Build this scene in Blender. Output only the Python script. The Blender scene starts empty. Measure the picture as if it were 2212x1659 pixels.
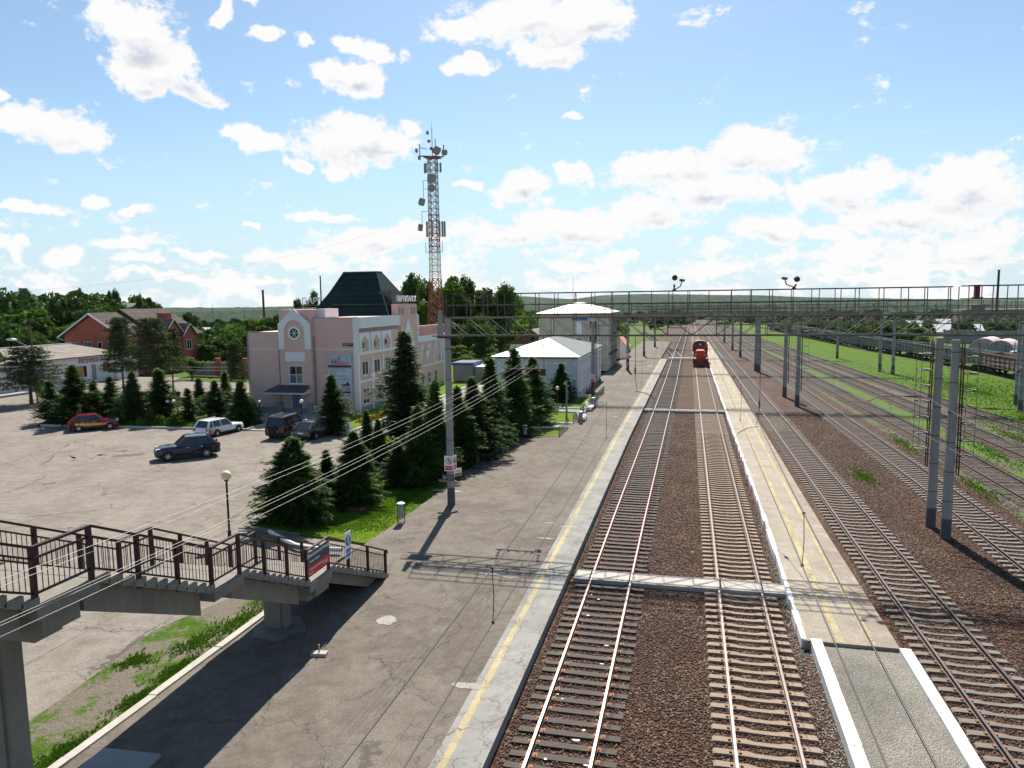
import bpy, math, random
import numpy as np
from mathutils import Vector, Matrix, Euler
random.seed(7); RNG = np.random.default_rng(7)
R = math.radians
sc = bpy.context.scene
COL = sc.collection
HAZE = True

# ------------------------------------------------------------------ camera
FPX = 1590.0; W_PX = 2212.0; H_PX = 1659.0
PIT = math.atan((829.5-650)/FPX); YAW = math.atan(389/math.hypot(FPX, 180)); ROLL = 0.0130; CH = 11.5
_f = np.array([-math.sin(YAW)*math.cos(PIT), math.cos(YAW)*math.cos(PIT), -math.sin(PIT)])
_r0 = np.array([math.cos(YAW), math.sin(YAW), 0.0]); _u0 = np.cross(_r0, _f)
_R = math.cos(ROLL)*_r0-math.sin(ROLL)*_u0; _U = math.cos(ROLL)*_u0+math.sin(ROLL)*_r0
cam = bpy.data.cameras.new('camera'); camo = bpy.data.objects.new('camera', cam); COL.objects.link(camo)
cam.sensor_width = 36.0; cam.lens = 36.0*FPX/W_PX; cam.clip_start = 0.1; cam.clip_end = 20000
m = Matrix(((_R[0], _U[0], -_f[0], 0), (_R[1], _U[1], -_f[1], 0), (_R[2], _U[2], -_f[2], CH), (0, 0, 0, 1)))
camo.matrix_world = m
sc.camera = camo

def ray(x, y): return _f+_R*(x-W_PX/2)/FPX-_U*(y-H_PX/2)/FPX
def gr(x, y, z=0.2):                       # where a sight line meets height z
    d = ray(x, y); t = (z-CH)/d[2]; return Vector((d[0]*t, d[1]*t, z))
def atY(x, y, Y):
    d = ray(x, y); t = Y/d[1]; return Vector((d[0]*t, Y, CH+d[2]*t))
def atX(x, y, X):
    d = ray(x, y); t = X/d[0]; return Vector((X, d[1]*t, CH+d[2]*t))
def Z(sx, sy, s):                          # survey sheet coordinates -> photo coordinates
    return lambda u, v: ((sx+u/s)*.96, (sy+v/s)*.96)
Z1 = Z(0, 600, 3.687); Z2 = Z(500, 580, 3.687); Z3 = Z(900, 600, 3.687); Z4 = Z(1400, 600, 2.447)
Z5 = Z(1900, 640, 5.475); Z6 = Z(1480, 600, 6.506)

# ------------------------------------------------------------------ render, world, sun
sc.render.engine = 'CYCLES'
sc.render.resolution_x = 1024; sc.render.resolution_y = 768
sc.view_settings.view_transform = 'Standard'; sc.view_settings.look = 'None'
sc.view_settings.gamma = 1; sc.view_settings.exposure = 0.9
sc.cycles.max_bounces = 6; sc.cycles.diffuse_bounces = 3; sc.cycles.transparent_max_bounces = 8
sc.cycles.volume_bounces = 0; sc.cycles.use_denoising = True
SUNV = Vector((-0.137, 0.897, 1.0)).normalized()      # towards the sun
SUN_EL = math.asin(SUNV.z); SUN_AZ = math.atan2(SUNV.x, SUNV.y)
world = bpy.data.worlds.new('World'); sc.world = world; world.use_nodes = True
nt = world.node_tree; nt.nodes.clear()
class NG:
    def __init__(s, nt): s.nt = nt
    def n(s, t, **k):
        o = s.nt.nodes.new(t)
        for a, b in k.items(): setattr(o, a, b)
        return o
    def l(s, a, b): s.nt.links.new(a, b)
    def val(s, inp, v):
        if isinstance(v, bpy.types.NodeSocket): s.l(v, inp)
        else: inp.default_value = v
    def math(s, op, a, b=None, c=None, clamp=False):
        o = s.n('ShaderNodeMath', operation=op, use_clamp=clamp); s.val(o.inputs[0], a)
        if b is not None: s.val(o.inputs[1], b)
        if c is not None: s.val(o.inputs[2], c)
        return o.outputs[0]
    def vmath(s, op, a, b=None):
        o = s.n('ShaderNodeVectorMath', operation=op); s.val(o.inputs[0], a)
        if b is not None: s.val(o.inputs[1], b)
        return o.outputs[0]
    def sep(s, v):
        o = s.n('ShaderNodeSeparateXYZ'); s.l(v, o.inputs[0]); return o.outputs
    def comb(s, x, y, z):
        o = s.n('ShaderNodeCombineXYZ')
        for i, v in enumerate((x, y, z)): s.val(o.inputs[i], v)
        return o.outputs[0]
    def noise(s, vec, scale, detail=4, rough=.55, dist=0.0, out=0):
        o = s.n('ShaderNodeTexNoise'); s.l(vec, o.inputs['Vector']); o.inputs['Scale'].default_value = scale
        o.inputs['Detail'].default_value = detail; o.inputs['Roughness'].default_value = rough
        o.inputs['Distortion'].default_value = dist; return o.outputs[out]
    def vor(s, vec, scale, feature='F1', out='Distance', rand=1.0):
        o = s.n('ShaderNodeTexVoronoi', feature=feature); s.l(vec, o.inputs['Vector'])
        o.inputs['Scale'].default_value = scale; o.inputs['Randomness'].default_value = rand; return o.outputs[out]
    def step(s, v, a, b, lo=0.0, hi=1.0, mode='SMOOTHSTEP'):
        o = s.n('ShaderNodeMapRange', interpolation_type=mode); s.val(o.inputs['Value'], v)
        o.inputs['From Min'].default_value = a; o.inputs['From Max'].default_value = b
        o.inputs['To Min'].default_value = lo; o.inputs['To Max'].default_value = hi; return o.outputs[0]
    def mix(s, f, a, b, mode='MIX'):
        o = s.n('ShaderNodeMix', data_type='RGBA', blend_type=mode); s.val(o.inputs[0], f)
        for i, v in ((6, a), (7, b)):
            if isinstance(v, (tuple, list)): v = tuple(v)+((1.0,) if len(v) == 3 else ())
            s.val(o.inputs[i], v)
        return o.outputs[2]
g = NG(nt)
SKY_STR = 0.05
sky = g.n('ShaderNodeTexSky', sky_type='NISHITA', sun_disc=False)
sky.sun_elevation = SUN_EL; sky.sun_rotation = SUN_AZ; sky.altitude = 50; sky.air_density = 1.0; sky.dust_density = 0.5; sky.ozone_density = 2.0
tc = g.n('ShaderNodeTexCoord'); D = g.vmath('NORMALIZE', tc.outputs['Generated']); dx, dy, dz = g.sep(D)
az = g.math('ARCTAN2', dx, dy); el = g.math('ARCSINE', dz)
P = g.comb(az, el, 0.0)
# cumulus: ellipses in azimuth / elevation, their rims broken by noise
BL = [(310,55,105,65),(350,130,110,60),(420,190,85,28),(225,15,50,35),(270,150,60,40),(75,265,115,45),(15,200,25,20),
 (1150,45,190,60),(1265,45,100,60),(1000,60,60,35),(1170,120,70,35),(1010,140,60,16),(745,165,80,40),(770,195,70,22),(740,90,40,14),(810,112,45,24),(550,68,26,16),(632,85,25,13),(463,30,18,28),(528,5,25,9),
 (745,290,100,45),(820,320,110,32),(745,360,35,20),(900,290,25,25),(560,298,65,24),(652,345,28,17),
 (1245,258,38,10),(1655,320,120,52),(1440,368,105,42),(1130,412,80,30),(1267,388,38,28),(1540,415,150,42),(1830,400,110,48),(2090,395,150,62),(1980,460,150,36),(1665,500,110,28),(1800,500,50,20),(1400,462,85,38),(1220,485,130,36),(1100,505,120,28),(830,520,130,30),(640,555,110,18),(330,470,36,12),(232,443,42,15),(65,453,85,13),(1010,412,12,7),(700,468,70,14),(545,497,18,7),(290,540,75,16),(340,575,48,16),(140,560,58,16),(15,530,28,25),(2100,520,140,48),(2000,570,120,18),(1540,580,80,12),(1340,540,28,14),(430,555,60,12),(1900,600,160,10),(1240,570,70,12),(470,610,200,10)]
wrp = g.noise(D, 9.0, 4, .62, 0, 1); wv = g.vmath('SUBTRACT', wrp, (0.5, 0.5, 0.5))
s1 = g.n('ShaderNodeVectorMath', operation='SCALE'); g.l(wv, s1.inputs[0]); s1.inputs['Scale'].default_value = 0.13
Pw = g.vmath('ADD', P, g.vmath('MULTIPLY', s1.outputs[0], (1, .55, 0)))
F = None; Gr = None
def azel(x, y):
    d = ray(x, y); d = d/np.linalg.norm(d); return math.atan2(d[0], d[1]), math.asin(d[2])
for (cx, cy, rx, ry) in BL:
    a0, e0 = azel(cx, cy); a1, _ = azel(cx+rx, cy); _, e1 = azel(cx, cy-ry)
    ra = abs(a1-a0)*1.22; re = abs(e1-e0)*1.22
    o = g.n('ShaderNodeVectorMath', operation='MULTIPLY_ADD'); g.l(Pw, o.inputs[0])
    o.inputs[1].default_value = (1/ra, 1/re, 0); o.inputs[2].default_value = (-a0/ra, -e0/re, 0)
    ln = g.n('ShaderNodeVectorMath', operation='LENGTH'); g.l(o.outputs[0], ln.inputs[0])
    v = g.math('SUBTRACT', 1.0, ln.outputs['Value'])
    F = v if F is None else g.math('MAXIMUM', F, v)
    if rx*ry > 2300:      # shaded base of the bigger clouds
        o2 = g.n('ShaderNodeVectorMath', operation='MULTIPLY_ADD'); g.l(Pw, o2.inputs[0])
        o2.inputs[1].default_value = (1/(ra*.75), 1/(re*.42), 0); o2.inputs[2].default_value = (-a0/(ra*.75)-.1, -(e0-re*.6)/(re*.42), 0)
        l2 = g.n('ShaderNodeVectorMath', operation='LENGTH'); g.l(o2.outputs[0], l2.inputs[0])
        v2 = g.math('SUBTRACT', 1.0, l2.outputs['Value']); Gr = v2 if Gr is None else g.math('MAXIMUM', Gr, v2)
# everywhere else around the horizon and overhead, plain noise clouds
lay = g.vmath('DIVIDE', g.comb(dx, dy, 0.0), g.comb(g.math('ADD', dz, .06), g.math('ADD', dz, .06), 1.0))
ln1 = g.noise(lay, 1.3, 6, .6); behind = g.step(dy, 0.45, 0.2)
n1 = g.math('ADD', g.math('MULTIPLY', g.noise(g.vmath('MULTIPLY', D, (1, 1, 1.5)), 26.0, 7, .68), .8), g.math('MULTIPLY', g.noise(g.vmath('MULTIPLY', D, (1, 1, 1.3)), 95.0, 4, .6), .2))
n0 = g.noise(g.vmath('MULTIPLY', D, (1, 1, 2.4)), 13.0, 5, .6)
lowb = g.math('MULTIPLY', g.step(el, .155, .02), 0.55)
F2 = g.math('ADD', g.math('SUBTRACT', n0, 0.66), g.math('MULTIPLY', lowb, .42))
Fb = g.math('MULTIPLY', behind, g.math('SUBTRACT', ln1, 0.25))
F = g.math('MAXIMUM', F, g.math('MULTIPLY', F2, 2.0)); F = g.math('MAXIMUM', F, g.math('SUBTRACT', Fb, .55))
dens = g.math('ADD', F, g.math('MULTIPLY', g.math('SUBTRACT', n1, 0.5), 2.3))
mask = g.step(dens, -0.04, 0.36)
gn = g.noise(g.vmath('MULTIPLY', D, (1, 1, 2.6)), 21.0, 4, .6)
grey = g.math('MULTIPLY', g.step(g.math('ADD', Gr, g.math('MULTIPLY', g.math('SUBTRACT', gn, .5), 1.6)), .0, .9), g.step(dens, .2, .9))
ccol = g.mix(grey, (10.6, 10.5, 10.5), (6.4, 7.0, 8.2))
# haze near the horizon whitens the blue
hz = g.step(el, 0.26, 0.0)
base = g.mix(g.math('ADD', g.math('MULTIPLY', hz, .72), .06), g.vmath('MULTIPLY', sky.outputs[0], (1.25, 1.38, 1.38)), (6.3, 8.35, 10.0))
SKYMIX = base
colr = g.mix(mask, base, ccol)
bg = g.n('ShaderNodeBackground'); g.l(colr, bg.inputs[0]); bg.inputs[1].default_value = SKY_STR
wo = g.n('ShaderNodeOutputWorld'); g.l(bg.outputs[0], wo.inputs[0])

sun = bpy.data.lights.new('sun', 'SUN'); suno = bpy.data.objects.new('sun', sun); COL.objects.link(suno)
sun.energy = 5.0; sun.angle = R(0.53); sun.color = (1.0, 0.93, 0.82)
suno.rotation_euler = (-SUNV).to_track_quat('-Z', 'Y').to_euler(); suno.location = (0, 0, 60)

# ------------------------------------------------------------------ helpers: things, meshes, materials
def tag(o, label=None, cat=None, group=None, kind=None):
    if label: o['label'] = label
    if cat: o['category'] = cat
    if group: o['group'] = group
    if kind: o['kind'] = kind
    return o
def thing(name, label, cat, loc=(0, 0, 0), rz=0.0, group=None):
    o = bpy.data.objects.new(name, None); o.empty_display_size = .3; COL.objects.link(o)
    o.location = loc; o.rotation_euler = (0, 0, rz); return tag(o, label, cat, group)
def place(name, me, parent=None, loc=(0, 0, 0), rz=0.0, scale=None):
    o = bpy.data.objects.new(name, me); COL.objects.link(o); o.location = loc; o.rotation_euler = (0, 0, rz)
    if scale: o.scale = scale
    if parent: o.parent = parent
    return o
def copy_tree(o, parent=None):
    c = o.copy(); COL.objects.link(c)
    if parent is not None: c.parent = parent
    for ch in list(o.children): copy_tree(ch, c)
    return c
class MB:
    def __init__(s): s.v = []; s.f = []; s.m = []; s.sm = []
    def add(s, vs, fs, mi=0, smooth=False):
        b = len(s.v); s.v += [tuple(p) for p in vs]
        for f in fs: s.f.append(tuple(b+i for i in f)); s.m.append(mi); s.sm.append(smooth)
        return s
    def box(s, x0, x1, y0, y1, z0, z1, mi=0):
        vs = [(x0,y0,z0),(x1,y0,z0),(x1,y1,z0),(x0,y1,z0),(x0,y0,z1),(x1,y0,z1),(x1,y1,z1),(x0,y1,z1)]
        return s.add(vs, [(0,3,2,1),(4,5,6,7),(0,1,5,4),(1,2,6,5),(2,3,7,6),(3,0,4,7)], mi)
    def bar(s, p, q, w, h=None, mi=0, up=(0, 0, 1)):
        p = Vector(p); q = Vector(q); h = h or w; d = (q-p).normalized(); u = Vector(up)
        if abs(d.dot(u)) > .98: u = Vector((0, 1, 0))
        a = d.cross(u).normalized()*w/2; b = a.cross(d).normalized()*h/2
        vs = [p-a-b, p+a-b, p+a+b, p-a+b, q-a-b, q+a-b, q+a+b, q-a+b]
        return s.add(vs, [(0,1,2,3),(7,6,5,4),(0,4,5,1),(1,5,6,2),(2,6,7,3),(3,7,4,0)], mi)
    def tube(s, p, q, r0, r1=None, n=8, mi=0, caps=True, smooth=True):
        p = Vector(p); q = Vector(q); r1 = r0 if r1 is None else r1; d = (q-p).normalized()
        u = Vector((0, 0, 1)) if abs(d.z) < .95 else Vector((1, 0, 0)); a = d.cross(u).normalized(); b = d.cross(a)
        vs = []
        for c, r in ((p, r0), (q, r1)):
            for i in range(n):
                t = 2*math.pi*i/n; vs.append(c+a*math.cos(t)*r+b*math.sin(t)*r)
        s.add(vs, [(i, (i+1) % n, n+(i+1) % n, n+i) for i in range(n)], mi, smooth)
        if caps: s.add(vs[:n], [tuple(range(n))[::-1]], mi); s.add(vs[n:], [tuple(range(n))], mi)
        return s
    def path(s, pts, r, n=6, mi=0):
        for a, b in zip(pts[:-1], pts[1:]): s.tube(a, b, r, r, n, mi, False)
        return s
    def prism(s, pts, z0, z1, mi=0, axis='z'):
        n = len(pts)
        if axis == 'z': vs = [(x, y, z0) for x, y in pts]+[(x, y, z1) for x, y in pts]
        elif axis == 'y': vs = [(x, z0, y) for x, y in pts]+[(x, z1, y) for x, y in pts]
        else: vs = [(z0, x, y) for x, y in pts]+[(z1, x, y) for x, y in pts]
        fs = [tuple(range(n))[::-1], tuple(range(n, 2*n))]+[(i, (i+1) % n, n+(i+1) % n, n+i) for i in range(n)]
        return s.add(vs, fs, mi)
    def lathe(s, prof, c=(0, 0, 0), n=16, mi=0, smooth=True):
        vs = []; 
        for r, z in prof:
            for i in range(n):
                t = 2*math.pi*i/n; vs.append((c[0]+r*math.cos(t), c[1]+r*math.sin(t), c[2]+z))
        fs = [(k*n+i, k*n+(i+1) % n, (k+1)*n+(i+1) % n, (k+1)*n+i) for k in range(len(prof)-1) for i in range(n)]
        return s.add(vs, fs, mi, smooth)
    def sphere(s, c, r, n=16, m=10, mi=0, sz=1.0):
        return s.lathe([(max(1e-4, r*math.sin(math.pi*k/m)), -r*sz*math.cos(math.pi*k/m)) for k in range(m+1)], c, n, mi)
    def mesh(s, name, mats):
        me = bpy.data.meshes.new(name); me.from_pydata(s.v, [], s.f)
        for mt in (mats if isinstance(mats, (list, tuple)) else [mats]): me.materials.append(mt)
        me.polygons.foreach_set('material_index', s.m); me.polygons.foreach_set('use_smooth', s.sm)
        me.update(); return me
    def build(s, name, mats, parent=None, loc=(0, 0, 0), rz=0.0):
        return place(name, s.mesh(name, mats), parent, loc, rz)
def fix_normals(me):
    import bmesh
    b = bmesh.new(); b.from_mesh(me); bmesh.ops.recalc_face_normals(b, faces=b.faces); b.to_mesh(me); b.free()
def sheet(name, polys, z, mat, zb=None):
    """flat polygon sheets at height z; with zb they get side walls down to zb"""
    mb = MB()
    for pts in polys:
        mb.prism(pts, z if zb is None else zb, z) if zb is not None else mb.add([(x, y, z) for x, y in pts], [tuple(range(len(pts)))])
    me = mb.mesh(name, mat); fix_normals(me)
    o = place(name, me); return tag(o, kind='structure')
def text(name, body, size, mat, parent=None, loc=(0, 0, 0), rot=(R(90), 0, 0), ext=0.01, align='CENTER', sx=1.0, bold=0.0):
    cu = bpy.data.curves.new(name, 'FONT'); cu.body = body; cu.size = size; cu.extrude = ext; cu.align_x = align; cu.align_y = 'CENTER'; cu.offset = bold
    cu.resolution_u = 3
    o = bpy.data.objects.new(name, cu); COL.objects.link(o)
    bpy.context.view_layer.update()
    me = bpy.data.meshes.new_from_object(o.evaluated_get(bpy.context.evaluated_depsgraph_get()))
    bpy.data.objects.remove(o); me.materials.clear(); me.materials.append(mat)
    t = bpy.data.objects.new(name, me); COL.objects.link(t); t.location = loc; t.rotation_euler = rot; t.scale = (sx, 1, 1)
    if parent: t.parent = parent
    return t

def newmat(name):
    mt = bpy.data.materials.new(name); mt.use_nodes = True; nt = mt.node_tree; nt.nodes.clear(); g = NG(nt)
    b = g.n('ShaderNodeBsdfPrincipled'); o = g.n('ShaderNodeOutputMaterial'); g.l(b.outputs[0], o.inputs[0]); return mt, g, b
def bump(g, b, h, strength=.4, dist=.02):
    n = g.n('ShaderNodeBump'); n.inputs['Strength'].default_value = strength; n.inputs['Distance'].default_value = dist
    g.l(h, n.inputs['Height']); g.l(n.outputs[0], b.inputs['Normal'])
def wpos(g):
    return g.n('ShaderNodeNewGeometry').outputs['Position']
def mat_simple(name, col, rough=.6, var=.18, scale=3.0, metal=0.0, bmp=.0, streak=False, spec=.4):
    """one base colour, mottled by two noises (and vertical streaks)"""
    mt, g, b = newmat(name); p = g.n('ShaderNodeTexCoord').outputs['Object']
    n1 = g.noise(p, scale, 5, .6); n2 = g.noise(p, scale*7, 3, .6)
    v = g.math('ADD', g.math('MULTIPLY', n1, .65), g.math('MULTIPLY', n2, .35))
    if streak:
        st = g.noise(g.vmath('MULTIPLY', p, (1, 1, .08)), scale*2.5, 4, .6); v = g.math('ADD', g.math('MULTIPLY', v, .55), g.math('MULTIPLY', st, .45))
    f = g.step(v, .3, .7, 1-var, 1+var, 'LINEAR')
    c = g.vmath('MULTIPLY', col, g.comb(f, f, f))
    g.l(c, b.inputs['Base Color']); b.inputs['Roughness'].default_value = rough; b.inputs['Metallic'].default_value = metal
    b.inputs['Specular IOR Level'].default_value = spec
    if bmp: bump(g, b, n2, bmp, .01)
    return mt
def mat_glass(name, col=(.02, .025, .03), rough=.06):
    mt, g, b = newmat(name); b.inputs['Base Color'].default_value = (*col, 1); b.inputs['Roughness'].default_value = rough
    b.inputs['Specular IOR Level'].default_value = .7; return mt
def mat_asphalt(name, c1, c2, crack=1.0, seam=None, patch=None, cscale=.35, lines=None):
    mt, g, b = newmat(name); p = wpos(g); xs, ys, zs = g.sep(p)
    n1 = g.noise(p, .22, 6, .62); n2 = g.noise(p, 1.7, 5, .65); n3 = g.noise(p, 22.0, 3, .7)
    v = g.math('ADD', g.math('MULTIPLY', n1, .5), g.math('MULTIPLY', n2, .5))
    c = g.mix(g.step(v, .36, .64), c1, c2)
    f = g.step(n3, .3, .7, .82, 1.16, 'LINEAR'); c = g.vmath('MULTIPLY', c, g.comb(f, f, f))
    # aggregate speckle
    sp = g.vor(p, 28.0, out='Color'); spf = g.step(g.sep(sp)[0], 0, 1, .86, 1.12, 'LINEAR'); c = g.vmath('MULTIPLY', c, g.comb(spf, spf, spf))
    # oily dark stains / pale worn areas
    st = g.step(g.noise(p, .6, 4, .5, .6), .58, .72); c = g.mix(g.math('MULTIPLY', st, .28), c, tuple(x*.45 for x in c1))
    pw = g.step(g.noise(g.vmath('ADD', p, (31, 7, 0)), .9, 5, .6), .60, .74); c = g.mix(g.math('MULTIPLY', pw, .35), c, tuple(min(1, x*1.35) for x in c2))
    wn = g.noise(p, 1.1, 4, .6, 0, 1); w = g.vmath('ADD', p, g.vmath('MULTIPLY', g.vmath('SUBTRACT', wn, (.5, .5, .5)), (1.5, 1.5, 0)))
    fl = g.vmath('MULTIPLY', w, (1, 1, 0))
    cr = g.vor(fl, cscale, 'DISTANCE_TO_EDGE'); cr2 = g.vor(fl, cscale*3.7, 'DISTANCE_TO_EDGE')
    k1 = g.step(cr, .006, .0015 if False else 0.0015+.0, 0, 1); 
    crm = g.math('MULTIPLY', g.step(cr, *((.011, .003) if cscale > .3 else (.0075, .002))), g.step(g.noise(p, .3, 3), .36, .5))
    crm2 = g.math('MULTIPLY', g.step(cr2, .022, .005), g.step(g.noise(g.vmath('ADD', p, (9, 3, 0)), .35, 3), .56, .66))
    ck = g.math('MAXIMUM', crm, g.math('MULTIPLY', crm2, .7))
    if seam:
        for (axis, per, off, wd) in seam:
            t = g.math('PINGPONG', g.math('ADD', (xs, ys)[axis], off+1000*per), per)
            ck = g.math('MAXIMUM', ck, g.math('MULTIPLY', g.step(t, wd, wd*.3), g.step(g.noise(p, .5, 3), .35, .5, .25, .9)))
    ck = g.math('MULTIPLY', ck, crack)
    c = g.mix(g.math('MULTIPLY', ck, .75), c, (.035, .032, .03))
    g.l(c, b.inputs['Base Color']); b.inputs['Roughness'].default_value = .93; b.inputs['Specular IOR Level'].default_value = .25
    bump(g, b, g.math('SUBTRACT', g.math('ADD', g.math('MULTIPLY', n3, .5), n2), g.math('MULTIPLY', ck, 1.2)), .5, .02)
    return mt
def mat_foliage(name, dark, light, trans=.25, sc_=.5):
    mt, g, b = newmat(name); ge = g.n('ShaderNodeNewGeometry'); rnd = ge.outputs['Random Per Island']
    oi = g.n('ShaderNodeObjectInfo').outputs['Random']
    n = g.noise(g.n('ShaderNodeTexCoord').outputs['Object'], sc_, 3, .6)
    t = g.math('ADD', g.math('MULTIPLY', rnd, .55), g.math('MULTIPLY', g.step(n, .35, .65), .45))
    c = g.mix(t, dark, light); f = g.step(oi, 0, 1, .82, 1.2, 'LINEAR'); c = g.vmath('MULTIPLY', c, g.comb(f, f, f))
    b.inputs['Roughness'].default_value = .7; b.inputs['Specular IOR Level'].default_value = .15
    g.l(c, b.inputs['Base Color'])
    tr = g.n('ShaderNodeBsdfTranslucent'); g.l(g.vmath('MULTIPLY', c, (1.3, 1.5, .7)), tr.inputs[0])
    mx = g.n('ShaderNodeMixShader'); mx.inputs[0].default_value = trans; g.l(b.outputs[0], mx.inputs[1]); g.l(tr.outputs[0], mx.inputs[2])
    g.l(mx.outputs[0], [n_ for n_ in mt.node_tree.nodes if n_.type == 'OUTPUT_MATERIAL'][0].inputs[0]); return mt
def mat_grass(name, c1, c2, soil, cover=.3, ps=.5, dry=None):
    """grass ground, soil showing through; cover = noise level below which it is soil"""
    mt, g, b = newmat(name); p = wpos(g)
    n1 = g.noise(p, ps, 6, .65); n2 = g.noise(p, 5.0, 5, .7); n3 = g.noise(p, 30.0, 3, .7)
    c = g.mix(g.step(n2, .33, .67), c1, c2)
    if dry: c = g.mix(g.math('MULTIPLY', g.step(g.noise(g.vmath('ADD', p, (5, 5, 0)), ps*1.9, 5, .6), .52, .68), .6), c, dry)
    f = g.step(n3, .28, .72, .55, 1.4, 'LINEAR'); c = g.vmath('MULTIPLY', c, g.comb(f, f, f))
    mk = g.step(g.math('ADD', g.math('MULTIPLY', n1, .7), g.math('MULTIPLY', n2, .3)), cover-.04, cover+.04)
    s = g.vmath('MULTIPLY', soil, g.comb(f, f, f)); c = g.mix(mk, s, c)
    g.l(c, b.inputs['Base Color']); b.inputs['Roughness'].default_value = .95; b.inputs['Specular IOR Level'].default_value = .1
    bump(g, b, g.math('ADD', n3, n2), .9, .08); return mt
def mat_ballast(name, cols, scale=15.0, tint=(1, 1, 1), grass=None, gcov=.62):
    mt, g, b = newmat(name); p = wpos(g)
    v = g.vor(p, scale, out='Color'); d = g.vor(p, scale); r, gg, bb = g.sep(v)
    c = g.mix(g.step(r, .1, .9, 0, 1, 'LINEAR'), cols[0], cols[1]); c = g.mix(g.step(gg, .72, .9), c, cols[2])
    big = g.noise(p, .35, 5, .6); f = g.step(big, .35, .68, .62, 1.25, 'LINEAR'); c = g.vmath('MULTIPLY', c, g.comb(f, f, f))
    rust = g.step(g.noise(g.vmath('MULTIPLY', p, (1, .25, 1)), .8, 4, .6), .45, .62); c = g.mix(g.math('MULTIPLY', rust, .45), c, cols[3])
    c = g.mix(g.step(d, .3, .62, 0, .75 if scale < 20 else .35), c, tuple(x*.25 for x in cols[0]))
    if grass:
        gm = g.step(g.math('ADD', g.math('MULTIPLY', g.noise(p, .3, 6, .65), .75), g.math('MULTIPLY', g.noise(p, 4.0, 4, .65), .25)), gcov-.03, gcov+.03)
        gc = g.mix(g.noise(p, 9.0, 4, .7), tuple(x*.5 for x in grass), tuple(x*1.4 for x in grass)); c = g.mix(gm, c, gc)
    g.l(c, b.inputs['Base Color']); b.inputs['Roughness'].default_value = .9; b.inputs['Specular IOR Level'].default_value = .2
    bump(g, b, g.math('SUBTRACT', 1.0, d), .9, .05); return mt

M = {}
M['platform'] = mat_asphalt('worn_platform_asphalt', (.102, .086, .072), (.160, .140, .118), .75, [(0, 2.95, 1.2, .012)], cscale=.42)
M['lot'] = mat_asphalt('pale_parking_asphalt', (.150, .129, .110), (.220, .195, .168), .85, [(0, 3.4, 0, .03), (1, 5.5, 1, .02)], cscale=.16)
M['path'] = mat_asphalt('footpath_asphalt', (.26, .235, .21), (.33, .305, .275), .3)
M['dirt'] = mat_asphalt('dusty_ground', (.15, .128, .106), (.225, .20, .168), .25)
M['concrete'] = mat_simple('weathered_concrete', (.185, .168, .145), .85, .28, 1.6, bmp=.4, streak=True)
M['pale_concrete'] = mat_simple('pale_concrete', (.37, .345, .305), .85, .2, 1.2, bmp=.3)
M['kerb'] = mat_simple('painted_kerb', (.42, .43, .43), .8, .2, 1.5, bmp=.2)
M['kerbwhite'] = mat_simple('white_kerb_paint', (.58, .58, .57), .7, .12, 1.5)
M['pole'] = mat_simple('pole_concrete', (.27, .265, .26), .8, .2, 1.2, bmp=.2, streak=True)
M['poledark'] = mat_simple('tarred_pole_foot', (.085, .085, .09), .8, .3, 2)
M['steel'] = mat_simple('gantry_steel', (.115, .105, .095), .6, .35, 1.5, metal=.2)
M['rust'] = mat_simple('rusty_steel', (.075, .034, .028), .75, .35, 2.0, metal=.1)
M['rail_side'] = mat_simple('rusty_rail', (.050, .030, .024), .7, .3, 2.0, metal=.2)
mt, g, b = newmat('polished_rail_head'); b.inputs['Base Color'].default_value = (.19, .168, .17, 1); b.inputs['Metallic'].default_value = 1; b.inputs['Roughness'].default_value = .36; M['rail_top'] = mt
mt, g, b = newmat('dull_rail_head'); b.inputs['Base Color'].default_value = (.135, .115, .12, 1); b.inputs['Metallic'].default_value = 1; b.inputs['Roughness'].default_value = .42; M['rail_dull'] = mt
M['railing'] = mat_simple('maroon_railing_paint', (.028, .009, .012), .5, .25, 3.0, spec=.35)
M['pink'] = mat_simple('pink_render', (.66, .425, .385), .85, .09, .7, bmp=.1, streak=True)
M['white'] = mat_simple('white_render', (.72, .72, .73), .8, .06, .8, streak=True)
M['greyplinth'] = mat_simple('grey_plinth', (.25, .26, .28), .8, .12, 1)
M['glass'] = mat_glass('dark_window_glass'); M['glassblue'] = mat_glass('blue_lined_glass', (.06, .11, .22), .2); M['glasstan'] = mat_glass('curtained_glass', (.22, .19, .13), .25)
M['frame'] = mat_simple('white_window_frame', (.75, .75, .75), .5, .05, 2)
M['whitemetal'] = mat_simple('white_roof_sheet', (.72, .72, .72), .45, .05, .6)
M['greymetal'] = mat_simple('grey_roof_sheet', (.17, .19, .185), .85, .08, .6, spec=.1)
M['pinkmetal'] = mat_simple('pale_pink_roof_sheet', (.66, .50, .47), .5, .08, .6)
M['redbrick'] = None
def mat_brick(name, c1, c2, mortar, s=3.2):
    mt, g, b = newmat(name); p = g.n('ShaderNodeTexCoord').outputs['Object']; x, y, z = g.sep(p)
    bt = g.n('ShaderNodeTexBrick'); g.l(g.comb(g.math('ADD', x, y), z, 0), bt.inputs['Vector']); bt.inputs['Scale'].default_value = s
    bt.inputs['Color1'].default_value = (*c1, 1); bt.inputs['Color2'].default_value = (*c2, 1); bt.inputs['Mortar'].default_value = (*mortar, 1)
    bt.inputs['Mortar Size'].default_value = .012; bt.inputs['Brick Width'].default_value = .8; bt.inputs['Row Height'].default_value = .26
    n = g.noise(p, .8, 4, .6); f = g.step(n, .3, .7, .82, 1.18, 'LINEAR'); g.l(g.vmath('MULTIPLY', bt.outputs[0], g.comb(f, f, f)), b.inputs['Base Color'])
    b.inputs['Roughness'].default_value = .85; bump(g, b, bt.outputs[1], .3, .01); return mt
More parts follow.
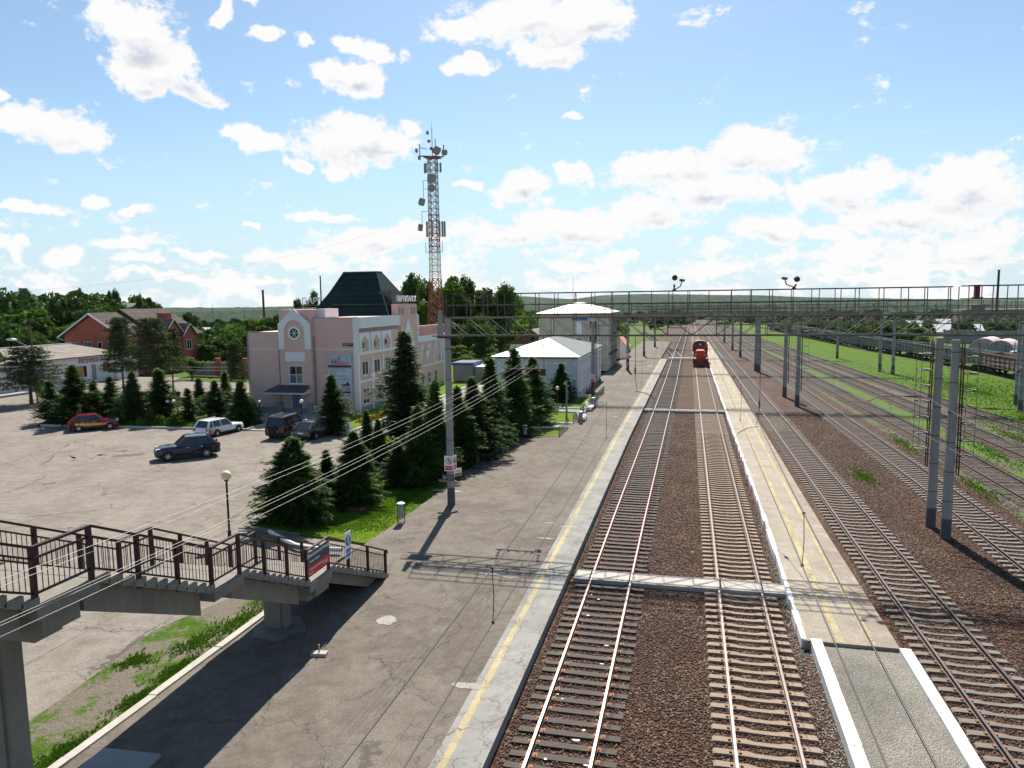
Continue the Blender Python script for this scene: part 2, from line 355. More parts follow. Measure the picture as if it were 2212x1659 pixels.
M['redbrick'] = mat_brick('red_brick', (.46, .11, .065), (.38, .085, .055), (.33, .16, .12))
M['silicate'] = mat_brick('pale_silicate_brick', (.56, .50, .40), (.50, .45, .37), (.40, .36, .31), 2.6)
def mat_tiles(name, col, per=.32):
    mt, g, b = newmat(name); p = g.n('ShaderNodeTexCoord').outputs['Object']; x, y, z = g.sep(p)
    t = g.math('PINGPONG', g.math('ADD', z, 50), per); t2 = g.math('PINGPONG', g.math('ADD', g.math('ADD', x, y), 50), per*.7)
    n = g.noise(p, .7, 4); f = g.math('MULTIPLY', g.step(n, .3, .7, .8, 1.2, 'LINEAR'), g.step(t, 0, per*.3, .65, 1.0)); g.l(g.vmath('MULTIPLY', col, g.comb(f, f, f)), b.inputs['Base Color'])
    b.inputs['Roughness'].default_value = .9; b.inputs['Specular IOR Level'].default_value = .08; bump(g, b, g.math('ADD', t, g.math('MULTIPLY', t2, .6)), .6, .05); return mt
M['greentile'] = mat_tiles('dark_green_roof_tile', (.012, .032, .034)); M['browntile'] = mat_tiles('grey_brown_roof_tile', (.085, .072, .065), .25)
M['slate'] = mat_tiles('weathered_asbestos_sheet', (.23, .205, .185), .12)
M['wood'] = mat_simple('weathered_planks', (.16, .085, .055), .85, .25, 4, streak=True)
M['conc_sleeper'] = mat_simple('concrete_sleeper', (.235, .178, .130), .85, .25, 1.5, bmp=.3)
M['conc_sleeper2'] = mat_simple('grey_concrete_sleeper', (.155, .132, .108), .85, .25, 1.5, bmp=.3)
M['wood_sleeper'] = mat_simple('tarred_wood_sleeper', (.045, .034, .027), .8, .4, 2.5, bmp=.5)
M['orange'] = mat_simple('rust_fastening', (.22, .09, .045), .8, .3, 4)
M['ballast'] = mat_ballast('red_brown_ballast', [(.054, .025, .015), (.150, .078, .051), (.225, .165, .125), (.125, .044, .021)], 13.0)
M['yard'] = mat_ballast('old_yard_ballast', [(.08, .062, .050), (.17, .142, .118), (.24, .215, .185), (.13, .098, .074)], 10.0, grass=(.065, .12, .009), gcov=.55)
M['yardgrass'] = mat_grass('yard_grass', (.045, .095, .006), (.085, .165, .010), (.10, .10, .04), .28, .22, dry=(.13, .15, .03))
M['lawn'] = mat_grass('lawn_grass', (.070, .135, .006), (.14, .225, .012), (.17, .15, .08), .18, .8, dry=(.20, .21, .05))
M['weeds'] = mat_grass('patchy_weeds', (.045, .10, .006), (.085, .165, .012), (.21, .178, .146), .515, .55)
M['land'] = mat_grass('far_ground', (.05, .09, .018), (.10, .15, .03), (.14, .12, .08), .33, .03)
M['gravel'] = mat_ballast('grey_platform_gravel', [(.24, .225, .195), (.33, .31, .27), (.40, .38, .34), (.28, .26, .22)], 26.0)
pass
def mat_worn(name, col, under, amt=.5, sc_=2.2):
    mt, g, b = newmat(name); p = wpos(g); n = g.math('ADD', g.math('MULTIPLY', g.noise(p, sc_, 6, .7), .6), g.math('MULTIPLY', g.noise(p, sc_*6, 4, .7), .4)); f = g.step(g.noise(p, .6, 4), .3, .7, .82, 1.15, 'LINEAR')
    c = g.mix(g.math('MULTIPLY', g.step(n, .47, .60), amt), col, under); cr = g.vor(g.vmath('ADD', p, g.vmath('MULTIPLY', g.noise(p, 2.0, 4, .6, 0, 1), (.8, .8, 0))), .9, 'DISTANCE_TO_EDGE'); c = g.mix(g.math('MULTIPLY', g.step(cr, .012, .003), .6), c, (.05, .045, .04))
    g.l(g.vmath('MULTIPLY', c, g.comb(f, f, f)), b.inputs['Base Color']); b.inputs['Roughness'].default_value = .9; b.inputs['Specular IOR Level'].default_value = .2; return mt
M['yellow'] = mat_worn('worn_yellow_paint', (.38, .325, .185), (.22, .195, .16), .65); M['slab'] = mat_worn('platform_edge_slab', (.25, .245, .23), (.17, .155, .135), .7, 1.1)
M['red'] = mat_simple('red_enamel', (.22, .012, .016), .45, .1, 2); M['redbright'] = mat_simple('bright_red_enamel', (.50, .035, .018), .4, .1, 2)
M['signred'] = mat_simple('sign_red', (.62, .03, .03), .5, .05, 2); M['signgrey'] = mat_simple('sign_dark_grey', (.045, .055, .07), .5, .05, 2)
M['signwhite'] = mat_simple('sign_white', (.80, .80, .82), .5, .04, 2); M['signblue'] = mat_simple('sign_blue', (.03, .10, .42), .5, .05, 2)
M['black'] = mat_simple('black_rubber', (.012, .012, .013), .7, .2, 3); M['darkgrey'] = mat_simple('dark_underframe', (.028, .027, .027), .7, .3, 2)
M['globe'] = mat_simple('cream_globe', (.72, .62, .42), .35, .05, 2); M['globewhite'] = mat_simple('white_globe', (.82, .85, .88), .3, .04, 2)
M['bench'] = mat_simple('pale_blue_bench_paint', (.50, .53, .58), .5, .1, 3); M['fence'] = mat_simple('grey_fence_paint', (.22, .21, .21), .5, .2, 3)
M['insul'] = mat_simple('brown_porcelain', (.10, .04, .025), .25, .2, 3); M['wire'] = mat_simple('dark_wire', (.05, .045, .045), .5, .1, 2, metal=.5)
M['alu'] = mat_simple('aluminium_wire', (.42, .40, .37), .5, .05, 2, metal=.3)
M['bark'] = mat_simple('bark', (.10, .075, .055), .9, .3, 5, bmp=.5)
M['spruce'] = mat_foliage('spruce_needles', (.016, .042, .010), (.080, .150, .026), .24)
M['larch'] = mat_foliage('larch_needles', (.022, .050, .020), (.085, .14, .050), .25)
M['pine'] = mat_foliage('pine_needles', (.022, .040, .018), (.065, .090, .032), .15)
M['leaf'] = mat_foliage('mid_green_leaves', (.018, .048, .009), (.085, .155, .020), .3)
M['leafd'] = mat_foliage('dark_green_leaves', (.016, .040, .012), (.060, .11, .022), .25)
M['leafb'] = mat_foliage('yellow_green_leaves', (.035, .075, .010), (.14, .20, .025), .3)
M['forest'] = mat_foliage('far_wood_leaves', (.020, .045, .016), (.060, .105, .030), .15, .02)
M['blade'] = mat_foliage('grass_blades', (.035, .085, .006), (.11, .20, .018), .3)

# ------------------------------------------------------------------ setting: terrain, yard, platforms, car park
def sstep(t): t = max(0.0, min(1.0, t)); return t*t*(3-2*t)
def ground_h(x, y):
    h = 0.0
    h += 6.5*sstep((-x-92)/45)*sstep((y-60)/60)*sstep((520-y)/250)*sstep((-x/max(y, 1)-.80)/.14)       # wooded rise behind the brick house
    d = math.hypot(x, y)
    h -= 26*sstep((d-260)/1100)
    return h-.03
def grid_axis(lims): 
    out = []
    for a, b_, s in lims:
        k = a
        while k < b_-1e-6: out.append(k); k += s
    out.append(lims[-1][1]); return out
xs = grid_axis([(-7000, -1000, 500), (-1000, -200, 50), (-200, 200, 8), (200, 1000, 50), (1000, 7000, 500)])
ys = grid_axis([(-800, 0, 100), (0, 400, 8), (400, 1600, 50), (1600, 7600, 500)])
vs = [(x, y, ground_h(x, y)) for y in ys for x in xs]; n = len(xs)
fs = [(j*n+i, j*n+i+1, (j+1)*n+i+1, (j+1)*n+i) for j in range(len(ys)-1) for i in range(n-1)]
mb = MB(); mb.add(vs, fs, 0, True); tag(mb.build('ground', M['land']), kind='structure')
# distant wooded hills, skyline height by bearing
def hills(name, sky, Yr, Yf, zf, mat, rough, seed):
    rr = np.random.default_rng(seed); pts = []
    X = [p[0] for p in sky]; Yp = [p[1] for p in sky]; cols = np.arange(X[0], X[-1], 9.0); rows = 26
    jit = np.convolve(rr.normal(0, 1, len(cols)+8), np.ones(5)/5, 'same')[:len(cols)]
    for k in range(rows+1):
        t = k/rows
        for i, c in enumerate(cols):
            ye = float(np.interp(c, X, Yp))+jit[i]*rough; top = atY(c, ye, Yr); yy = Yf+(Yr-Yf)*t
            d = ray(c, ye); x = d[0]/d[1]*yy
            zz = zf+(top.z-zf)*(t**1.25)+(rr.normal(0, 1.6) if 0 < k < rows else 0)*(.3+t)
            pts.append((x, yy, zz))
    nn = len(cols); k = len(pts)//nn
    for c in cols:
        d = ray(c, 640); pts.append((d[0]/d[1]*(Yr+600), Yr+600, zf-10))
    f = [(j*nn+i, j*nn+i+1, (j+1)*nn+i+1, (j+1)*nn+i) for j in range(k) for i in range(nn-1)]
    mb = MB(); mb.add(pts, f, 0, False); return tag(mb.build(name, mat), kind='structure')
mt, g, b = newmat('wooded_hillside'); p = wpos(g)
n1 = g.noise(p, .004, 6, .65); n2 = g.noise(p, .05, 5, .7)
c = g.mix(g.step(n2, .3, .7), (.012, .028, .018), (.028, .052, .026)); c = g.mix(g.step(n1, .52, .66), c, (.05, .075, .032))
g.l(c, b.inputs['Base Color']); b.inputs['Roughness'].default_value = .95; b.inputs['Specular IOR Level'].default_value = .05; bump(g, b, n2, 1, 6.0); M['hill'] = mt
hills('hills', [(-700, 667), (-300, 666), (340, 664.5), (560, 664), (900, 652), (1130, 640), (1190, 644), (1240, 646), (1300, 638), (1400, 635), (1500, 636), (1650, 638), (1740, 641.5), (1932, 645), (2100, 648), (2212, 650), (2500, 652), (3000, 655)], 3300, 1500, -27, M['hill'], .55, 3)
hills('hills', [(-700, 676), (340, 674), (560, 671), (900, 664), (1130, 656), (1300, 654), (1500, 655), (1740, 656), (2212, 662), (3000, 665)], 1500, 800, -22, M['hill'], .7, 5)

# tracks: centre line X at distance Y (they draw together towards the yard throat)
TR = {'A': [(-5, -3.05), (35, -3.0), (106, -2.52), (150, -2.5), (220, -2.1), (420, -1.2)],
      'B': [(-5, 2.08), (17, 2.05), (125, 1.72), (220, 1.3), (420, .6)],
      'C': [(-5, 8.8), (19, 8.6), (37, 8.33), (107, 7.45), (161, 6.65), (228, 5.9), (420, 3.2)],
      'D': [(-5, 14.6), (38, 14.38), (50, 14.3), (95, 13.1), (110, 12.75), (165, 10.85), (205, 9.9), (420, 5.4)],
      'E': [(-5, 20.2), (46, 19.0), (63, 18.75), (105, 16.95), (165, 14.4), (210, 12.7), (420, 7.4)],
      'F': [(-5, 26.5), (60, 23.6), (105, 21.45), (190, 16.75), (420, 9.2)],
      'G': [(-5, 33.5), (70, 28.2), (90, 26.3), (110, 24.9), (130, 23.8), (210, 18.6), (420, 11.0)],
      'H': [(60, 46.5), (80, 45.3), (110, 44.0), (123.5, 43.5), (134.5, 42.1), (148, 41.2), (160, 39.2), (174, 37.3), (185, 36.2), (220, 33.2), (260, 30), (420, 16)]}
def tx(k, y):
    P_ = TR[k]; return float(np.interp(y, [p[0] for p in P_], [p[1] for p in P_]))
def strip(name, fl, fr, y0, y1, dy, z, mat, zb=None, kind='structure'):
    mb = MB(); ys = list(np.arange(y0, y1, dy))+[y1]; L = [(fl(y), y) for y in ys]; Rr = [(fr(y), y) for y in ys]
    vs = [(x, y, z) for x, y in L]+[(x, y, z) for x, y in Rr]; k = len(ys)
    fs = [(i, k+i, k+i+1, i+1) for i in range(k-1)]
    if zb is not None:
        vs += [(x, y, zb) for x, y in L]+[(x, y, zb) for x, y in Rr]
        fs += [(i, i+1, 2*k+i+1, 2*k+i) for i in range(k-1)]+[(k+i+1, k+i, 3*k+i, 3*k+i+1) for i in range(k-1)]+[(0, 2*k, 3*k, k), (k-1, 2*k-1, 4*k-1, 3*k-1)]
    mb.add(vs, fs); me = mb.mesh(name, mat); fix_normals(me); o = place(name, me)
    return tag(o, kind=kind) if kind else o
edgeA = lambda y: -4.72+max(0, y-60)*.0075                      # platform edge
strip('ballast_bed', lambda y: -4.9+max(0, y-60)*.0075 if y < 145 else -7.5-(y-145)*.02, lambda y: tx('D', y)+2.3, -5, 420, 5, .0, M['ballast'])
M['yardgreen'] = mat_ballast('grassy_yard_ballast', [(.08, .062, .050), (.17, .142, .118), (.24, .215, .185), (.13, .098, .074)], 10.0, grass=(.065, .12, .009), gcov=.445)
strip('yard_ground', lambda y: tx('D', y)+2.3, lambda y: tx('E', y)+1.2, -5, 420, 5, .0, M['yard'])
strip('yard_ground', lambda y: tx('E', y)+1.2, lambda y: tx('F', y)+1.6, -5, 420, 5, .0, M['yardgreen'])
strip('yard_grass', lambda y: tx('F', y)+1.6, lambda y: tx('H', y)+9 if y < 300 else tx('H', y)+3, -5, 420, 5, .0, M['yardgrass'])
strip('yard_ground', lambda y: tx('F', y)+1.3, lambda y: tx('G', y)+1.4, 62, 420, 5, .02, M['yard'])

M['yarddark'] = mat_ballast('oily_dark_ballast', [(.035, .027, .022), (.085, .068, .055), (.14, .12, .10), (.065, .042, .030)], 10.0, grass=(.055, .10, .008), gcov=.60)
for k in 'EFGH': strip('track_bed', (lambda k: lambda y: tx(k, y)-1.45)(k), (lambda k: lambda y: tx(k, y)+1.45)(k), 30 if k != 'H' else 70, 400, 5, .024 if k != 'G' else .028, M['yarddark'])
def rail_mesh(k, side, y0, y1):
    """one rail: foot, web and polished head"""
    mb = MB(); pts = []; y = y0
    while y < y1: pts.append((tx(k, y)+side*.795, y)); y += 8
    pts.append((tx(k, y1)+side*.795, y1))
    prof = [(-.065, .07), (.065, .07), (.012, .09), (.012, .15), (.036, .155), (.036, .197), (-.036, .197), (-.036, .155), (-.012, .15), (-.012, .09)]
    n = len(prof); vs = []
    for x, yy in pts: vs += [(x+a, yy, z) for a, z in prof]
    fs = []; ms = []
    for i in range(len(pts)-1):
        for j in range(n):
            b_ = len(fs); fs.append((i*n+j, i*n+(j+1) % n, (i+1)*n+(j+1) % n, (i+1)*n+j)); ms.append(1 if j == 5 else 0)
    mb.add(vs, fs); mb.m = ms
    return mb
def sleeper_mesh(kind):
    mb = MB()
    if kind == 'wood':
        mb.box(-1.36, 1.36, -.115, .115, -.12, .065)
        for s in (-1, 1):
            mb.box(s*.795-.16, s*.795+.16, -.09, .09, .065, .08, 1)
            for q in (-1, 1): mb.box(s*.795+q*.11-.02, s*.795+q*.11+.02, -.05, -.01, .08, .105, 1)
    else:
        st = [(-1.35, .125, .04), (-1.3, .14, .075), (-.5, .135, .08), (-.28, .10, .052), (.28, .10, .052), (.5, .135, .08), (1.3, .14, .075), (1.35, .125, .04)]
        vs = []
        for x, w, z in st: vs += [(x, -w-.02, -.12), (x, w+.02, -.12), (x, w*.8, z), (x, -w*.8, z)]
        fs = [(0, 1, 2, 3), tuple(len(vs)-4+i for i in (3, 2, 1, 0))]
        for i in range(len(st)-1):
            for j in range(4): fs.append((i*4+j, (i+1)*4+j, (i+1)*4+(j+1) % 4, i*4+(j+1) % 4))
        mb.add(vs, fs)
        for s in (-1, 1):
            for q in (-1, 1): mb.box(s*.795+q*.12-.035, s*.795+q*.12+.035, -.05, .05, .07, .115, 1)
    return mb
SLM = {k: sleeper_mesh('wood' if k == 'wood' else 'c').mesh('sleeper', [M[{'wood': 'wood_sleeper', 'tan': 'conc_sleeper', 'grey': 'conc_sleeper2'}[k]], M['orange']]) for k in ('wood', 'tan', 'grey')}
for me in SLM.values(): fix_normals(me)
TI = {'A': ('wood', .54, 11, 230, 'timber sleepered railway track beside the main platform'), 'B': ('tan', .545, 11, 230, 'railway track on pale concrete sleepers with the red locomotive on it'),
      'C': ('grey', .56, 13, 230, 'concrete sleepered railway track right of the narrow island platform'), 'D': ('grey', .56, 20, 200, 'pale concrete sleepered railway track just right of the pair of tall poles'),
      'E': ('wood', .6, 30, 190, 'dark timber sleepered track with weeds, second track right of the pair of tall poles'), 'F': ('wood', .62, 38, 170, 'rusty yard track crossing patchy grass, next to the outermost track'),
      'G': ('wood', .62, 45, 150, 'outermost rusty yard track bordering the bright green grass'), 'H': ('wood', .65, 70, 150, 'siding under the long freight train')}
for k, (sk, pitch, y0, yind, lab) in TI.items():
    root = thing('railway_track', lab, 'railway track', (tx(k, y0), y0, 0), 0, 'parallel tracks of the station yard')
    ox, oy = tx(k, y0), y0; yend = 420
    for s in (-1, 1):
        mb = rail_mesh(k, s, y0-4, yend); mb.v = [(x-ox, y-oy, z) for x, y, z in mb.v]; me = mb.mesh('rail', [M['rail_side'], M['rail_top'] if k == 'A' else M['rail_dull'] if k in 'BCD' else M['rail_side']]); fix_normals(me); place('rail', me, root)
    y = y0-2.0; cnt = 0; rest = MB(); base = sleeper_mesh('wood' if sk == 'wood' else 'c'); rr = random.Random(ord(k))
    while y < 300:
        rz = rr.uniform(-.018, .018) if sk == 'wood' else rr.uniform(-.006, .006); dxr = rr.uniform(-.05, .05) if sk == 'wood' else 0
        dz = rr.uniform(-.02, .006) if k == 'A' else rr.uniform(-.045, -.005) if k in 'EFGH' else rr.uniform(-.006, .004)-(.012 if k == 'C' else 0)
        if k in 'EFGH' and rr.random() < .12: dz -= .04
        x = tx(k, y)
        if k in 'ABC' and abs(y-29.35) < .55 and k != 'C': y += pitch; continue
        if cnt < 100:
            o = place('sleeper', SLM[sk], root, (x+dxr-ox, y-oy, dz), rz); cnt += 1
        else:
            for (vx, vy, vz) in []: pass
            w = 1.36; rest.box(x-w-ox, x+w-ox, y-.11-oy, y+.11-oy, -.1, .045+dz)
        y += pitch+ (rr.uniform(-.03, .03) if sk == 'wood' else 0)
    if rest.v: o = rest.build('sleepers', SLM[sk].materials[0], root); o['kind'] = 'stuff'
# a turnout leaving the track by the platform end towards the left
root = thing('railway_track', 'curving turnout track branching left beyond the platform end', 'railway track', (-2.5, 148, 0)); 
pts = [(-2.5, 148), (-3.1, 156), (-4.2, 168), (-6.3, 184), (-8.8, 205), (-12.5, 235), (-17, 270)]
for s in (-1, 1):
    mb = MB()
    for a, c_ in zip(pts[:-1], pts[1:]): mb.bar((a[0]+s*.8+2.5, a[1]-148, .12), (c_[0]+s*.8+2.5, c_[1]-148, .12), .07, .15)
    mb.build('rail', M['rail_top'], root)
mb = MB(); 
for a, c_ in zip(pts[:-1], pts[1:]):
    k = int((c_[1]-a[1])/.8)
    for i in range(k):
        t = i/k; x = a[0]+(c_[0]-a[0])*t+2.5; y = a[1]+(c_[1]-a[1])*t-148; mb.box(x-1.3, x+1.3, y-.12, y+.12, -.05, .05)
o = mb.build('sleepers', M['wood_sleeper'], root); o['kind'] = 'stuff'

# loose stones of the near ballast, real pebbles
def pebbles(name, areas, n, size, mat, z0=0.0, seed=1, label=None):
    rr = np.random.default_rng(seed)
    octa = np.array([(1, 0, 0), (-1, 0, 0), (0, 1, 0), (0, -1, 0), (0, 0, 1), (0, 0, -1)], float)
    of = np.array([(0, 2, 4), (2, 1, 4), (1, 3, 4), (3, 0, 4), (2, 0, 5), (1, 2, 5), (3, 1, 5), (0, 3, 5)])
    A = np.array([(b_-a)*(d-c_) for a, b_, c_, d in areas]); A = A/A.sum(); pick = rr.choice(len(areas), n, p=A)
    ar = np.array(areas)[pick]; u = rr.random((n, 2)); 
    yv = ar[:, 2]+(ar[:, 3]-ar[:, 2])*u[:, 1]**2.1; xv = ar[:, 0]+(ar[:, 1]-ar[:, 0])*u[:, 0]
    s = rr.uniform(.5, 1.25, (n, 1, 1))*size*rr.uniform(.6, 1.1, (n, 1, 3)); V = octa[None]*s*rr.uniform(.75, 1.2, (n, 6, 1))
    th = rr.random(n)*6.283; c_, s_ = np.cos(th), np.sin(th); tl = rr.uniform(-.6, .6, n); x, y, z = V[..., 0].copy(), V[..., 1].copy(), V[..., 2].copy()
    z2 = z*np.cos(tl)[:, None]+x*np.sin(tl)[:, None]; x2 = x*np.cos(tl)[:, None]-z*np.sin(tl)[:, None]
    V[..., 0] = x2*c_[:, None]-y*s_[:, None]+xv[:, None]; V[..., 1] = x2*s_[:, None]+y*c_[:, None]+yv[:, None]; V[..., 2] = z2+z0+size*.25
    me = bpy.data.meshes.new(name); nv = n*6; nf = n*8
    me.vertices.add(nv); me.vertices.foreach_set('co', V.reshape(-1)); F_ = (of[None]+(np.arange(n)*6)[:, None, None]).reshape(-1, 3)
    me.loops.add(nf*3); me.loops.foreach_set('vertex_index', F_.reshape(-1).astype(np.int32)); me.polygons.add(nf); me.polygons.foreach_set('loop_start', np.arange(0, nf*3, 3, dtype=np.int32)); me.polygons.foreach_set('loop_total', np.full(nf, 3, np.int32))
    me.update(calc_edges=True); me.materials.append(mat); o = place(name, me); return tag(o, label, 'gravel', None, 'stuff')
def mat_pebble(name, a, b_, c3):
    mt, g, b = newmat(name); r = g.n('ShaderNodeNewGeometry').outputs['Random Per Island']; p = wpos(g)
    c = g.mix(r, a, b_); c = g.mix(g.step(r, .86, .9), c, c3); rust = g.step(g.noise(g.vmath('MULTIPLY', p, (1, .25, 1)), .8, 4, .6), .45, .62)
    c = g.mix(g.math('MULTIPLY', rust, .35), c, tuple(x*.8 for x in a)); g.l(c, b.inputs['Base Color']); b.inputs['Roughness'].default_value = .85; return mt
M['pebble'] = mat_pebble('ballast_stone', (.060, .028, .017), (.165, .092, .063), (.24, .182, .142)); M['pebblegrey'] = mat_pebble('grey_gravel_stone', (.20, .185, .155), (.36, .335, .29), (.48, .45, .41))
pebbles('ballast_stones', [(-4.6, 3.6, 12, 78), (6.95, 13.0, 13, 78)], 125000, .042, M['pebble'], seed=3, label='loose red brown ballast stones around the near tracks')
pebbles('ballast_stones', [(13.0, 17, 22, 60)], 16000, .045, M['pebble'], seed=4, label='loose red brown ballast stones under the right hand tracks')
pebbles('gravel', [(4.35, 6.58, 11, 24.6)], 11000, .03, M['pebblegrey'], .2, 5, label='loose grey gravel between the white kerbs of the unfinished platform end')
pebbles('gravel', [(3.4, 4.0, 12, 40)], 3500, .04, M['pebblegrey'], .0, 6, label='grey gravel strip along the left foot of the island platform')

# main platform
def lp(y):          # left edge of the platform asphalt
    return float(np.interp(y, [0, 22.9, 30.8, 34, 41, 48, 58, 59.2, 88, 89, 104, 117, 145, 200], [-14.85, -14.72, -14.6, -14.4, -14.3, -14.3, -14.2, -10.5, -10.0, -12.5, -12.5, -12.7, -12.7, -12.5]))
strip('platform', lp, lambda y: edgeA(y)-1.28, -5, 200, 1.0, .35, M['platform'], 0.0)
strip('platform_edge', lambda y: edgeA(y)-.88, edgeA, -5, 141, 3, .354, M['slab'], 0.0)
strip('platform_edge', lambda y: edgeA(y)-1.28, lambda y: edgeA(y)-1.08, -5, 141, 3, .352, M['slab'], .1)
strip('platform_line', lambda y: edgeA(y)-1.08, lambda y: edgeA(y)-.88, -5, 141, 3, .356, M['yellow'], .1)
def blob(cx, cy, rx, ry, seed, n=16):
    rr = random.Random(seed); return [(cx+rx*math.cos(2*math.pi*i/n)*rr.uniform(.7, 1.15), cy+ry*math.sin(2*math.pi*i/n)*rr.uniform(.7, 1.15)) for i in range(n)]
M['patch'] = mat_asphalt('pale_repair_mortar', (.26, .245, .225), (.34, .325, .295), .4, cscale=1.2)
for i, (px, py, rx, ry) in enumerate([(836, 1340, .34, .42), (1055, 1240, .55, .13), (1100, 1246, .5, .12), (1010, 1482, .5, .2), (1072, 998, .45, .35), (1260, 938, .3, .14), (1329, 900, .35, .2), (1358, 880, .3, .16), (1350, 912, .25, .1), (1180, 1163, .5, .12), (1230, 1138, .5, .12), (1190, 1130, .3, .08), (1404, 790, .6, .5), (1415, 802, .6, .3), (1395, 775, .5, .3), (965, 1060, 1.0, .25)]):
    p = gr(px, py, .35); sheet('platform_patch', [blob(p.x, p.y, rx, ry, i)], .3585, M['patch'])
# island platform
ipl = lambda y: float(np.interp(y, [24, 37, 105, 200], [3.75, 3.8, 3.3, 2.75])); ipr = lambda y: float(np.interp(y, [24, 37, 105, 200], [6.65, 6.42, 5.7, 4.55]))
mt, g, b = newmat('worn_yellow_pavers'); p = wpos(g)
bt = g.n('ShaderNodeTexBrick'); g.l(g.vmath('MULTIPLY', p, (1, 1, 1)), bt.inputs['Vector']); bt.inputs['Scale'].default_value = 2.6; bt.inputs['Brick Width'].default_value = .8; bt.inputs['Row Height'].default_value = .42; bt.inputs['Mortar Size'].default_value = .02
bt.inputs['Color1'].default_value = (.30, .262, .205, 1); bt.inputs['Color2'].default_value = (.265, .23, .178, 1); bt.inputs['Mortar'].default_value = (.15, .125, .10, 1)
xs_, ys_, _ = g.sep(p); side = g.step(g.math('ADD', xs_, g.math('MULTIPLY', g.noise(p, 1.2, 4), 1.2)), 5.9, 6.5); c = g.mix(g.math('MULTIPLY', side, .5), bt.outputs[0], (.175, .13, .105))
w = g.step(g.noise(p, 1.6, 6, .7), .5, .62); c = g.mix(g.math('MULTIPLY', w, .45), c, (.33, .305, .27)); f = g.step(g.noise(p, .4, 4), .3, .7, .85, 1.15, 'LINEAR'); g.l(g.vmath('MULTIPLY', c, g.comb(f, f, f)), b.inputs['Base Color'])
b.inputs['Roughness'].default_value = .9; bump(g, b, bt.outputs[1], .4, .01); M['pavers'] = mt
strip('island_platform', ipl, ipr, 24.6, 196, 2, .33, M['pavers'], 0)
strip('island_platform_line', lambda y: (ipl(y)*.60+ipr(y)*.40)-.11, lambda y: (ipl(y)*.60+ipr(y)*.40)+.11, 24.65, 195.9, 2, .335, M['yellow'])
strip('island_platform_line', lambda y: (ipl(y)*.27+ipr(y)*.73)-.10, lambda y: (ipl(y)*.27+ipr(y)*.73)+.10, 24.65, 195.9, 2, .335, M['yellow'])
rr = random.Random(5); mb = MB()
y = 24.7
while y < 120:
    w = rr.uniform(.03, .16); l = rr.uniform(.5, 1.4); mb.box(ipl(y)-w*.6, ipl(y)+w*.4+.05, y, y+l, 0, .338+rr.uniform(0, .004)); y += l
tag(mb.build('island_platform_edge', M['white']), kind='structure')
sheet('gravel_bed', [[(4.3, -5), (6.62, -5), (6.62, 24.6), (4.3, 24.6)]], .22, M['gravel'], 0)
for (xa, xb, y1, lab) in ((3.97, 4.31, 24.75, 'row of white kerb blocks on the left side of the gravel platform end'), (6.6, 6.95, 24.6, 'row of white kerb blocks on the right side of the gravel platform end')):
    root = thing('kerb_row', lab, 'kerb', ((xa+xb)/2, y1, 0)); y = y1; rr = random.Random(int(xa*10))
    while y > 11:
        mb = MB(); j = rr.uniform(-.008, .008); mb.box(-.17+j, .17+j, -1.0, -.012, 0, .36+rr.uniform(-.006, .006)); mb.build('kerb_block', M['kerbwhite'], root, (0, y-y1, 0)); y -= 1.0
# level crossings of concrete planks
def crossing(y, h, xs0, lab, mat='pale_concrete'):
    root = thing('track_crossing', lab, 'crossing', ((xs0[0][0]+xs0[-1][1])/2, y, 0)); cx = (xs0[0][0]+xs0[-1][1])/2
    for (a, b_, dz) in xs0:
        mb = MB(); mb.box(a-cx, b_-cx, -h/2, h/2, 0, .19+dz); mb.build('plank', M[mat], root)
crossing(29.35, 1.05, [(-4.5, -3.90, 0), (-3.77, -3.28, .0), (-3.27, -2.78, .004), (-2.77, -2.30, .0), (-2.17, .25, -.02), (.26, 1.2, 0), (1.33, 2.77, .0), (2.9, 3.72, 0)], 'concrete plank crossing over the two left tracks nearest the camera')
crossing(76.4, 1.2, [(-4.5, -3.66, 0), (-3.5, -2.0, 0), (-1.86, 1.0, -.02), (1.15, 2.6, 0), (2.78, 3.45, 0)], 'narrow pale crossing over the two left tracks in front of the red locomotive')
crossing(145, 1.5, [(-4.0, -3.4, 0), (-3.25, -1.8, 0), (-1.6, .8, 0)], 'far pale crossing at the end of the main platform')

# car park, kerbs, lawns, paths
sheet('car_park', [[(-90, -5), (-15.6, -5), (-15.6, 23.2), (-14.8, 30.8), (-21.65, 32.1), (-21.75, 34.3), (-25.5, 57.6), (-28.75, 57.75), (-30.5, 58.0), (-38.5, 57.8), (-43, 57.6), (-56, 57.0), (-60, 56.6), (-61.5, 57.5), (-66, 62), (-90, 66)]], .20, M['lot'], 0)
sheet('dusty_ground', [[(-90, 66), (-66, 62), (-61.5, 57.5), (-62, 66), (-78, 100), (-92, 100)]], .17, M['dirt'], 0)
sheet('weedy_ground', [[(-17.6, 6), (-15.15, 6), (-15.05, 23.2), (-14.9, 28.6), (-15.8, 27.5), (-17.2, 24), (-18.1, 21), (-17.6, 17), (-17.3, 12)]], .212, M['weeds'])
sheet('square_beyond', [[(-62, 68), (-44.9, 68.4), (-44.9, 92), (-86, 96), (-78, 76)]], .18, M['lot'], 0)
root = thing('kerb', 'pale crumbling kerb between the dusty ground and the shaded platform', 'kerb', (-14.95, 0, 0))
rr = random.Random(2); y = -4.0
while y < 23.2:
    mb = MB(); j = rr.uniform(-.03, .03); mb.box(-.13+j, .13+j, 0, 2.97, 0, .41+rr.uniform(-.02, .01)); mb.build('kerb_stone', M['pale_concrete'], root, (lp(y)+14.95-.1, y, 0), rr.uniform(-.01, .01)); y += 3.0
def lawn(pts, lab=None): return sheet('lawn', [pts], .27, M['lawn'], 0)
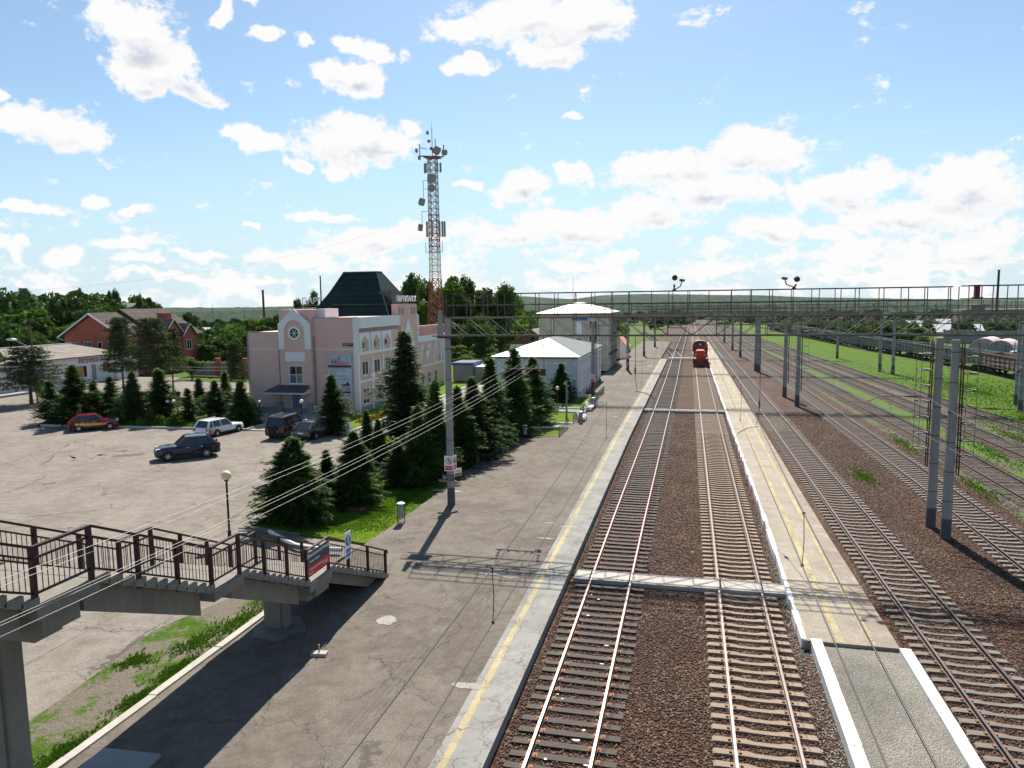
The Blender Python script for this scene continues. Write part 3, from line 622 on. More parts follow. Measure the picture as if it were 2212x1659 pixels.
lawn([(-21.5, 32.3), (-14.7, 30.95), (-14.45, 34.4), (-14.4, 41.1), (-14.4, 43.6), (-14.6, 57.5), (-24.9, 57.5), (-21.55, 34.4)])
lawn([(-60, 56.9), (-56, 57.25), (-43, 57.85), (-38.8, 58.0), (-38.8, 61.2), (-45.5, 68.2), (-61.5, 67.8)])
lawn([(-34.4, 58.3), (-28.95, 58.1), (-28.9, 60.2), (-28.9, 96), (-32.7, 96), (-32.7, 68.3), (-34.4, 68.3)])
for (ya, yb) in ((59.4, 63.3), (65.6, 72.5), (75.0, 84.5)): lawn([(-24.6, ya+1), (-10.5, ya), (-10.2, yb), (-24.6, yb+1.0)])
lawn([(-25.4, 86), (-13, 86), (-13, 91.5), (-25.4, 91.5)])
sheet('lawn', [[(-62, 96), (-26, 96), (-26, 145), (-62, 145)]], .1, M['lawn'], 0)
sheet('path', [[(-25.5, 57.7), (-24.6, 59), (-24.6, 96), (-28.6, 96), (-28.6, 60.2), (-28.6, 57.8)]], .23, M['path'], 0)
sheet('path', [[(-24.6, 63.3), (-10.3, 63.3), (-10.3, 65.6), (-24.6, 65.6)], [(-24.6, 72.5), (-10.2, 72.5), (-10.2, 75), (-24.6, 75)], [(-24.6, 84.5), (-10, 84.5), (-10, 86), (-24.6, 86)]], .24, M['path'], 0)
sheet('forecourt', [[(-38.6, 58), (-34.4, 58.1), (-34.4, 68.4), (-44.9, 68.4), (-38.8, 61.2)]], .26, M['path'], 0)
def kerb(name, pts, lab, w=.14, h=.15, z0=.2, mat='kerb', rz=None):
    x0, y0 = pts[0]; root = None; mb = MB()
    for a, c_ in zip(pts[:-1], pts[1:]): mb.bar((a[0]-x0, a[1]-y0, h/2+z0), (c_[0]-x0, c_[1]-y0, h/2+z0), w, h+.1)
    return tag(mb.build(name, M[mat], None, (x0, y0, 0)), lab, 'kerb')
kerb('kerb', [(-60, 56.7), (-56, 57.1), (-43, 57.7), (-38.7, 57.85), (-38.7, 61)], 'pale kerb along the spruce bed behind the white estate car')
kerb('kerb', [(-34.5, 61), (-34.5, 58.15), (-30.5, 58.0), (-28.8, 57.9), (-28.75, 60.2)], 'pale blue kerb around the spruce in front of the pink station wall')
kerb('kerb', [(-28.75, 60.2), (-28.6, 78), (-28.6, 95)], 'long white kerb between flower bed and footpath beside the station', mat='white')
kerb('kerb', [(-25.5, 57.6), (-21.65, 34.3), (-21.55, 32.1), (-18.5, 31.5)], 'crumbling kerb between the car park and the near spruce lawn', h=.07, mat='concrete')
kerb('kerb', [(-24.6, 60.5), (-25.3, 57.6), (-24.7, 60.2), (-24.6, 84)], 'thin white kerb along the far side of the footpath', mat='white')
for i, (ya, yb) in enumerate(((63.3, 65.6), (72.5, 75.0), (84.5, 86))):
    for q, yy in enumerate((ya, yb)):
        kerb('kerb', [(-24.5, yy+(.7 if q else .7)), (-10.3, yy)], ('near', 'far')[q]+' white kerb of the '+('nearest', 'middle', 'farthest')[i]+' footpath crossing the fenced lawns', mat='white')
kerb('kerb', [(-34.3, 61.3), (-38.8, 61.4)], 'short pale kerb in front of the station entrance')
# flowers in the bed by the station
def scatter_tufts(name, pts, n, h, w, mat, z, seed, label, cat, blades=3):
    """small upright leaf blades scattered in ellipses (cx, cy, rx, ry)"""
    rr = np.random.default_rng(seed); vs = []; fs = []
    for i in range(n):
        cx, cy, rx, ry = pts[rr.integers(len(pts))]; t = rr.random()*6.283; q = min(2.2, abs(rr.normal(0, .62))+rr.random()*.25); q *= 1+.35*math.sin(3*t+cx)+.25*math.sin(7*t+cy); x = cx+rx*q*math.cos(t); y = cy+ry*q*math.sin(t)
        if name == 'weeds' and x < 0 and x > -15.2: x = -15.2-abs(x+15.2)*.5
        for k in range(blades):
            a = rr.random()*6.283; hh = h*rr.uniform(.4, 1.2); ww = w*rr.uniform(.5, 1.2); bx = x+rr.uniform(-1, 1)*w; by = y+rr.uniform(-1, 1)*w; b0 = len(vs); ln = rr.uniform(.1, .8)*hh
            vs += [(bx-ww*math.cos(a), by-ww*math.sin(a), z), (bx+ww*math.cos(a), by+ww*math.sin(a), z), (bx+ln*math.sin(a), by-ln*math.cos(a), z+hh)]; fs.append((b0, b0+1, b0+2))
    me = bpy.data.meshes.new(name); me.from_pydata(vs, [], fs); me.materials.append(mat); return tag(place(name, me), label, cat, None, 'stuff')
scatter_tufts('weeds', [(-15.6, 22.2, .5, 1.6), (-16.0, 20.4, .5, .9), (-15.45, 18.6, .25, .7), (-15.4, 17.0, .22, .6), (-15.4, 14.3, .35, 1.1), (-15.6, 12.7, .3, .8), (-15.3, 11.6, .15, .5), (-17.1, 18.9, .35, .4), (-15.5, 24.5, .4, 1.0)], 6500, .09, .022, M['blade'], .21, 11, 'bright green weeds growing along the pale kerb left of the platform', 'grass')
scatter_tufts('grass', [(-18.0, 33.0, 3.2, 1.0), (-16.4, 35.5, 1.8, 3), (-15.8, 39, 1.3, 3)], 16000, .06, .018, M['blade'], .27, 12, 'short bright green lawn grass in front of the near spruces', 'grass')
scatter_tufts('grass', [(30, 68, 3, 12), (36, 75, 6, 14), (33, 100, 6, 20), (40, 90, 5, 15)], 9000, .16, .06, M['blade'], .0, 13, 'bright green grass tufts between the outer track and the freight train', 'grass')
scatter_tufts('weeds', [(-47, 58.8, 4.5, .7)], 900, .45, .05, M['blade'], .27, 14, 'bright green shrubby weeds in front of the dark spruce row', 'grass')
M['flower'] = mat_foliage('orange_flowers', (.06, .10, .01), (.42, .16, .02), .1)
scatter_tufts('flower_bed', [(-29.9, 64+1.6*k, .7, .8) for k in range(9)], 1500, .22, .05, M['flower'], .27, 15, 'orange and green flower bed beside the station footpath', 'flowers')
M['rust2'] = mat_simple('dark_red_box_paint', (.14, .012, .022), .6, .2, 2)
M['polesteel'] = mat_simple('weathered_lattice_steel', (.16, .143, .122), .7, .3, 1.5, metal=.1)

# ------------------------------------------------------------------ overhead line: poles, gantries, wires
def pole(name, label, loc, h, r0=.2, r1=.145, group=None, foot=1.1, paint=None, ladder=None, bands=6, n=14):
    root = thing(name, label, 'pole', loc, 0, group); mb = MB(); rf = lambda z: r0+(r1-r0)*z/h
    mb.tube((0, 0, foot), (0, 0, h), rf(foot), r1, n); mb.build('shaft', M['pole'], root)
    mb = MB(); mb.tube((0, 0, 0), (0, 0, foot), r0*1.02, rf(foot)*1.005, n); mb.build('foot', M['poledark'], root)
    if paint:
        mb = MB(); mb.tube((0, 0, foot), (0, 0, paint[0]), rf(foot)+.004, rf(paint[0])+.004, n); mb.build('painted_band', M[paint[1]], root)
    for k in range(bands):
        mb = MB(); z = foot+(h-foot)*(k+.6)/bands; mb.tube((0, 0, z-.018), (0, 0, z+.018), rf(z)+.008, rf(z)+.008, n); mb.build('clamp', M['rust'], root)
    if ladder:
        sx, z0, z1 = ladder; mb = MB(); x = sx*(r0+.12)
        for yy in (-.02, .3): mb.bar((x, yy-.15, z0), (x*(.9), yy-.15, z1), .05, .05)
        z = z0
        while z < z1: mb.bar((x, -.17, z), (x, .15, z), .03, .03); z += .33
        for z in np.arange(z0+.6, z1, 1.3): mb.bar((0, 0, z), (x, 0, z), .03, .03)
        mb.build('ladder', M['rust'], root)
        mb = MB(); z = z0+.9
        while z < z1:
            pts = [(x+sx*(.32-.32*math.cos(t)), .34*math.sin(t), z) for t in np.linspace(-math.pi*.9, math.pi*.9, 9)]
            mb.path(pts, .028, 4); z += .78
        for t in (-1.6, 0, 1.6)[:2]: 
            xx = x+sx*(.32-.32*math.cos(math.pi+t)) ; mb.bar((xx, .34*math.sin(math.pi+t), z0+.9), (xx, .34*math.sin(math.pi+t), z1), .02, .02)
        mb.build('ladder_cage', M['steel'], root)
    return root
def gantry(name, label, y, x0, x1, zl, zu, zr, group, deck=True, y2=None, mirror=None, panel=1.16, rw=.052, thin=1.0):
    """lattice portal beam: two trusses, walkway with railings"""
    L = x1-x0; root = thing(name, label, 'gantry', (x0, y, 0), 0, group); n = max(4, round(L/panel)); dx_ = L/n; ys_ = (-.42, .42)
    mb = MB()
    for yy in ys_:
        mb.bar((-.6, yy, zl), (L+.3, yy, zl), rw*1.2*thin, rw*1.2); mb.bar((-.2, yy, zu), (L+.2, yy, zu), rw*1.2*thin, rw*1.2)
    mb.build('chords', M['steel'], root)
    for yy in ys_:
        mb = MB()
        for i in range(n+1): mb.bar((i*dx_, yy, zl), (i*dx_, yy, zu), rw*.6, rw*.6)
        for i in range(n):
            a = (i*dx_, yy, zu) if i < n/2 else (i*dx_, yy, zl); b_ = ((i+1)*dx_, yy, zl) if i < n/2 else ((i+1)*dx_, yy, zu)
            mb.bar(a, b_, rw*.85, rw*.5, 0)
        mb.build('lattice', M['polesteel'], root)
    mb = MB()
    for i in range(n):
        for zz in (zl, zu): mb.bar((i*dx_, -.42, zz), ((i+1)*dx_, .42, zz), rw*.5, rw*.4)
    mb.build('cross_bracing', M['steel'], root)
    mb = MB(); [mb.box(.3, L-.3, q-.05, q+.05, zu+.03, zu+.05) for q in (-.2, .2)]; mb.build('walkway', M['rust'], root)
    for s in (-1, 1):
        mb = MB(); yy = s*.5; k = max(4, round(L/1.0)); rr = random.Random(int(y)+s)
        for i in range(k+1):
            xx = .3+(L-.6)*i/k+rr.uniform(-.12, .12); mb.bar((xx, yy, zu), (xx+rr.uniform(-.03, .03), yy, zr), .035, .035)
        hb = MB(); hb.bar((.3, yy, zr+.025), (L-.3, yy, zr+.025), .05, .05); hb.build('handrail', M['rust'], root); mb.bar((.3, yy, (zu*.45+zr*.55)), (L-.3, yy, (zu*.45+zr*.55)), .05, .05)
        mb.build('railing', M['steel'], root)
    return root
GP = 'concrete poles carrying the gantries'; GG = 'lattice gantries over the tracks'
pl = pole('gantry_pole', 'tall square-looking concrete pole on the main platform with a no crossing sign', (-12.72, 37.77, .35), 9.3, .215, .165, GP, 1.0, None, None, 5)
mb = MB(); mb.box(-.5, .5, -.3, .3, 9.2, 9.34); mb.build('bracket', M['rust'], pl)
for (x, y, sd, lab) in ((11.8, 39.67, -1, 'left of the two tall near poles, round grey concrete with ladder on its left'), (11.93, 37.84, 1, 'right of the two tall near poles, round grey concrete with ladder on its right')):
    pole('gantry_pole', lab, (x, y, 0), 9.45, .225, .17, GP, 1.0, (1.9, 'pole'), (sd, 3.1, 9.3), 6)
gan = gantry('gantry', 'nearest long lattice gantry with railed walkway spanning the tracks', 37.9, -12.9, 11.85, 9.68, 10.62, 11.86, GG)
gan2 = gantry('gantry', 'right hand span of the nearest gantry leading out of the picture', 38.6, 12.1, 37.0, 9.62, 10.62, 11.9, GG)
# fittings on the near gantry
mb = MB(); mb.prism([(-.16, 0), (.16, 0), (.10, 1.3), (-.10, 1.3)], -.03, .03, 0, 'y'); tag(mb.build('marker_board', M['pole'], None, (-12.95, 37.3, 9.75)), 'narrow pale grey board on the left end of the near gantry', 'board')
mb = MB(); mb.box(-.17, .17, -.02, .02, 0, .82); tag(mb.build('marker_board', M['patch'], None, (-12.52, 37.25, 9.78)), 'white speckled board on the near gantry beside the grey one', 'board')
def floodlight(x, lab, big):
    root = thing('floodlight', lab, 'floodlight', (x, 37.4, 11.86), 0, 'floodlights on the near gantry')
    mb = MB(); mb.tube((0, 0, 0), (0, 0, .12), .14, .06, 10); mb.tube((0, 0, .1), (big[0]*.5, 0, big[1]*.55), .035, .05, 8); mb.build('bracket', M['rust'], root)
    mb = MB(); c = Vector((big[0], 0, big[1])); mb.lathe([(.001, -.02), (.07, 0), (.13, .10), (.14, .17), (.12, .23), (.001, .25)], (0, 0, 0), 14)
    o = mb.build('lamp_head', M['rust'], root, (big[0], 0, big[1])); o.rotation_euler = (R(75), 0, R(big[2]))
    mb = MB(); mb.path([(.05, 0, .1), (big[3], 0, .25), (big[3]*1.25, 0, .55)], .03, 6); mb.bar((big[3]*1.25-.13, 0, .55), (big[3]*1.25+.13, 0, .52), .05, .12); mb.build('yoke', M['steel'], root)
floodlight(-.81, 'floodlight on a tall stem on the near gantry, left of the two', (.0, .62, 10, .3)); floodlight(4.75, 'tilted floodlight with a loop yoke on the near gantry, right of the two', (.2, .45, -40, -.35))
mb = MB(); mb.prism([(-.10, -.10), (.10, -.10), (.10, .10), (-.10, .10)], 0, .58); mb.box(-.13, .13, -.13, .13, .56, .61); mb.box(-.2, .25, -.05, .05, 0, .05); tag(mb.build('signal_box', M['rust2'], None, (12.75, 38.1, 11.35)), 'dark red box fixed to the gantry railing above the two tall poles', 'box')
def insulator(mb, p, q, n=4, r=.085, rod=.015):
    p = Vector(p); q = Vector(q); mb.tube(p, q, rod, rod, 6, 1); d = (q-p).normalized(); L = (q-p).length
    for k in range(n):
        c = p+d*(L*(.3+.4*k/(max(1, n-1)))); mb.tube(c-d*.022, c+d*.022, r, r*.45, 12, 0)
# distribution crossarm hanging under the gantry, with its five wires
root = thing('crossarm', 'rusty crossarm hung on two insulated rods below the near gantry', 'crossarm', (-8.4, 37.9, 7.9))
mb = MB(); mb.bar((-1.05, 0, 0), (1.05, 0, 0), .07, .07); mb.box(.75, 1.02, -.03, .03, -.35, 0); mb.build('arm', M['rust'], root)
for x in (-.9, .93):
    mb = MB(); insulator(mb, (x, 0, .03), (x, 0, 1.78), 3, .09); mb.build('hanger', [M['insul'], M['wire']], root)
WX = (-.85, -.45, -.05, .35, .62)
for x in WX:
    mb = MB(); mb.tube((x, 0, .03), (x, 0, .13), .02, .02, 6); mb.lathe([(.045, .12), (.05, .18), (.03, .25), (.001, .26)], (x, 0, 0), 10); mb.build('pin_insulator', M['insul'], root)
ends = [(0, 1253), (0, 1268), (0, 1345), (0, 1352), (0, 1376)]
root = thing('power_line', 'five slack pale wires running from the hung crossarm down past the stairs', 'wires', (-8.4, 37.9, 8.1))
for x, (ex, ey) in zip(WX, ends):
    a = Vector((x, 0, 0)); e = atY(ex-500, ey+190, 6.0)-Vector((-8.4, 37.9, 8.1)); e0 = atY(ex, ey, 8.6)-Vector((-8.4, 37.9, 8.1))
    pts = []
    for t in np.linspace(0, 1, 22):
        q = a.lerp(e0, t); q.z -= .55*4*t*(1-t)*.6; pts.append(q)
    pts.append(e0+(e0-pts[-2])*6)
    mb = MB(); mb.path(pts, .0042, 5); mb.build('wire', M['alu'], root)

G2 = [ # y, left x, right x, zl, zu, zr, label
 (84.5, -10.7, 11.0, 8.6, 9.75, 10.95, 'second gantry, behind the nearest one'), (120.0, -9.6, 10.2, 8.2, 9.2, 10.35, 'third gantry, beyond the two brick buildings'),
 (148.5, -8.9, 9.5, 7.9, 8.8, 9.9, 'fourth gantry near the end of the platform'), (176, -8.1, 9.2, 7.6, 8.4, 9.4, 'fifth gantry over the yard throat'), (205, -7.8, 8.6, 7.2, 8.0, 8.9, 'farthest visible gantry over the yard throat')]
for i, (y, xa, xb, zl, zu, zr, lab) in enumerate(G2):
    gantry('gantry', lab, y, xa, xb, zl, zu, zr, GG, rw=.062)
    gantry('gantry', 'right hand span of the '+lab, y+.4, xb, [33, 28.8, 26.8, 21, 18][i], zl, zu, zr, GG, rw=.062)
PP = [(-10.72, 83.2, 'platform pole with ladder, red band and a no crossing sign near the white building'), (10.7, 89.8, 'plain concrete pole supporting the second gantry, left of the laddered one'), (11.1, 82.35, 'concrete pole with ladder supporting the second gantry'),
      (-9.6, 117.4, 'platform pole with red band in front of the tall brick building'), (10.08, 121.4, 'left pole of the pair under the third gantry'), (10.32, 119.4, 'right pole of the pair under the third gantry'),
      (28.27, 122.4, 'left of the two poles standing in the green grass before the freight train'), (29.3, 119.1, 'right of the two poles standing in the green grass before the freight train'), (9.52, 150.1, 'dark pole under the fourth gantry'), (26.8, 148.2, 'lone pole in the grass in front of the far freight wagons'),
      (9.19, 171.8, 'dark pole under the fifth gantry'), (8.6, 199.4, 'farthest dark pole of the row right of the island platform'), (-8.9, 147.7, 'pole by the small red roofed house at the platform'), (-8.07, 175.5, 'pole left of the far turnout'),
      (31.6, 81.3, 'tall grey pole at the right edge beside the brown freight wagon')]
for i, (x, y, lab) in enumerate(PP):
    far = y > 100; h = {83.2: 8.7, 89.8: 8.6, 82.35: 8.55, 81.3: 8.6}.get(y, 8.6-(y-85)*.013)
    pole('gantry_pole', lab, (x, y, .35 if x < -8 and y < 140 else 0), h, .24 if not far else .25, .19, GP, 1.2, (2.6, 'red') if lab.startswith('platform pole') else None, (1, 2.3 if x < 0 else 1.6, h-.2) if 'ladder' in lab else None, 5, 10)
pole('gantry_pole', 'second grey pole just behind the one at the right edge', (33.2, 86.5, 0), 8.7, .24, .19, GP)
# insulator cluster on the right edge pole
mb = MB(); insulator(mb, (0, 0, 0), (0, -.0, .8), 4, .2, .02); tag(mb.build('insulator', [M['insul'], M['wire']], None, (31.1, 81, 3.7)), 'brown insulator stack beside the pole at the right edge', 'insulator')

# catenary over each track
def catenary(k, y0, y1, zc, sup, lab, zs=8.3, sag=1.1, dz=.006):
    xx = tx(k, y0); root = thing('overhead_wire', lab, 'overhead wire', (xx, y0, 0), 0, 'contact lines above the tracks'); sc_z = lambda y: 1-max(0, y-40)*.0013
    mb = MB(); ys_ = list(np.arange(y0, y1, 6))+[y1]; mb.path([(tx(k, y)-xx, y-y0, zc*sc_z(y)) for y in ys_], .011, 5); mb.build('contact_wire', M['wire'], root)
    pts = []; drops = []
    for a, c_ in zip(sup[:-1], sup[1:]):
        for t in np.linspace(0, 1, 31 if a < 0 else 9)[:-1]:
            y = a+(c_-a)*t
            if y0 <= y <= y1: z = (zs-4*sag*t*(1-t))*sc_z(y); pts.append((tx(k, y)-xx, y-y0, z))
        for t in ((.6, .88) if k == 'B' and a < 0 else (.18, .5, .8)):
            y = a+(c_-a)*t
            if y0 < y < min(y1, 110): drops.append((y, (zs-4*sag*t*(1-t))*sc_z(y), zc*sc_z(y)))
    mb = MB(); mb.path(pts, .012, 5); mb.build('messenger_wire', M['wire'], root)
    for y, za, zb in drops:
        mb = MB(); mb.path([(tx(k, y)-xx, y-y0, za), (tx(k, y)-xx+.02, y-y0+.01, (za+zb)/2), (tx(k, y)-xx, y-y0, zb)], .007, 4); mb.sphere((tx(k, y)-xx, y-y0, za), .03, 6, 4); mb.sphere((tx(k, y)-xx, y-y0, zb), .03, 6, 4); mb.build('dropper', M['wire'], root)
SUP = [-16, 37.9, 84.5, 120, 148.5, 176, 205, 240]
catenary('A', 3, 205, 6.35, SUP, 'overhead contact line with droppers above the track beside the main platform', 8.4, 1.15)
catenary('B', 3, 205, 6.6, [-22, 37.9]+SUP[2:], 'overhead contact line above the track with the red locomotive', 8.4, .85)
catenary('C', 6, 205, 6.4, SUP, 'overhead contact line above the track right of the island platform', 8.3, 1.0)
for k, l in (('D', 'the pale sleepered track right of the tall poles'), ('E', 'the weedy timber sleepered track'), ('F', 'the rusty track next to the outermost one'), ('G', 'the outermost rusty track')): catenary(k, 20, 205, 6.3, SUP, 'overhead contact line above '+l, 8.3, 1.0)
# registration arms on the gantry legs
def reg_arm(loc, pts, ins, lab):
    root = thing('steady_arm', lab, 'steady arm', loc, 0, 'steady arms holding the contact wires'); mb = MB(); mb.path(pts, .018, 6); mb.build('arm_tube', M['wire'], root)
    mb = MB(); insulator(mb, ins[0], ins[1], 4, .075, .02); mb.build('insulator', [M['insul'], M['wire']], root)
reg_arm((11.6, 39.67, 6.55), [(0, 0, 0), (-1.2, 0, .02), (-2.1, 0, .0), (-2.6, 0, -.1), (-3.1, 0, -.42)], ((-.6, 0, 0), (-1.25, 0, 0)), 'steady arm with brown insulator reaching left from the tall near poles')
reg_arm((12.2, 37.84, 6.4), [(0, 0, 0), (1.0, 0, -.12), (2.3, 0, -.15), (6, 0, -.1)], ((1.05, 0, -.12), (1.75, 0, -.14)), 'steady rod with fat brown insulator reaching right from the tall near poles')
for (px, py, Y, s, lab) in ((1372, 805, 37.9, 1, 'insulator and steady arm hanging over the track beside the platform'), (1640, 880, 37.9, -1, 'steady arm over the island platform')):
    p = atY(px, py, Y); root = thing('dropper_arm', lab, 'steady arm', p, 0, 'steady arms holding the contact wires')
    mb = MB(); mb.path([(0, 0, 9.6-p.z), (.02, 0, .3), (0, 0, -.3), (.12*s, 0, -.9)], .014, 5); mb.path([(.0, 0, -.95), (.55*s, 0, -1.05), (1.0*s, 0, -1.35)], .02, 5); mb.build('arm_tube', M['wire'], root)
    mb = MB(); insulator(mb, (0, 0, -.2), (0, 0, .4), 4, .08, .015); mb.build('insulator', [M['insul'], M['wire']], root)

# ------------------------------------------------------------------ footbridge stairs
XR, XL = -11.91, -14.80
root = thing('footbridge_stairs', 'concrete footbridge stairs with maroon railings coming down to the platform', 'stairs', (XR, 27.0, .35))
O = Vector((XR, 27.0, .35)); W = XR-XL
prof = [(27.05, .35), (22.2, 2.45), (20.8, 2.45), (17.2, 4.15), (16.0, 4.15), (12.25, 5.9), (10.85, 5.9), (7.2, 7.6), (5.9, 7.6), (2.0, 9.4)]
def zf(y):
    for (a, za), (b_, zb) in zip(prof[:-1], prof[1:]):
        if b_ <= y <= a: return za+(zb-za)*(a-y)/(a-b_)
    return prof[-1][1]
fl = [(27.05, 22.2, .35, 2.45, 14), (20.8, 17.2, 2.45, 4.15, 11), (16.0, 12.25, 4.15, 5.9, 11), (10.85, 7.2, 5.9, 7.6, 11), (5.9, 2.0, 7.6, 9.4, 11)]
for (ya, yb, za, zb, n) in fl:                      # each flight: a row of precast steps on two stringers
    for i in range(n):
        y1 = ya-(ya-yb)*i/n; y0 = ya-(ya-yb)*(i+1)/n; z1 = za+(zb-za)*(i+1)/n; mb = MB()
        mb.prism([(y1-O.y+.04, z1-O.z), (y0-O.y-.02, z1-O.z), (y0-O.y-.02, z1-O.z-.10), (y1-O.y-.0, z1-O.z-.24), (y1-O.y+.04, z1-O.z-.1)], -W-.02, .02, 0, 'x'); mb.build('step', M['concrete'], root)
    for x0 in (-W+.35, -.75):
        mb = MB(); dz = .62 if za > 1 else .38
        mb.prism([(ya-O.y-.1, za-O.z-.06), (yb-O.y, zb-O.z-.12), (yb-O.y, zb-O.z-.12-dz), (ya-O.y-.1-(.3 if za < 1 else 0), za-O.z-.06-(dz if za > 1 else .3))], x0, x0+.4, 0, 'x'); mb.build('stringer', M['concrete'], root)
for i, (ya, yb, z) in enumerate(((22.2, 20.8, 2.45), (17.2, 16.0, 4.15), (12.25, 10.85, 5.9), (7.2, 5.9, 7.6))):
    mb = MB(); mb.box(-W, 0, yb-O.y, ya-O.y, z-O.z-.16, z-O.z); mb.build('landing', M['concrete'], root)
    mb = MB(); mb.box(-W-.03, .035, yb-O.y-.05, ya-O.y+.05, z-O.z-.30, z-O.z-.03); mb.build('edge_beam', M['concrete'], root)
# lower beam under each landing and the columns
for (yc, z, zc0, w) in ((21.95, 2.45, .0, .62), (11.55, 5.9, -.15, .72)):
    mb = MB(); mb.box(-W+.2, -.15, yc-O.y-.5, yc-O.y+.4, z-O.z-.72, z-O.z-.3); mb.box(-W+.55, -.5, yc-O.y-.38, yc-O.y+.28, z-O.z-.95, z-O.z-.72); mb.build('head_beam', M['concrete'], root)
    mb = MB(); cx = -2.0; mb.prism([(cx-w/2, yc-O.y-.25), (cx+w/2, yc-O.y-.25), (cx+w/2, yc-O.y+.25), (cx-w/2, yc-O.y+.25)], zc0-.15, z-O.z-.95); mb.box(cx+w/2, cx+w/2+.16, yc-O.y-.2, yc-O.y+.2, zc0-.15, z-O.z-.95); mb.build('column', M['concrete'], root)
for s, x in ((1, -.05), (-1, -W+.05)):               # railings: posts, hand rail, middle rail, bottom rail, thin bars
    posts = [26.95, 25.3, 23.7, 22.2, 20.75, 19.6, 18.4, 17.2, 16.0, 14.75, 13.5, 12.2, 10.85, 9.6, 8.4, 7.2, 5.9, 4.6, 3.2]
    H = 1.12
    for y in posts:
        mb = MB(); z = zf(y)-O.z; mb.box(x-.045, x+.045, y-O.y-.045, y-O.y+.045, z-.12, z+H); mb.build('railing_post', M['railing'], root)
    hr = MB(); 
    seg = [p for p in prof if p[0] > 3]+[(3, zf(3))]
    for (a, za), (b_, zb) in zip(seg[:-1], seg[1:]):
        A = Vector((x, a-O.y-(.08 if a > 27 else 0), za-O.z+H)); B = Vector((x, b_-O.y, zb-O.z+H)); hr.bar(A, B, .085, .05)
        off = Vector((0, 0, -.22)); hr.bar(A+off, B+off, .04, .04); off = Vector((0, 0, -H+.22)); hr.bar(A+off, B+off, .045, .045)
    A = Vector((x, 27.0-O.y, .35-O.z+H)); hr.path([A, A+Vector((0, .12, -.05)), A+Vector((0, .18, -.17))], .035, 6)
    hr.build('handrail', M['railing'], root)
    bars = MB(); y = 26.8
    while y > 3:
        if min(abs(y-p) for p in posts) > .06:
            z = zf(y)-O.z; bars.bar((x, y-O.y, z+.2), (x, y-O.y, z+H-.22), .013, .013)
        y -= .125
    bars.build('railing_bars', M['railing'], root)
# the bridge deck the stairs come from, over the camera's head height behind it
# signs hung on the near railing
def flat_sign(name, lab, parts, loc, rz, cat='sign'):
    root = thing(name, lab, cat, loc, rz)
    for nm, (x0, x1, z0, z1, y0, mat) in parts:
        mb = MB(); mb.box(x0, x1, y0, y0+.012, z0, z1); mb.build(nm, M[mat], root)
    return root
RZ = R(90)        # boards on the right railing face +X: local +x runs along +Y, local -y faces +X
s = flat_sign('station_sign', 'dark grey and red direction sign on the stair railing', [('board', (0, 1.5, .30, .78, .0, 'signgrey')), ('red_band', (0, 1.5, .0, .30, -.003, 'signred'))], (XR+.03, 20.68, 2.72), RZ)
text('lettering', 'Привокзальная площадь', .155, M['signwhite'], s, (.76, -.012, .655), (R(90), 0, 0), .003, 'CENTER', .84)
text('lettering', 'Station Square', .115, M['signwhite'], s, (.12, -.012, .46), (R(90), 0, 0), .003, 'LEFT')
text('lettering', 'Остановка автобусов', .085, M['signwhite'], s, (.06, -.018, .21), (R(90), 0, 0), .003, 'LEFT')
text('lettering', 'Bus stop', .075, M['signwhite'], s, (.06, -.018, .09), (R(90), 0, 0), .003, 'LEFT')
text('lettering', 'P & i', .17, M['signwhite'], s, (1.14, -.018, .15), (R(90), 0, 0), .003, 'CENTER')
s = flat_sign('footbridge_sign', 'narrow white and blue use the footbridge sign on the stair railing', [('board', (0, .44, 0, .98, 0, 'signwhite')), ('blue_panel', (.04, .40, .06, .36, -.003, 'signblue'))], (XR+.03, 23.35, 2.35), RZ)
mb = MB(); mb.tube((.22, -.002, .66), (.22, -.012, .66), .19, .19, 24, 0, True, False); mb.build('disc', M['signblue'], s)
mb = MB(); y_ = -.018; mb.tube((.22, y_, .74), (.22, y_-.004, .74), .033, .033, 12, 0, True, False); mb.box(.185, .255, y_-.004, y_, .60, .70); mb.box(.19, .215, y_-.004, y_, .52, .60); mb.box(.225, .25, y_-.004, y_, .52, .60); mb.bar((.08, y_, .62), (.17, y_, .78), .02, .02); mb.bar((.17, y_, .78), (.30, y_, .80), .02, .02); mb.build('pictogram', M['signwhite'], s)
text('lettering', 'ПОЛЬЗУЙТЕСЬ\nПЕШЕХОДНЫМ\nМОСТОМ', .055, M['signwhite'], s, (.22, -.012, .21), (R(90), 0, 0), .002)
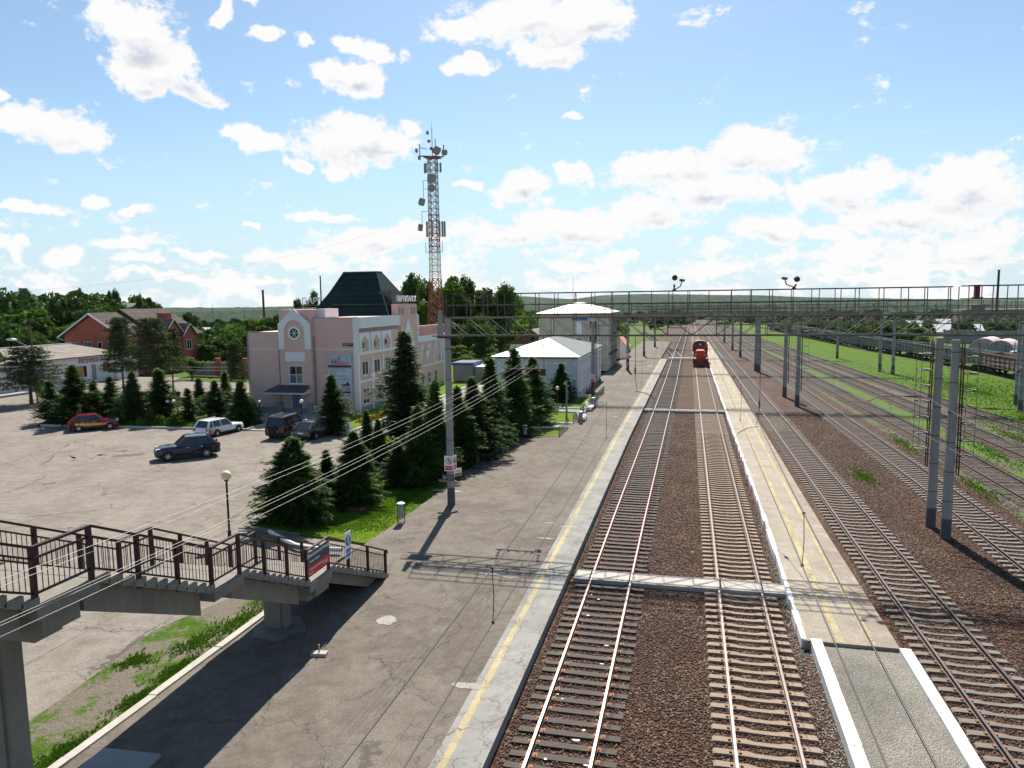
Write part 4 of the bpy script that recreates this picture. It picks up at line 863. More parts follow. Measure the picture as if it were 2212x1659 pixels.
# signs on the platform pole (face the camera)
def noentry(loc, lab, k=1.0, rz=0.0):
    s = flat_sign('no_crossing_sign', lab, [('board', (-.26*k, .26*k, 0, .84*k, 0, 'signwhite')), ('red_panel', (-.22*k, .22*k, .05*k, .28*k, -.004, 'signred'))], loc, rz)
    mb = MB(); pts = [(.165*k*math.cos(t), -.012, .55*k+.165*k*math.sin(t)) for t in np.linspace(0, 2*math.pi, 25)]
    mb.path(pts, .017*k, 5); mb.bar((-.115*k, -.012, .665*k), (.115*k, -.012, .435*k), .025*k, .012); mb.build('prohibition_ring', M['signred'], s)
    mb = MB(); mb.tube((0, -.008, .635*k), (0, -.011, .635*k), .028*k, .028*k, 10, 0, True, False); mb.bar((0, -.01, .6*k), (.0, -.01, .52*k), .06*k, .006); mb.bar((0, -.01, .52*k), (-.06*k, -.01, .43*k), .025*k, .006); mb.bar((0, -.01, .52*k), (.06*k, -.01, .44*k), .025*k, .006); mb.bar((0, -.01, .58*k), (.07*k, -.01, .53*k), .02*k, .006); mb.build('pictogram', M['signgrey'], s)
    if k > .9: text('lettering', 'ХОДИТЬ ПО ПУТЯМ\nЗАПРЕЩЕНО', .045, M['signwhite'], s, (0, -.011, .17), (R(90), 0, 0), .002)
    return s
noentry((-12.72, 37.52, 2.30), 'white and red no crossing sign on the front of the near platform pole', 1.0, R(8))
noentry((-12.48, 37.72, 2.32), 'second no crossing sign on the right side of the near platform pole', .98, R(80))
noentry((-10.75, 82.9, 2.3), 'small no crossing sign on the laddered platform pole', .95, 0)
noentry((-9.62, 117.1, 2.2), 'distant no crossing sign on the far platform pole', .95, 0)
s = flat_sign('direction_sign', 'dark grey arrow sign low on the near platform pole', [('board', (-.42, .28, 0, .30, 0, 'signgrey')), ('red_edge', (-.42, .28, -.03, .0, 0, 'signred'))], (-12.72, 37.50, 1.78), R(5))
mb = MB(); mb.bar((-.36, -.01, .24), (-.24, -.01, .08), .03, .006); mb.bar((-.24, -.01, .08), (-.24, -.01, .2), .03, .006); mb.bar((-.24, -.01, .08), (-.34, -.01, .09), .03, .006); mb.build('arrow', M['signwhite'], s)
text('lettering', 'Выход в город', .065, M['signwhite'], s, (.04, -.01, .2), (R(90), 0, 0), .002); text('lettering', 'Exit to city', .055, M['signwhite'], s, (.04, -.01, .09), (R(90), 0, 0), .002)
s = flat_sign('direction_sign', 'small red and white board sticking out to the right of the near platform pole', [('board', (0, .5, 0, .42, 0, 'signwhite')), ('red_panel', (.03, .47, .02, .16, -.004, 'signred'))], (-12.5, 37.75, 1.95), R(55))
text('lettering', 'Выход', .09, M['signgrey'], s, (.25, -.01, .28), (R(90), 0, 0), .002)
mb = MB(); mb.box(0, 1.6, 0, .9, 0, .08); tag(mb.build('concrete_slab', M['greyplinth'], None, (-14.2, 13.6, .35), R(3)), 'flat grey concrete slab lying in the stair shadow beside the kerb', 'slab')
mb = MB(); mb.box(-.25, .25, -.12, .12, 0, .1); mb.box(-.02, .02, -.02, .02, .1, .35); tag(mb.build('concrete_block', M['pale_concrete'], None, (gr(690, 1415, .35).x, gr(690, 1415, .35).y, .35), R(10)), 'small concrete block with a stub lying in the stair shadow', 'block')
sheet('column_footing', [blob(-13.7, 21.7, 1.0, 1.1, 77)], .364, M['concrete'])

# ------------------------------------------------------------------ buildings
def win(root, x, z, w, h, axis='y', face=0.0, out=1, cols=2, rows=1, glass='glass', sill=True, dirn=1):
    """window on a wall: axis 'y' = wall facing -Y (x runs along it); axis 'x' = wall facing +X (y runs along it)"""
    f = MB(); t = .06; d = .05
    def bx(mb, a0, a1, z0, z1, d0, d1):
        if axis == 'y': mb.box(a0, a1, face-d1, face-d0, z0, z1)
        else: mb.box(face+d0, face+d1, a0, a1, z0, z1)
    bx(f, x, x+w, z, z+t, .0, d); bx(f, x, x+w, z+h-t, z+h, .0, d); bx(f, x, x+t, z+t, z+h-t, 0, d); bx(f, x+w-t, x+w, z+t, z+h-t, 0, d)
    for i in range(1, cols): bx(f, x+w*i/cols-t*.5, x+w*i/cols+t*.5, z+t, z+h-t, 0, d-.006)
    for i in range(1, rows): bx(f, x+t, x+w-t, z+h*i/rows-t*.5, z+h*i/rows+t*.5, 0, d-.01)
    if sill: bx(f, x-.08, x+w+.08, z-.07, z-.004, 0, .12)
    wo_ = f.build('window', M['frame'], root); pn = MB(); bx(pn, x+.02, x+w-.02, z+.02, z+h-.02, .0, .012); pn.build('pane', M[glass], wo_); return wo_
def gable_roof(mb, x0, x1, y0, y1, ze, zr, oh=.4, th=.12, axis='y', mi=0):
    """ridge along axis y (gables at y0,y1) or x"""
    if axis == 'y':
        xm = (x0+x1)/2; sl = (zr-ze)/(xm-x0); a = x0-oh; zea = ze-sl*oh
        pts = [(a, zea), (xm, zr), (x1+oh, zea), (x1+oh, zea+th), (xm, zr+th), (a, zea+th)]; mb.prism(pts, y0-oh, y1+oh, mi, 'y')
    else:
        ym = (y0+y1)/2; sl = (zr-ze)/(ym-y0); a = y0-oh; zea = ze-sl*oh
        pts = [(a, zea), (ym, zr), (y1+oh, zea), (y1+oh, zea+th), (ym, zr+th), (a, zea+th)]; mb.prism(pts, x0-oh, x1+oh, mi, 'x')
def hip_roof(mb, x0, x1, y0, y1, ze, zr, inset, oh=.4, mi=(0, 0, 0, 0)):
    a, b_, c_, d = x0-oh, x1+oh, y0-oh, y1+oh; xm = (x0+x1)/2
    vs = [(a, c_, ze), (b_, c_, ze), (b_, d, ze), (a, d, ze), (xm, c_+inset, zr), (xm, d-inset, zr)]
    mb.add(vs, [(0, 1, 4)], mi[0]); mb.add(vs, [(1, 2, 5, 4)], mi[1]); mb.add(vs, [(2, 3, 5)], mi[2]); mb.add(vs, [(3, 0, 4, 5)], mi[3])
    mb.box(a, b_, c_, d, ze-.14, ze-.005, mi[3])

# --- the pink station
SX, SY = -32.79, 68.43
st = thing('station_building', 'pink and white station building with a tall dark green roof and a round window', 'building', (SX, SY, .2))
def W_(x): return x-SX
walls = MB()
walls.box(W_(-45.0), W_(-41.3), 0, 26, 0, 8.35); walls.box(W_(-41.3), W_(-37.6), 0, 4.5, 0, 10.8-.2+.1)
walls.box(W_(-37.6), 0, 0.25, 11.2, 0, 9.8); walls.box(W_(-43.9), -.6, 11.21, 19.6, 0, 9.74); walls.box(W_(-41.3), W_(-37.6), 4.5, 24, 0, 8.35)
walls.box(W_(-37.6), W_(-33.2), 11.2, 27.5, 0, 8.0)
walls.box(-.75, .004, 11.2, 17.3, 0, 11.1)
walls.box(-4.4, 0, 11.21, 17.29, 0, 9.7); walls.box(-4.4, 0, 17.3, 27.5, 0, 6.9)
walls.build('wall', M['pink'], st)
bay = MB(); bay.box(W_(-41.24), W_(-37.62), -.28, .0, 0, 9.2); bay.prism([(W_(-41.24), 9.2), (W_(-37.62), 9.2), (W_(-39.43), 10.72)], -.28, -.001, 0, 'y'); bay.build('entrance_bay', M['pink'], st)
pl_ = MB(); pl_.box(W_(-45.04), .05, -.36, -.3, 0, .55); pl_.box(W_(-45.04), W_(-41.3), -.04, .0, 0, .55); pl_.box(W_(-37.6), .05, .2, .24, .0, .55); pl_.box(.005, .06, .3, 27.5, 0, .55); pl_.build('plinth', M['greyplinth'], st)
tr = MB()           # white trim
cx = W_(-39.43)
outer = [(cx-1.83, 6.65), (cx-1.83, 9.25), (cx, 10.82), (cx+1.83, 9.25), (cx+1.83, 6.65), (cx+1.14, 6.65), (cx+1.14, 8.6)]
arc = [(cx+1.14*math.cos(t), 8.6+1.1*math.sin(t)) for t in np.linspace(0, math.pi, 13)]
ring_o = [(cx+1.83, 6.65), (cx+1.83, 9.25), (cx, 10.82), (cx-1.83, 9.25), (cx-1.83, 6.65)]
def strip_yz(mb, A, B, y0, y1):
    for i in range(len(A)-1):
        mb.prism([A[i], A[i+1], B[i+1], B[i]], y0, y1, 0, 'y')
A_ = [(cx+1.83, 6.65), (cx+1.83, 9.25), (cx+1.4, 9.62), (cx+.9, 10.05), (cx, 10.82), (cx-.9, 10.05), (cx-1.4, 9.62), (cx-1.83, 9.25), (cx-1.83, 6.65)]
B_ = [(cx+1.14, 6.65), (cx+1.14, 8.55), (cx+.98, 9.05), (cx+.62, 9.47), (cx, 9.68), (cx-.62, 9.47), (cx-.98, 9.05), (cx-1.14, 8.55), (cx-1.14, 6.65)]
strip_yz(tr, A_, B_, -.37, -.281)
tr.box(W_(-40.55), W_(-38.33), -.34, -.281, 5.42, 6.35)
tr.box(W_(-44.95), W_(-41.26), -.05, -.001, 6.58, 6.68); tr.box(W_(-37.6), -.02, .17, .249, 6.58, 6.68)
tr.box(-.36, .10, .16, .55, 0, 9.9); tr.box(.004, .16, .55, 11.4, 8.72, 9.85); tr.box(.005, .10, .552, 11.2, 6.0, 6.3); tr.box(.005, .09, .553, 11.2, 3.15, 3.38)
for yy in (3.45, 6.3, 8.9): tr.box(.005, .11, yy, yy+.34, 0, 3.149)
for yy in (2.5, 5.35, 8.2):                          # zig-zag gables and little columns on the upper storey
    tr.prism([(yy-2.05, 8.25), (yy+.45, 8.25), (yy+.45, 7.35), (yy+.05, 7.35), (yy-.75, 8.0), (yy-1.75, 7.2), (yy-2.05, 7.2)], .006, .2, 0, 'x')
    tr.box(.006, .24, yy-1.95, yy-1.62, 6.301, 7.35); tr.box(.006, .24, yy+.12, yy+.42, 6.301, 7.35)
for yy in (3.5, 6.3, 9.0):
    for q in range(3): tr.box(.006, .13, yy, yy+.28, 4.2+q*.5, 4.62+q*.5)
tr.box(.005, .16, 17.0, 17.3, 6.7, 9.75); tr.box(.006, .16, 17.31, 27.5, 6.35, 7.1); tr.box(.006, .12, 26.8, 27.5, 0, 6.34)
for yy in (18.3, 20.8, 23.3, 25.8): tr.prism([(yy-.7, 5.2), (yy, 6.2), (yy+.7, 5.2), (yy+.5, 5.2), (yy, 5.85), (yy-.5, 5.2)], .006, .2, 0, 'x'); tr.box(.006, .14, yy-.15, yy+.15, 3.6, 5.1)
tr.box(.006, .1, 17.31, 27.5, 3.15, 3.38)
tr.prism([(11.9, 6.0), (14.0, 9.5), (16.1, 6.0), (15.2, 6.0), (14.0, 8.0), (12.8, 6.0)], .006, .14, 0, 'x')
tr.box(W_(-37.6)-.1, W_(-36.7), 1.2, 4.2, 9.8, 10.75)
tr.build('white_trim', M['white'], st)
bal = MB()                                             # parapet balustrade of the far wing
bal.box(-.3, -.02, 17.31, 27.5, 8.1, 8.35); bal.box(-.3, -.02, 17.31, 27.5, 6.91, 7.12)
for k in range(14): bal.box(-.28, -.04, 17.4+k*.76, 17.62+k*.76, 7.12, 8.1)
bal.build('balustrade', M['pink'], st)
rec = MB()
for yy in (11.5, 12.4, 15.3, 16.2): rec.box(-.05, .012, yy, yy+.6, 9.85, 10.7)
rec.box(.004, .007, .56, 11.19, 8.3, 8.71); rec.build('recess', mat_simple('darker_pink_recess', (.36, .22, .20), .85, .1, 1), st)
rf = MB()                                              # mansard-like green roof
b0 = [(W_(-40.9), 5.0, 10.0), (-.9, .9, 10.0-.05), (-.9, 17.6, 10.0), (W_(-40.9), 17.6, 10.0)]
b0 = [(W_(-37.9)-.0, 1.4, 9.82), (-1.0, 1.4, 9.82), (-1.0, 17, 9.82), (W_(-41.0), 17, 9.82), (W_(-41.0), 4.6, 9.82), (W_(-37.9), 4.6, 9.82)]
xa, xb, ya, yb = W_(-43.9), W_(-33.75), 10.9, 19.6
vs = [(xa, ya, 9.75), (xb, ya, 9.75), (xb, yb, 9.75), (xa, yb, 9.75), (xa+2.0, ya+1.5, 12.6), (xb-1.45, ya+1.5, 12.6), (xb-1.45, yb-1.5, 12.6), (xa+2.0, yb-1.5, 12.6), (W_(-40.8), ya+3.1, 15.0), (W_(-36.45), ya+3.1, 15.0), (W_(-36.45), ya+4.6, 15.0), (W_(-40.8), ya+4.6, 15.0)]
rf.add(vs, [(0, 1, 5, 4), (1, 2, 6, 5), (2, 3, 7, 6), (3, 0, 4, 7), (4, 5, 9, 8), (5, 6, 10, 9), (6, 7, 11, 10), (7, 4, 8, 11), (8, 9, 10, 11)])
roof = rf.build('roof', M['greentile'], st)
mb = MB(); mb.prism([(12.6, 10.9), (15.0, 10.9), (15.6, 12.5), (12.2, 12.5)], -2.7, -1.2, 0, 'x'); mb.box(-2.7, -1.0, 12.0, 15.8, 12.5, 12.62); mb.build('dormer', M['signgrey'], roof)
mb = MB()
for i in range(4):
    a, b_ = vs[8+i], vs[8+(i+1) % 4]; mb.bar(a, b_, .12, .08)
mb.bar(vs[1], vs[5], .1, .1); mb.bar(vs[5], vs[9], .1, .1); mb.build('ridge_cap', M['greymetal'], roof)
mb = MB(); mb.box(W_(-37.7), -.3, .2, .55, 9.801, 9.86); mb.box(W_(-45), W_(-41.3), -.03, .3, 8.36, 8.42); mb.box(W_(-41.0), -.5, 11.15, 11.5, 11.105, 11.13); mb.build('parapet_cap', M['greymetal'], st)
win(st, W_(-40.2), 3.1, 1.56, 1.86, 'y', -.285, cols=2, rows=2)
mb = MB(); mb.box(W_(-40.12), W_(-39.45), -.305, -.3, 3.18, 3.98); mb.build('blue_curtain', M['glassblue'], st); mb = MB(); mb.box(W_(-39.36), W_(-38.72), -.305, -.3, 3.18, 3.98); mb.build('curtain', M['glasstan'], st)
for yy in (1.2, 4.2, 7.1): win(st, yy, 3.85, 1.5, 1.45, 'x', .004, cols=2)
for yy in (1.2, 4.2, 7.1): win(st, yy, .85, 1.6, 1.65, 'x', .004, cols=2, rows=3)
for yy in (18.1, 20.6, 23.1, 25.0): win(st, yy, 3.5, .9, 1.0, 'x', .004, cols=2)
for yy in (18.1, 20.6, 23.1): win(st, yy, .9, 1.1, 1.5, 'x', .004, cols=2, rows=2)
for yy in (1.0, 3.9, 6.7): mb = MB(); mb.tube((.01, yy+.75, 6.95), (.05, yy+.75, 6.95), .33, .33, 14, 0, True, False); mb.build('lunette_window', M['glass'], st)
rwm = None
rwm = MB(); rc = (cx-.02, -.3, 8.3)                      # the round window
ro, ri = .70, .50
ptsO = [(rc[0]+ro*math.cos(t), rc[2]+ro*math.sin(t)) for t in np.linspace(0, 2*math.pi, 25)]; ptsI = [(rc[0]+ri*math.cos(t), rc[2]+ri*math.sin(t)) for t in np.linspace(0, 2*math.pi, 25)]
strip_yz(rwm, ptsO, ptsI, -.38, -.281)
for k in range(3):
    t = math.pi*k/3; rwm.bar((rc[0]-ri*math.cos(t), -.31-.002*k, rc[2]-ri*math.sin(t)), (rc[0]+ri*math.cos(t), -.31-.002*k, rc[2]+ri*math.sin(t)), .05, .03, up=(0, 1, 0))
for x, y, z in ((W_(-41.42), -.08, 8.0), (W_(-37.5), .14, 8.0), (W_(-45.05), -.06, 8.2), (.12, 11.5, 8.6)): mb = MB(); mb.bar((x, y, 0), (x, y, z), .09, .09); mb.build('drainpipe', M['pole'], st)
for y, z in ((2.9, 3.5), (8.6, 3.45), (19.6, 4.6)): mb = MB(); mb.box(.05, .35, y, y+.7, z, z+.5); mb.build('air_conditioner', M['signwhite'], st)
w_ = rwm.build('round_window', M['frame'], st); mb = MB(); mb.prism(ptsI[:-1], -.29, -.284, 0, 'y'); mb.build('pane', M['glass'], w_)
cp = MB(); cp.prism([(-.28, 2.55), (-1.7, 2.30), (-1.7, 2.15), (-.28, 2.15)], W_(-42.4), W_(-37.9), 0, 'x'); cp.build('entrance_canopy', M['white'], st)
cp = MB(); cp.add([(W_(-41.6), -.29, 2.95), (W_(-38.0), -.29, 2.95), (W_(-37.8), -1.75, 2.36), (W_(-42.5), -1.75, 2.36)], [(0, 1, 2, 3)]); cp.add([(W_(-41.6), -.29, 2.95), (W_(-42.5), -1.75, 2.36), (W_(-42.4), -.29, 2.36)], [(0, 1, 2)]); cp.build('canopy_roof', M['signgrey'], st)
mb = MB(); mb.box(W_(-39.95), W_(-39.0), -.33, -.281, 0.0, 2.05); mb.build('door', mat_simple('blue_grey_door', (.13, .17, .27), .5, .1, 2), st)
mb = MB(); mb.box(W_(-41.6), W_(-41.1), -.7, -.2, 0, 1.1); mb.box(W_(-41.7), W_(-41.0), -.75, -.2, 1.1, 1.16); mb.box(W_(-38.1), W_(-37.6), -.7, -.28, 0, 1.1); mb.box(W_(-38.2), W_(-37.5), -.75, -.2, 1.1, 1.16); mb.box(W_(-42.0), W_(-37.4), -1.6, -.3, 0, .14); mb.build('entrance_steps', M['greyplinth'], st)
# name letters on the roof (two sides)
nm = MB(); nm.bar((-.15, 11.5, 11.25), (-.15, 17.1, 11.25), .06, .06)
for k in range(6): nm.bar((-.15, 11.7+k, 11.1), (-.15, 11.7+k, 12.0), .03, .03)
fr = nm.build('name_sign_frame', M['rust'], st)
text('lettering', 'ПАРТИЗАНСК', .92, M['signwhite'], fr, (-.08, 14.3, 11.68), (R(90), 0, R(90)), .03, 'CENTER', .98, .012)
nm = MB(); nm.bar((W_(-50.9), 21.5, 11.05), (W_(-45), 21.5, 11.05), .06, .06); nm.box(W_(-52.2), W_(-44.5), 21.2, 26, 0, 10.7)
fr2 = nm.build('rear_parapet', M['concrete'], st); text('lettering', 'ПАРТИЗАНСК', 1.15, M['signwhite'], fr2, (W_(-50.7), 21.4, 11.6), (R(90), 0, 0), .04, 'LEFT', 1.0, .015)
# dark plate with the station name
s = flat_sign('name_plate', 'dark station name plate high on the pink end wall', [('board', (0, 1.58, 0, .36, 0, 'signgrey'))], (SX-1.6, SY+.22, 7.12), 0)
text('lettering', 'Партизанск', .17, M['signwhite'], s, (.07, -.01, .255), (R(90), 0, 0), .003, 'LEFT'); text('lettering', 'Partizansk', .12, M['signwhite'], s, (.07, -.01, .09), (R(90), 0, 0), .003, 'LEFT')
# information banners on the end wall: a picture of a pink building over a text panel with two small pictures
bn = thing('banner', 'upper picture banner on the pink end wall showing a pink building', 'banner', (-36.1, SY+.2, 4.92))
def pan(root, nm, x0, x1, z0, z1, d, mat): mb = MB(); mb.box(x0, x1, -d-.004, -d, z0, z1); return mb.build(nm, mat, root)
B1 = mat_simple('banner_sky', (.42, .50, .60), .6, .25, 1.2); B2 = mat_simple('banner_pink', (.47, .27, .30), .6, .12, 3); B3 = mat_simple('banner_dark', (.10, .035, .05), .6, .5, 5); B4 = mat_simple('banner_paper', (.52, .56, .64), .6, .06, 1); B5 = mat_simple('banner_grey', (.22, .22, .28), .6, .4, 4)
pan(bn, 'board', 0, 2.65, 0, 1.38, .02, B1)
mb = MB(); mb.prism([(.35, .3), (1.2, .3), (1.2, .95), (.35, 1.02)], -.032, -.026, 0, 'y'); mb.prism([(1.2, .3), (2.4, .3), (2.4, .6), (1.6, .7), (1.25, 1.05)], -.031, -.026, 0, 'y'); mb.prism([(.05, .25), (.16, .25), (.16, 1.15), (.05, 1.15)], -.031, -.026, 0, 'y'); mb.build('printed_building', B2, bn)
mb = MB(); mb.box(0.03, 2.62, -.036, -.033, .05, .28); mb.prism([(1.2, .9), (1.45, .9), (1.32, 1.22)], -.036, -.033, 0, 'y')
for i in range(5): mb.box(.45+i*.14, .52+i*.14, -.036, -.0335, .55, .72)
mb.build('printed_details', B3, bn)
bn = thing('banner', 'lower text banner with small pictures, half behind the spruce', 'banner', (-36.05, SY+.2, 1.75)); pan(bn, 'board', 0, 2.6, 0, 3.1, .02, B4)
mb = MB(); rr = random.Random(4)
for i, z in enumerate((2.95, 2.85, 2.72, 2.62, 2.52, 2.4, 2.3, 2.05, 1.98)): mb.box(.2, .2+(rr.uniform(.6, 1.2) if i in (2, 3, 4) else rr.uniform(1.6, 2.2)), -.03, -.026, z, z+.035)
mb.build('printed_lines', B5, bn)
mb = MB(); mb.box(1.45, 2.35, -.03, -.026, 1.32, 1.5); mb.prism([(1.9, 1.5), (2.3, 1.5), (2.1, 1.8)], -.03, -.026, 0, 'y'); mb.box(1.4, 2.4, -.03, -.0261, .55, .75); mb.box(1.5, 2.3, -.0322, -.0301, .32, .42); mb.build('printed_pictures', B3, bn)
mb = MB(); mb.box(1.4, 2.4, -.03, -.0262, .76, 1.25); mb.build('printed_building', B2, bn)

# --- long white building on the platform
bx0, bx1, by0, by1 = -22.2, -12.5, 83.0, 104.4
wb = thing('waiting_hall', 'low white building with white and grey hipped metal roof beside the platform', 'building', (bx1, by0, .25))
L_ = by1-by0; Wd = bx1-bx0
mb = MB(); mb.box(-Wd, 0, 0, L_, 0, 4.6); mb.build('wall', mat_simple('blue_white_render', (.50, .53, .60), .8, .07, .8, streak=True), wb)
mb = MB(); hip_roof(mb, -Wd, 0, 0, L_, 4.85, 6.6, 8.5, .45, (0, 1, 0, 1)); mb.build('roof', [M['whitemetal'], M['greymetal']], wb)
mb = MB()
for k in range(9): yy = .15+k*(L_-.6)/8; mb.box(0, .16, yy, yy+.38, 0, 4.3)
mb.box(0, .2, 0, L_, 4.35, 4.68)
for k in range(9): xx = -Wd+.3+k*(Wd-.7)/8; mb.box(xx, xx+.3, -.1, 0, 3.95, 4.2)
for k in (1, 2, 3): yy = .55+k*(L_-.6)/8; mb.prism([(yy, 3.0), (yy+.9, 3.9), (yy+1.8, 3.0), (yy+1.5, 3.0), (yy+.9, 3.6), (yy+.3, 3.0)], .0, .14, 0, 'x')
mb.build('pilasters', M['white'], wb)
for k in range(8): yy = .75+k*(L_-.6)/8; win(wb, yy, 1.0, 1.2, 1.9, 'x', .0, cols=2, rows=2)
mb = MB(); mb.box(-Wd-.02, .02, -.03, 0, 0, .7); mb.box(.0, .05, 0, L_, 0, .5); mb.build('plinth', M['greyplinth'], wb)
win(wb, -3.2, 1.5, .7, .9, 'y', 0, cols=1); 
# --- tall brick building
tb = thing('signal_house', 'tall pale brick building with a pink ribbed hipped roof behind the white hall', 'building', (-12.72, 117.25, .2)); Wd, L_ = 11.1, 14.6
mb = MB(); mb.box(-Wd, 0, 0, L_, 0, 9.1); mb.build('wall', M['silicate'], tb)
mt, g, b = newmat('ribbed_pink_roof'); p = g.n('ShaderNodeTexCoord').outputs['Object']; x, y, z = g.sep(p); t = g.math('PINGPONG', g.math('ADD', x, 50), .11)
g.l(g.mix(g.step(t, .01, .05), (.40, .27, .25), (.66, .53, .50)), b.inputs['Base Color']); b.inputs['Roughness'].default_value = .5; M['ribpink'] = mt
mb = MB(); hip_roof(mb, -Wd, 0, 0, L_, 9.25, 10.95, 5.4, .5, (0, 0, 0, 0)); mb.build('roof', M['ribpink'], tb); mb = MB(); mb.box(-Wd-.52, .52, -.52, L_+.52, 8.95, 9.1); mb.build('eaves', M['rust'], tb)
for x in (-Wd, -8.9, 0): mb = MB(); mb.bar((x, -.05, 0), (x, -.05, 9), .08, .08); mb.build('drainpipe', M['white'], tb)
mb = MB(); mb.box(-5.2, -4.2, -.04, 0, 5.9, 8.0); mb.build('blind_panel', M['signwhite'], tb); mb = MB(); mb.box(-5.7, -3.3, -.3, 0, 8.1, 8.6); mb.build('balcony_awning', M['signblue'], tb)
for z in (2.2, 4.3, 6.6): win(tb, -3.0, z, 1.3, 1.4, 'y', 0, cols=2)
win(tb, -5.2, 4.3, 1.0, .9, 'y', 0, cols=1)
for yy in (1.0, 3.6, 6.2, 9.2, 12.0):
    for z in (1.2, 4.2, 7.0): win(tb, yy, z, 1.5, 1.7, 'x', 0, cols=2, sill=False)
mb = MB()
for z in (3.6, 6.6): mb.bar((.5, .3, z), (.5, L_-.3, z), .06, .06); mb.box(0, .55, .3, L_-.3, z-1.0, z-.92)
for k in range(9): mb.bar((.5, .3+k*1.75, 0), (.5, .3+k*1.75, 8.9), .08, .08)
mb.build('steel_balconies', M['rust'], tb)
mb = MB(); mb.tube((-6.5, 6, 10), (-6.5, 6, 15), .05, .02, 6); mb.build('aerial', M['wire'], tb)
# --- small house with a red roof
sh = thing('platform_house', 'small white house with a faded red roof beyond the tall brick building', 'building', (-11.8, 141, .3)); mb = MB(); mb.box(-3.6, 0, 0, 7, 0, 2.3); mb.prism([(-3.6, 2.3), (0, 2.3), (-1.8, 4.4)], 0, 7, 0, 'y'); mb.build('wall', M['white'], sh)
mb = MB(); gable_roof(mb, -3.6, 0, 0, 7, 2.35, 4.5, .35); mb.build('roof', mat_simple('faded_red_roof', (.55, .22, .15), .6, .15, 1), sh); win(sh, 1.5, .9, 1.2, 1.1, 'x', 0)
# --- blue roofed kiosk / sheds behind the station
ki = thing('kiosk', 'grey shed with a blue trimmed flat roof behind the pink station', 'shed', (-33.0, 100, .2)); mb = MB(); mb.box(0, 3.0, 0, 4.5, 0, 2.3); mb.build('wall', M['greyplinth'], ki); mb = MB(); mb.box(-.15, 3.15, -.2, 4.7, 2.3, 2.62); mb.build('blue_fascia', M['signblue'], ki); mb = MB(); mb.box(-.1, 3.1, -.1, 4.6, 2.62, 2.66); mb.build('roof', M['greymetal'], ki)
ki = thing('shed', 'pale grey metal garage box right of the blue trimmed shed', 'shed', (-29.9, 100.4, .2)); mb = MB(); mb.box(0, 2.6, 0, 3.5, 0, 2.0); mb.build('wall', M['pole'], ki); mb = MB(); mb.box(-.06, 2.66, -.06, 3.56, 2.0, 2.06); mb.build('roof', M['whitemetal'], ki)
# --- brown gabled wooden house behind the white hall
p = atY(1180, 700, 128); wh = thing('wooden_house', 'brown plank gabled house behind the white hipped roof', 'house', (-27.5, 128, .2)); mb = MB(); mb.box(-4, 4, 0, 9, 0, 3.6); mb.build('wall', M['white'], wh)
mb = MB(); mb.prism([(-4, 3.6), (4, 3.6), (0, 6.1)], 0, 9, 0, 'y'); mb.build('gable', M['wood'], wh); mb = MB(); gable_roof(mb, -4, 4, 0, 9, 3.6, 6.15, .5); mb.build('roof', M['slate'], wh); mb = MB(); mb.box(-.1, .6, -.03, 0, 4.3, 4.9); mb.build('window', M['glass'], wh)

# --- brick house on the left
bh = thing('brick_house', 'large red brick house with steep grey brown roofs, dormers and a brick chimney', 'house', (-94.0, 100, 0.2))
wl = MB(); wl.box(-5.6, 5.6, 0, 6.3, 0, 6.7); wl.prism([(-5.6, 6.7), (5.6, 6.7), (0, 9.95)], 0, 6.3, 0, 'y')
wl.box(-6.9, 7.0, 6.3, 16.5, 0, 6.5); wl.prism([(-6.9, 6.5), (7.0, 6.5), (0.05, 10.45)], 6.3, 16.5, 0, 'y')
wl.box(7.0, 7.6, 7.5, 11.3, 0, 6.9); wl.prism([(7.5, 6.9), (11.3, 6.9), (9.4, 8.75)], 3, 7.6, 0, 'x'); wl.box(7.0, 7.9, 11.6, 14.6, 0, 6.4); wl.prism([(11.6, 6.4), (14.6, 6.4), (13.1, 7.9)], 4, 7.9, 0, 'x')
wl.prism([(3.2, 6.6), (5.0, 6.6), (4.1, 7.8)], 3, 5.9, 0, 'x'); wl.build('wall', M['redbrick'], bh)
rr_ = MB(); gable_roof(rr_, -5.6, 5.6, 0, 5.6, 6.72, 10.05, .7, .2); gable_roof(rr_, -6.9, 7.0, 6.8, 16.5, 6.52, 10.55, .8, .22); gable_roof(rr_, 3, 7.6, 7.5, 11.3, 6.95, 8.85, .35, .14, 'x'); gable_roof(rr_, 4, 7.9, 11.6, 14.6, 6.45, 8.0, .35, .14, 'x'); gable_roof(rr_, 3, 5.9, 3.2, 5.0, 6.65, 7.9, .25, .1, 'x')
ro_ = rr_.build('roof', M['browntile'], bh); mb = MB(); mb.box(3.6, 5.6, 10.6, 11.8, 7.2, 9.85); mb.box(3.45, 5.75, 10.45, 11.95, 9.85, 10.0); mb.build('chimney', M['redbrick'], ro_)
mb = MB(); mb.bar((-6.3, -.75, 6.32), (0, -.75, 10.1), .08, .22); mb.bar((0, -.75, 10.1), (6.3, -.75, 6.32), .08, .22); mb.bar((-6.35, -.6, 6.2), (-5.6, -.1, 5.85), .1, .1)
for (ya, yb, x, z0, z1) in ((7.1, 11.7, 8.0, 6.6, 8.95), (11.2, 15.0, 8.3, 6.1, 8.1), (2.9, 5.3, 6.2, 6.3, 8.0)): ym = (ya+yb)/2; mb.bar((x, ya, z0), (x, ym, z1), .16, .08); mb.bar((x, ym, z1), (x, yb, z0), .16, .08)
mb.build('bargeboard', M['white'], bh)
for x in (-1.8, .8, 2.9): win(bh, x, 4.1, 1.4 if x != .8 else .8, 1.5, 'y', 0, cols=2 if x != .8 else 1)
for yy, xx in ((8.7, 7.6), (12.4, 7.9)): win(bh, yy, 3.6, 1.3, 1.7, 'x', xx)
